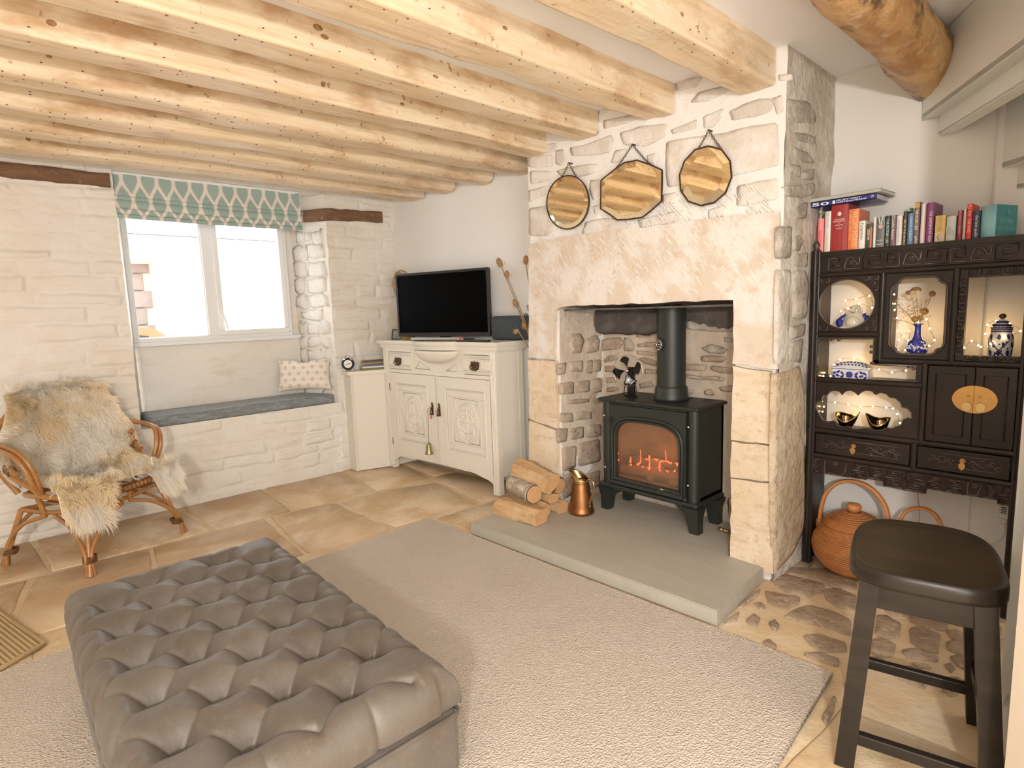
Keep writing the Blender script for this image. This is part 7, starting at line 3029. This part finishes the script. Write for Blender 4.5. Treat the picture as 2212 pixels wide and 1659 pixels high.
x0_, x1_ = bz(384, 990, 2.96).x, bz(690, 990, 2.96).x
bz1 = bz(540, 938, 2.96).z
bxx = thing('china_box', 'blue and white china box with domed lid in the stepped opening', 'box', ((x0_ + x1_) / 2, 3.0, ZR3))
W2 = (x1_ - x0_) / 2
H2 = bz1 - ZR3
mb = MB()
mb.box((0, 0, H2 / 2), (W2 * 2, .085, H2), .003)
mb.build('box_body', MT['whiteglaze'], bxx)
mb = MB()
mb.box((0, 0, H2 + .004), (W2 * 2.04, .090, .008), .002)


def dome(a, b):
    u, v = a * 2 - 1, b * 2 - 1
    return V((u * W2 * .98, v * .042, H2 + .008 + .026 * (1 - abs(u) ** 2.4) ** .8 * (1 - abs(v) ** 3) ** .8))


mb.grid(dome, 20, 12)
ld = mb.build('lid', MT['whiteglaze'], bxx, fix=False)
mb = MB()
on_box = lambda th, z: V((th, -.0435, z))


def leaf2(mb, x, z, w, h, an, y=-.0435, bulge=.0012):
    pts = []
    for i in range(10):
        t = 6.2832 * i / 10
        a, b = w * math.cos(t), h * math.sin(t) * (1 - .35 * math.cos(t))
        pts.append(V((x + a * math.cos(an) - b * math.sin(an), y, z + a * math.sin(an) + b * math.cos(an))))
    mb.add(pts + [V((x, y - bulge, z))], [(i, (i + 1) % 10, 10) for i in range(10)], True)


for k in range(8):
    t = k * .785
    leaf2(mb, .010 * math.cos(t), H2 / 2 + .010 * math.sin(t), .007, .005, t)
leaf2(mb, 0, H2 / 2, .005, .005, 0)
for s_ in (-1, 1):
    for x, z, an in ((.030, .6, .8), (.030, .3, -.8), (.048, .72, 2.5), (.050, .38, .4), (.064, .62, -.6), (.066, .25, 1.0)):
        leaf2(mb, s_ * x, H2 * z, .010, .0055, an * s_)
mb.build('painted_leaves', MT['blueglaze'], bxx, fix=False)
mb = MB()
for k in range(9):
    u = -.8 + k * .2
    p = dome((u + 1) / 2, .22)
    mb.ball(p, (.006, .003, .005), 8, 4)
    p = dome((u + 1.1) / 2, .08)
    mb.ball(p, (.005, .003, .004), 8, 4)
mb.tube([(-W2 * 1.02, -.0455, H2 + .001), (W2 * 1.02, -.0455, H2 + .001)], .0012, 4)
mb.build('lid_pattern', MT['navyprint'], ld, fix=False)

MT['bronzebowl'] = mat('polished_bronze', (.30, .21, .10), .16, 1.0)
for lab, (u0, v0, u1, v1), fl2 in (('gold-rimmed curled bronze leaf dish at the left of the scalloped opening', (405, 1305, 607, 1430), 1), ('gold-rimmed curled bronze leaf dish at the right of the scalloped opening', (668, 1335, 876, 1462), -1)):
    c_ = bz((u0 + u1) / 2, (v0 + v1) / 2, 2.965)
    w = bz(u1, v1, 2.965).x - bz(u0, v0, 2.965).x
    t = thing('bronze_dish', lab, 'dish', (c_.x, 2.975, ZR4), 0, 'pair of bronze dishes in the scalloped opening')
    zc_ = c_.z - ZR4

    def bowlf(a, b):
        th = 2 * math.pi * a
        f = b
        # a leaf outline with one curled tail
        tail = max(0, math.cos(th)) ** 6
        rx, ry = w * .40 * (1 + .42 * tail), .040 * (1 - .3 * tail)
        x = fl2 * (rx * math.cos(th) * f - w * .06)
        y = ry * math.sin(th) * f
        z = .004 + (zc_ - .004 + .018) * f ** 2.2 * (1 - .35 * max(0, -math.sin(th))) + .022 * tail * f ** 3 + .012 * f ** 3 * max(0, -math.cos(th))
        return V((x, y, z))
    mb = MB()
    mb.grid(bowlf, 40, 10, cu=True)
    o = mb.build('bowl', MT['bronzebowl'], t, fix=False)
    o.modifiers.new('th', 'SOLIDIFY').thickness = .003
    mb = MB()
    mb.tube([bowlf(i / 40, 1.0) for i in range(40)], .0022, 6, closed=True)
    mb.build('gold_rim', MT['brass'], t)

# ================================================================== books along the top
BT = ZTOP + .001
z6y = lambda a, b, y=2.918: at(1700 + a / 4.148, 380 + b / 4.148, y=y)
BK = [
    ('red_pink', 272, 325, 385, (.80, .20, .22), 'thin coral pink paperback at the left end of the book row', .12, [('THE WEDDING', .5, .42, (.95, .75, .55))]),
    ('pale_cream', 330, 384, 318, (.76, .73, .66), 'cream paperback between the coral book and the big red one', .13, [('THE TAILOR', .30, .35, (.35, .38, .40)), ('GOING DOWN', -.22, .35, (.60, .42, .22))]),
    ('dark_red', 386, 537, 258, (.36, .035, .035), 'thick dark red book with a white crest holding up the flat books', .15, None),
    ('orange', 540, 634, 298, (.80, .22, .08), 'thick orange book titled WILLIAM MORRIS', .15, [('WILLIAM MORRIS', .0, .50, (.95, .62, .25), .18), ('Art for Our Time', .05, .22, (.96, .55, .45), -.24)]),
    ('ivory', 638, 697, 403, (.82, .80, .72), 'short ivory paperback with black title beside the orange book', .11, [('Forgotten', .12, .50, (.06, .06, .05))]),
    ('charcoal', 703, 760, 430, (.085, .07, .06), 'short dark paperback titled GEISHA with an orange edge', .11, [('GEISHA', .06, .42, (.90, .88, .84), -.08)]),
    ('white_thin', 763, 791, 368, (.82, .79, .74), 'very thin white book right of the GEISHA paperback', .12, None),
    ('grey_medal', 795, 869, 366, (.16, .16, .155), 'dark grey book with a medal ribbon printed on its spine', .12, None),
    ('black_green', 873, 918, 357, (.035, .06, .045), 'black paperback with pale green lettering', .12, [('THE IDOTSBY LIFE', 0, .55, (.55, .80, .66))]),
    ('plum_grey', 922, 971, 352, (.20, .13, .15), 'plum grey paperback with cream handwritten title', .12, [('Cecelia Ahern', .1, .50, (.92, .86, .76))]),
    ('white_grey', 975, 1026, 357, (.78, .74, .72), 'white paperback with grey capitals under a green slip', .12, [('THE SOCIAL ENTERPRISE', 0, .38, (.40, .44, .40))]),
    ('black_yellow', 1031, 1068, 318, (.045, .035, .02), 'narrow black book with yellow lettering', .12, [('LIFE OF THE WORLD', -.12, .55, (.88, .66, .25))]),
    ('blue', 1071, 1126, 335, (.14, .24, .42), 'mid blue book with pale blue capitals', .13, [('GUIDED BY THE BEAUTY', 0, .42, (.55, .72, .84), .10)]),
    ('brown_gold', 1129, 1178, 236, (.17, .12, .10), 'tall brown book with bold cream title and gold top', .15, [('THE ROAD LESS', .08, .55, (.95, .88, .70)), ('JAN', -.42, .5, (.95, .88, .70))]),
    ('white_pink', 1184, 1230, 248, (.74, .62, .66), 'tall blank white and pink spined book', .15, None),
    ('purple', 1239, 1304, 240, (.22, .055, .17), 'tall purple book with silver capitals', .15, [('THE GARDENS AT HIGH', -.10, .42, (.84, .74, .80), .12)]),
    ('yellow', 1318, 1413, 355, (.76, .56, .18), 'yellow and cream book with a crescent emblem', .12, [('KATE LORD', .18, .34, (.42, .36, .16))]),
    ('pale_grey', 1420, 1506, 362, (.62, .66, .64), 'pale grey green book beside the yellow one', .12, [('COLLINS', -.1, .34, (.30, .40, .34), -.14), ('MAGICK', -.2, .36, (.45, .50, .90), .22)]),
    ('maroon', 1512, 1560, 308, (.34, .035, .06), 'slim maroon book with faint pale lettering', .13, [('BRAMBLES & BERRIES', .1, .42, (.74, .46, .42))]),
    ('white_slim', 1564, 1591, 295, (.74, .71, .66), 'slim white book between maroon and red books', .13, [('FOR THE CHILDREN', -.1, .4, (.50, .48, .44))]),
    ('red', 1594, 1646, 250, (.78, .055, .04), 'tall bright red book with pale title blocks', .14, [('ALL THE', .32, .5, (.96, .60, .45)), ('THE HIVES', -.12, .5, (.96, .60, .45))]),
    ('navy', 1650, 1720, 312, (.035, .06, .12), 'navy book titled the lost spells', .14, [('the lost spells', -.05, .50, (.86, .84, .74))]),
]
MTXT = {}


def tm(c):
    k = tuple(c)
    if k not in MTXT:
        MTXT[k] = mat('lettering_ink', c, .6)
    return MTXT[k]


rb = random.Random(21)
book_top3 = None
for i, (nm, a0, a1, top_, col_, lab, dep, tx) in enumerate(BK):
    x0, x1 = z6y(a0, 560).x, z6y(a1, 560).x
    zt3 = z6y((a0 + a1) / 2, top_).z
    h_ = zt3 - BT
    w_ = x1 - x0 - .0012
    yf = 2.918 + rb.uniform(-.003, .006)
    t = thing('book', lab, 'book', ((x0 + x1) / 2, yf, BT), 0, 'books standing on top of the dresser')
    m_ = colmat('book_' + nm, col_, .42)
    mb = MB()
    rnd_sp = .004 if w_ > .02 else .002
    # rounded spine and two boards
    pts = [(-w_ / 2, dep), (-w_ / 2, .004), (-w_ / 4, .0008), (0, 0), (w_ / 4, .0008), (w_ / 2, .004), (w_ / 2, dep), (w_ / 2 - .002, dep), (w_ / 2 - .002, .008), (-w_ / 2 + .002, .008), (-w_ / 2 + .002, dep)]
    mb.prism(pts, [], lambda a, b, d: V((a, b, d)), 0, h_)
    mb.build('cover', m_, t)
    mb = MB()
    mb.bx(-w_ / 2 + .0022, w_ / 2 - .0022, .006, dep - .004, .003, h_ - .004)
    mb.build('pages', MT['paper'], t)
    Ms = lambda zc_, xo=0: Matrix(((0, 1, 0, xo), (0, 0, -1, -.0006), (-1, 0, 0, zc_), (0, 0, 0, 1)))
    if tx:
        for e in tx:
            s_, off, frac, c_ = e[:4]
            xo = (e[4] if len(e) > 4 else 0) * w_
            L2 = h_ * min(.9, .052 * len(s_) + .22) * (.86 if len(tx) == 1 else .55)
            if nm == 'orange':
                L2 = h_ * (.90 if s_.startswith('W') else .62)
            txt(s_, L2, w_ * frac, Ms(h_ * (.5 + off), xo), tm(c_), t)
    FM = lambda zc_, xo=0: Matrix(((1, 0, 0, xo), (0, 0, -1, -.0008), (0, 1, 0, zc_), (0, 0, 0, 1)))
    if nm == 'dark_red':
        book_top3 = zt3
        mb = MB()
        mb.prism([(.0085 * math.cos(q), h_ * .80 + .0095 * math.sin(q)) for q in [6.2832 * j / 6 + .5 for j in range(6)]], [[(.0050 * math.cos(q), h_ * .80 + .0055 * math.sin(q)) for q in [6.2832 * j / 6 + .5 for j in range(6)]]], lambda a, b, d: V((a, -.001 + d, b)), 0, .0006)
        mb.ball((0, -.0006, h_ * .80), (.0035, .0012, .0042), 8, 5)
        mb.build('crest', tm((.92, .88, .80)), t)
        for s_, zz, ww2, hh2 in (('THE AUTHORISED', .685, .60, .026), ('ROAD BOOK', .645, .70, .036), ('OF', .600, .12, .020), ('ENGLAND', .560, .45, .026), ('&', .525, .06, .02), ('WALES', .485, .36, .028)):
            txt(s_, w_ * ww2, h_ * hh2, FM(h_ * zz), tm((.92, .86, .76)), t)
    if nm == 'grey_medal':
        mb = MB()
        for s_ in (-1, 1):
            mb.prism([(s_ * .010, h_), (s_ * .006, h_), (s_ * .0005, h_ * .76), (s_ * .0035, h_ * .76)], [], lambda a, b, d: V((a, -.001 + d, b)), 0, .0006)
        mb.prism([(.0072 * math.cos(q), h_ * .68 + .0082 * math.sin(q)) for q in [6.2832 * j / 18 for j in range(18)]], [[(.0046 * math.cos(q), h_ * .68 + .0055 * math.sin(q)) for q in [6.2832 * j / 18 for j in range(18)]]], lambda a, b, d: V((a, -.001 + d, b)), 0, .0006)
        mb.build('medal_ribbon', tm((.84, .80, .74)), t)
        mb = MB()
        mb.ball((0, -.0006, h_ * .68), (.0046, .0010, .0055), 10, 5)
        mb.build('medal', tm((.72, .28, .20)), t)
        txt('wedge', w_ * .78, h_ * .055, FM(h_ * .22), tm((.86, .88, .92)), t, shear=.2)
        mb = MB()
        mb.box((0, -.0006, h_ * .09), (w_ * .8, .001, h_ * .03))
        mb.build('printed_band', tm((.52, .50, .46)), t)
    if nm == 'charcoal':
        mb = MB()
        mb.bx(w_ * .20, w_ * .46, .0, .003, .001, h_ * .86)
        mb.build('orange_edge', tm((.62, .24, .07)), t)
    if nm == 'brown_gold':
        mb = MB()
        mb.bx(-w_ * .46, w_ * .46, -.0008, .003, h_ * .86, h_ * .985)
        mb.build('gold_top', tm((.56, .34, .10)), t)
    if nm == 'yellow':
        mb = MB()
        mb.bx(-w_ * .47, w_ * .47, -.0006, .003, .001, h_ * .34)
        mb.build('cream_foot', tm((.72, .60, .42)), t)
        mb = MB()
        mb.tube([(.007 * math.cos(q) + .001, -.0010, h_ * .17 + .011 * math.sin(q)) for q in [1.0 + 4.2 * j / 12 for j in range(13)]], [.0003 + .0013 * math.sin(math.pi * j / 12) for j in range(13)], 5)
        mb.build('crescent', tm((.30, .24, .12)), t)
    if nm == 'white_grey':
        pass
    if nm == 'white_pink':
        mb = MB()
        mb.bx(w_ * .30, w_ * .47, .0004, .003, .001, h_ * .99)
        mb.build('tan_edge', tm((.58, .32, .18)), t)

# green topped book behind the white one
x0, x1 = z6y(985, 560).x, z6y(1027, 560).x
t = thing('book', 'green and white topped book standing behind the grey-lettered one', 'book', ((x0 + x1) / 2, 3.045, BT), 0, 'books standing on top of the dresser')
h_ = z6y(1005, 298, 3.05).z - BT
mb = MB()
mb.box((0, .02, h_ / 2), (x1 - x0, .03, h_), .003)
mb.build('cover', colmat('book_green', (.20, .46, .26)), t)
mb = MB()
mb.bx(-(x1 - x0) / 2 + .002, -(x1 - x0) / 2 + .008, .003, .006, .01, h_ * .99)
mb.build('white_strip', tm((.82, .8, .76)), t)

# thick turquoise book seen spine and cover
t0 = z6y(1718, 560, 2.925)
cor = z6y(1862, 555, 2.905)
t = thing('book', 'very thick turquoise hardback titled SEVEN SISTERS at the right end', 'book', (cor.x, cor.y, BT), 0, 'books standing on top of the dresser')
h_ = z6y(1870, 254, 2.905).z - BT
d1 = V((t0.x - cor.x, .030, 0))
cov = at(2212 - 14, 500, y=3.04)
cov = V((z6y(2050, 545, 3.03).x, 3.03, 0))
d2 = V((cov.x - cor.x, cov.y - cor.y, 0))
MT['turq'] = mat('turquoise_spine', (.28, .58, .68), .4, layers=[('noise', 20, .50, .72, (.62, .62, .56), .55), ('noise', 40, .62, .72, (.72, .34, .16), .7)])
MT['teal'] = mat('teal_dust_jacket', (.03, .24, .27), .35, layers=[('noise', 18, .45, .7, (.04, .32, .36), .7)])
mb = MB()
n = 8
ring = []
for i in range(n + 1):
    f = i / n
    p = d1 * (1 - f)
    bul = d1.normalized().cross(V((0, 0, 1))) * (-.010 * math.sin(math.pi * f))
    if bul.y > 0:
        bul = -bul
    ring.append(p + bul)
vs = [p for p in ring] + [p + V((0, 0, h_)) for p in ring]
mb.add(vs, [(i, i + 1, n + 2 + i, n + 1 + i) for i in range(n)], True)
mb.build('spine', MT['turq'], t, fix=False).modifiers.new('th', 'SOLIDIFY').thickness = .002
mb = MB()
nrm2 = V((d2.y, -d2.x, 0)).normalized()
mb.add([V((0, 0, 0)), d2, d2 + V((0, 0, h_)), V((0, 0, h_)), -nrm2 * .003, d2 - nrm2 * .003, d2 - nrm2 * .003 + V((0, 0, h_)), -nrm2 * .003 + V((0, 0, h_))], [(0, 1, 2, 3), (4, 7, 6, 5), (0, 4, 5, 1), (1, 5, 6, 2), (2, 6, 7, 3), (3, 7, 4, 0)])
fc_ = mb.build('front_cover', MT['teal'], t)
mb = MB()
mb.add([d1, d1 + d2, d1 + d2 + V((0, 0, h_)), d1 + V((0, 0, h_)), d1 + nrm2 * .003, d1 + d2 + nrm2 * .003, d1 + d2 + nrm2 * .003 + V((0, 0, h_)), d1 + nrm2 * .003 + V((0, 0, h_))], [(0, 1, 2, 3), (4, 7, 6, 5), (0, 4, 5, 1), (1, 5, 6, 2), (2, 6, 7, 3), (3, 7, 4, 0)])
mb.build('back_cover', MT['teal'], t)
mb = MB()
a_, b_, c2, e_ = d1 * .04 + d2 * .03, d1 * .96 + d2 * .03, d1 * .96 + d2 * .97, d1 * .04 + d2 * .97
mb.add([p + V((0, 0, z)) for z in (.004, h_ - .004) for p in (a_, b_, c2, e_)], [(0, 1, 2, 3), (4, 5, 6, 7), (0, 1, 5, 4), (1, 2, 6, 5), (2, 3, 7, 6), (3, 0, 4, 7)])
mb.build('pages', MT['paper'], t)
Lc = d2.length
for s_, zz, ww2, hh2 in (('SEVEN', .50, .62, .14), ('SISTERS', .25, .72, .13)):
    txt(s_, Lc * ww2, h_ * hh2, frame_mat(d2 * .5 + V((0, 0, h_ * zz)), d2, V((0, 0, 1))), tm((.22, .50, .50)), t)
mb = MB()
for q in range(5):
    a0 = q * 1.2566 + .3
    p = d2 * .55 + V((0, 0, h_ * .78)) + nrm2 * .0012
    u_ = d2.normalized()
    mb.tube([p, p + (u_ * math.cos(a0) + V((0, 0, 1)) * math.sin(a0)) * .014], [.0018, .0006], 5)
mb.build('star_emblem', tm((.20, .44, .42)), t)

# the two flat books balanced on the red one
bt3 = book_top3 + .0008
MT['navybook'] = mat('navy_blue_dust_jacket', (.025, .035, .20), .35)
Ax = V((1, .0, 0))
pL, pR = at(1749, 437, y=2.905), at(1894, 424, y=2.905)
bw = pR.x - pL.x
T5 = .0245
t, Mb = book_flat('navy blue book titled 501 MUST-VISIT DESTINATIONS lying across the row', ((pL.x + pR.x) / 2, 2.905 + .085, bt3), Ax, bw, .17, T5, MT['navybook'])
FM = lambda xo, zc_: Matrix(((1, 0, 0, xo), (0, 0, -1, 2.9045), (0, 1, 0, zc_), (0, 0, 0, 1)))
WT = tm((.86, .87, .92))
cxm = (pL.x + pR.x) / 2
txt('501', bw * .36, T5 * .62, FM(cxm - bw * .28, bt3 + T5 * .46), WT, t, world=True, bold=.02)
txt('MUST-VISIT', bw * .36, T5 * .25, FM(cxm + bw * .10, bt3 + T5 * .68), WT, t, world=True, bold=.02)
txt('DESTINATIONS', bw * .44, T5 * .25, FM(cxm + bw * .14, bt3 + T5 * .32), WT, t, world=True, bold=.02)
mb = MB()
for a, b in ((-.0028, .0028), (.0028, .0028), (-.0028, -.0028), (.0028, -.0028)):
    mb.tube([V((cxm + bw * .44 + a + .0028 * math.cos(q), 2.9040, bt3 + T5 * .55 + b + .0028 * math.sin(q))) for q in [6.2832 * j / 12 for j in range(12)]], .0006, 4, closed=True)
mb.build('publisher_emblem', WT, t, world=True)
pL, pR = at(1738, 421, y=2.90), at(1903, 400, y=2.90)
bw2 = pR.x - pL.x
book_flat('wide pale grey hardback lying on top of the navy book', ((pL.x + pR.x) / 2 + .004, 2.90 + .10, bt3 + T5 + .0008), V((1, -.03, 0)), bw2, .20, .016, colmat('greyhard', (.50, .50, .45)))

# ================================================================== baskets, stool already placed, adaptor
MT['basket'] = mat('orange_brown_wicker', (.52, .20, .06), .55, layers=[('noise', 20, .42, .70, (.64, .30, .10), .7), ('noise', (8, 8, 60), .55, .72, (.34, .11, .03), .6)], bumps=[('noise', (160, 160, 10), .5, .004)], coat=.2)
bk = thing('lidded_basket', 'round orange-brown lidded basket with hoop handle under the dresser', 'basket', (-.875, 2.955, 0))


def wick(r0, r1, z0, z1, rows, mb, fr):
    for i in range(rows):
        f = i / (rows - 1)
        r, z = fr(f)
        mb.tube([V((r * math.cos(q), r * math.sin(q), z)) for q in [6.2832 * j / 36 for j in range(36)]], .0052, 6, closed=True)


bprof = [(.085, .004), (.125, .03), (.160, .075), (.172, .125), (.165, .165), (.140, .205), (.112, .232)]


def bfr(f):
    i = f * (len(bprof) - 1)
    k = min(int(i), len(bprof) - 2)
    q = i - k
    return bprof[k][0] * (1 - q) + bprof[k + 1][0] * q, bprof[k][1] * (1 - q) + bprof[k + 1][1] * q


mb = MB()
mb.lathe([(0, .002)] + [(bfr(i / 24)[0] - .003, bfr(i / 24)[1]) for i in range(25)], n=36)
wick(0, 0, 0, 0, 30, mb, bfr)
mb.build('woven_body', MT['basket'], bk)
mb = MB()
lpf = lambda f: (.118 * math.sqrt(max(0.0001, 1 - f * f)) * (1 - .1 * f) + .004, .232 + .062 * f)
mb.lathe([(lpf(i / 12)[0] - .003, lpf(i / 12)[1]) for i in range(13)], n=32)
wick(0, 0, 0, 0, 11, mb, lambda f: lpf(f * .96))
lid = mb.build('lid', MT['basket'], bk)
mb = MB()
mb.lathe([(.018, .285), (.020, .300), (.030, .305), (.032, .325), (.026, .335), (0, .337)], n=18)
mb.build('lid_knob', MT['basket'], lid)
mb = MB()
for o_ in (-.007, .007):
    mb.tube(smooth_path([(-.150, o_, .185), (-.146, o_, .27), (-.125, o_, .36), (-.07, o_, .425), (0, o_, .445), (.07, o_, .425), (.125, o_, .36), (.146, o_, .27), (.150, o_, .185)], 5), .0085, 8)
for s_ in (-1, 1):
    for q in range(4):
        mb.tube([V((s_ * .150 + .014 * math.cos(w), .018 * math.sin(w), .19 + .010 * q)) for w in [6.2832 * j / 12 for j in range(12)]], .0035, 5, closed=True)
mb.build('hoop_handle', MT['basket'], bk)

b2 = thing('open_basket', 'second wicker basket behind the stool, only its hoop handle showing', 'basket', (-.615, 2.985, 0))
mb = MB()
b2p = lambda f: (.07 + .045 * math.sin(f * 2.4), .004 + .17 * f)
mb.lathe([(0, .003)] + [(b2p(i / 12)[0] - .003, b2p(i / 12)[1]) for i in range(13)], n=28)
for i in range(18):
    r, z = b2p(i / 17)
    mb.tube([V((r * math.cos(q), r * math.sin(q), z)) for q in [6.2832 * j / 28 for j in range(28)]], .0052, 6, closed=True)
mb.build('woven_body', MT['basket'], b2)
mb = MB()
for o_ in (-.006, .006):
    mb.tube(smooth_path([(-.095, o_, .15), (-.088, o_, .25), (-.06, o_, .335), (0, o_, .368), (.055, o_, .345), (.085, o_, .26), (.092, o_, .15)], 5), .0075, 8)
mb.build('hoop_handle', MT['basket'], b2)

MT['plugwhite'] = mat('white_plug_plastic', (.80, .79, .76), .4)
pa = at(2170, 1105, y=3.10)
pw = thing('power_adaptor', 'white plug-in adaptor on the wall under the right end of the dresser', 'adaptor', (pa.x, 3.128, pa.z))
mb = MB()
mb.box((pa.x, 3.112, pa.z), (.036, .030, .062), .004)
mb.build('casing', MT['plugwhite'], pw, world=True)
mb = MB()
mb.box((pa.x + .002, 3.1255, pa.z + .0), (.085, .005, .085), .002)
mb.build('wall_socket', MT['plugwhite'], pw, world=True)
mb = MB()
for k in range(4):
    mb.box((pa.x - .003, 3.0965, pa.z + .018 - .008 * k), (.018, .0012, .004))
mb.build('label_print', MT['cord'], pw, world=True)
mb = MB()
mb.lathe([(.0, 0), (.012, 0), (.013, .012), (.010, .024), (0, .024)], (pa.x + .002, 3.108, pa.z - .055), 14)
mb.build('plug', MT['plugwhite'], pw, world=True)
mb = MB()
mb.tube(smooth_path([(pa.x + .002, 3.108, pa.z - .05), (pa.x + .004, 3.10, pa.z - .10), (pa.x - .02, 3.10, pa.z - .14), (pa.x - .07, 3.10, pa.z - .165), (pa.x - .15, 3.08, pa.z - .20), (pa.x - .2, 3.07, .012)], 5), .0022, 6)
mb.build('cable', MT['plugwhite'], pw, world=True)
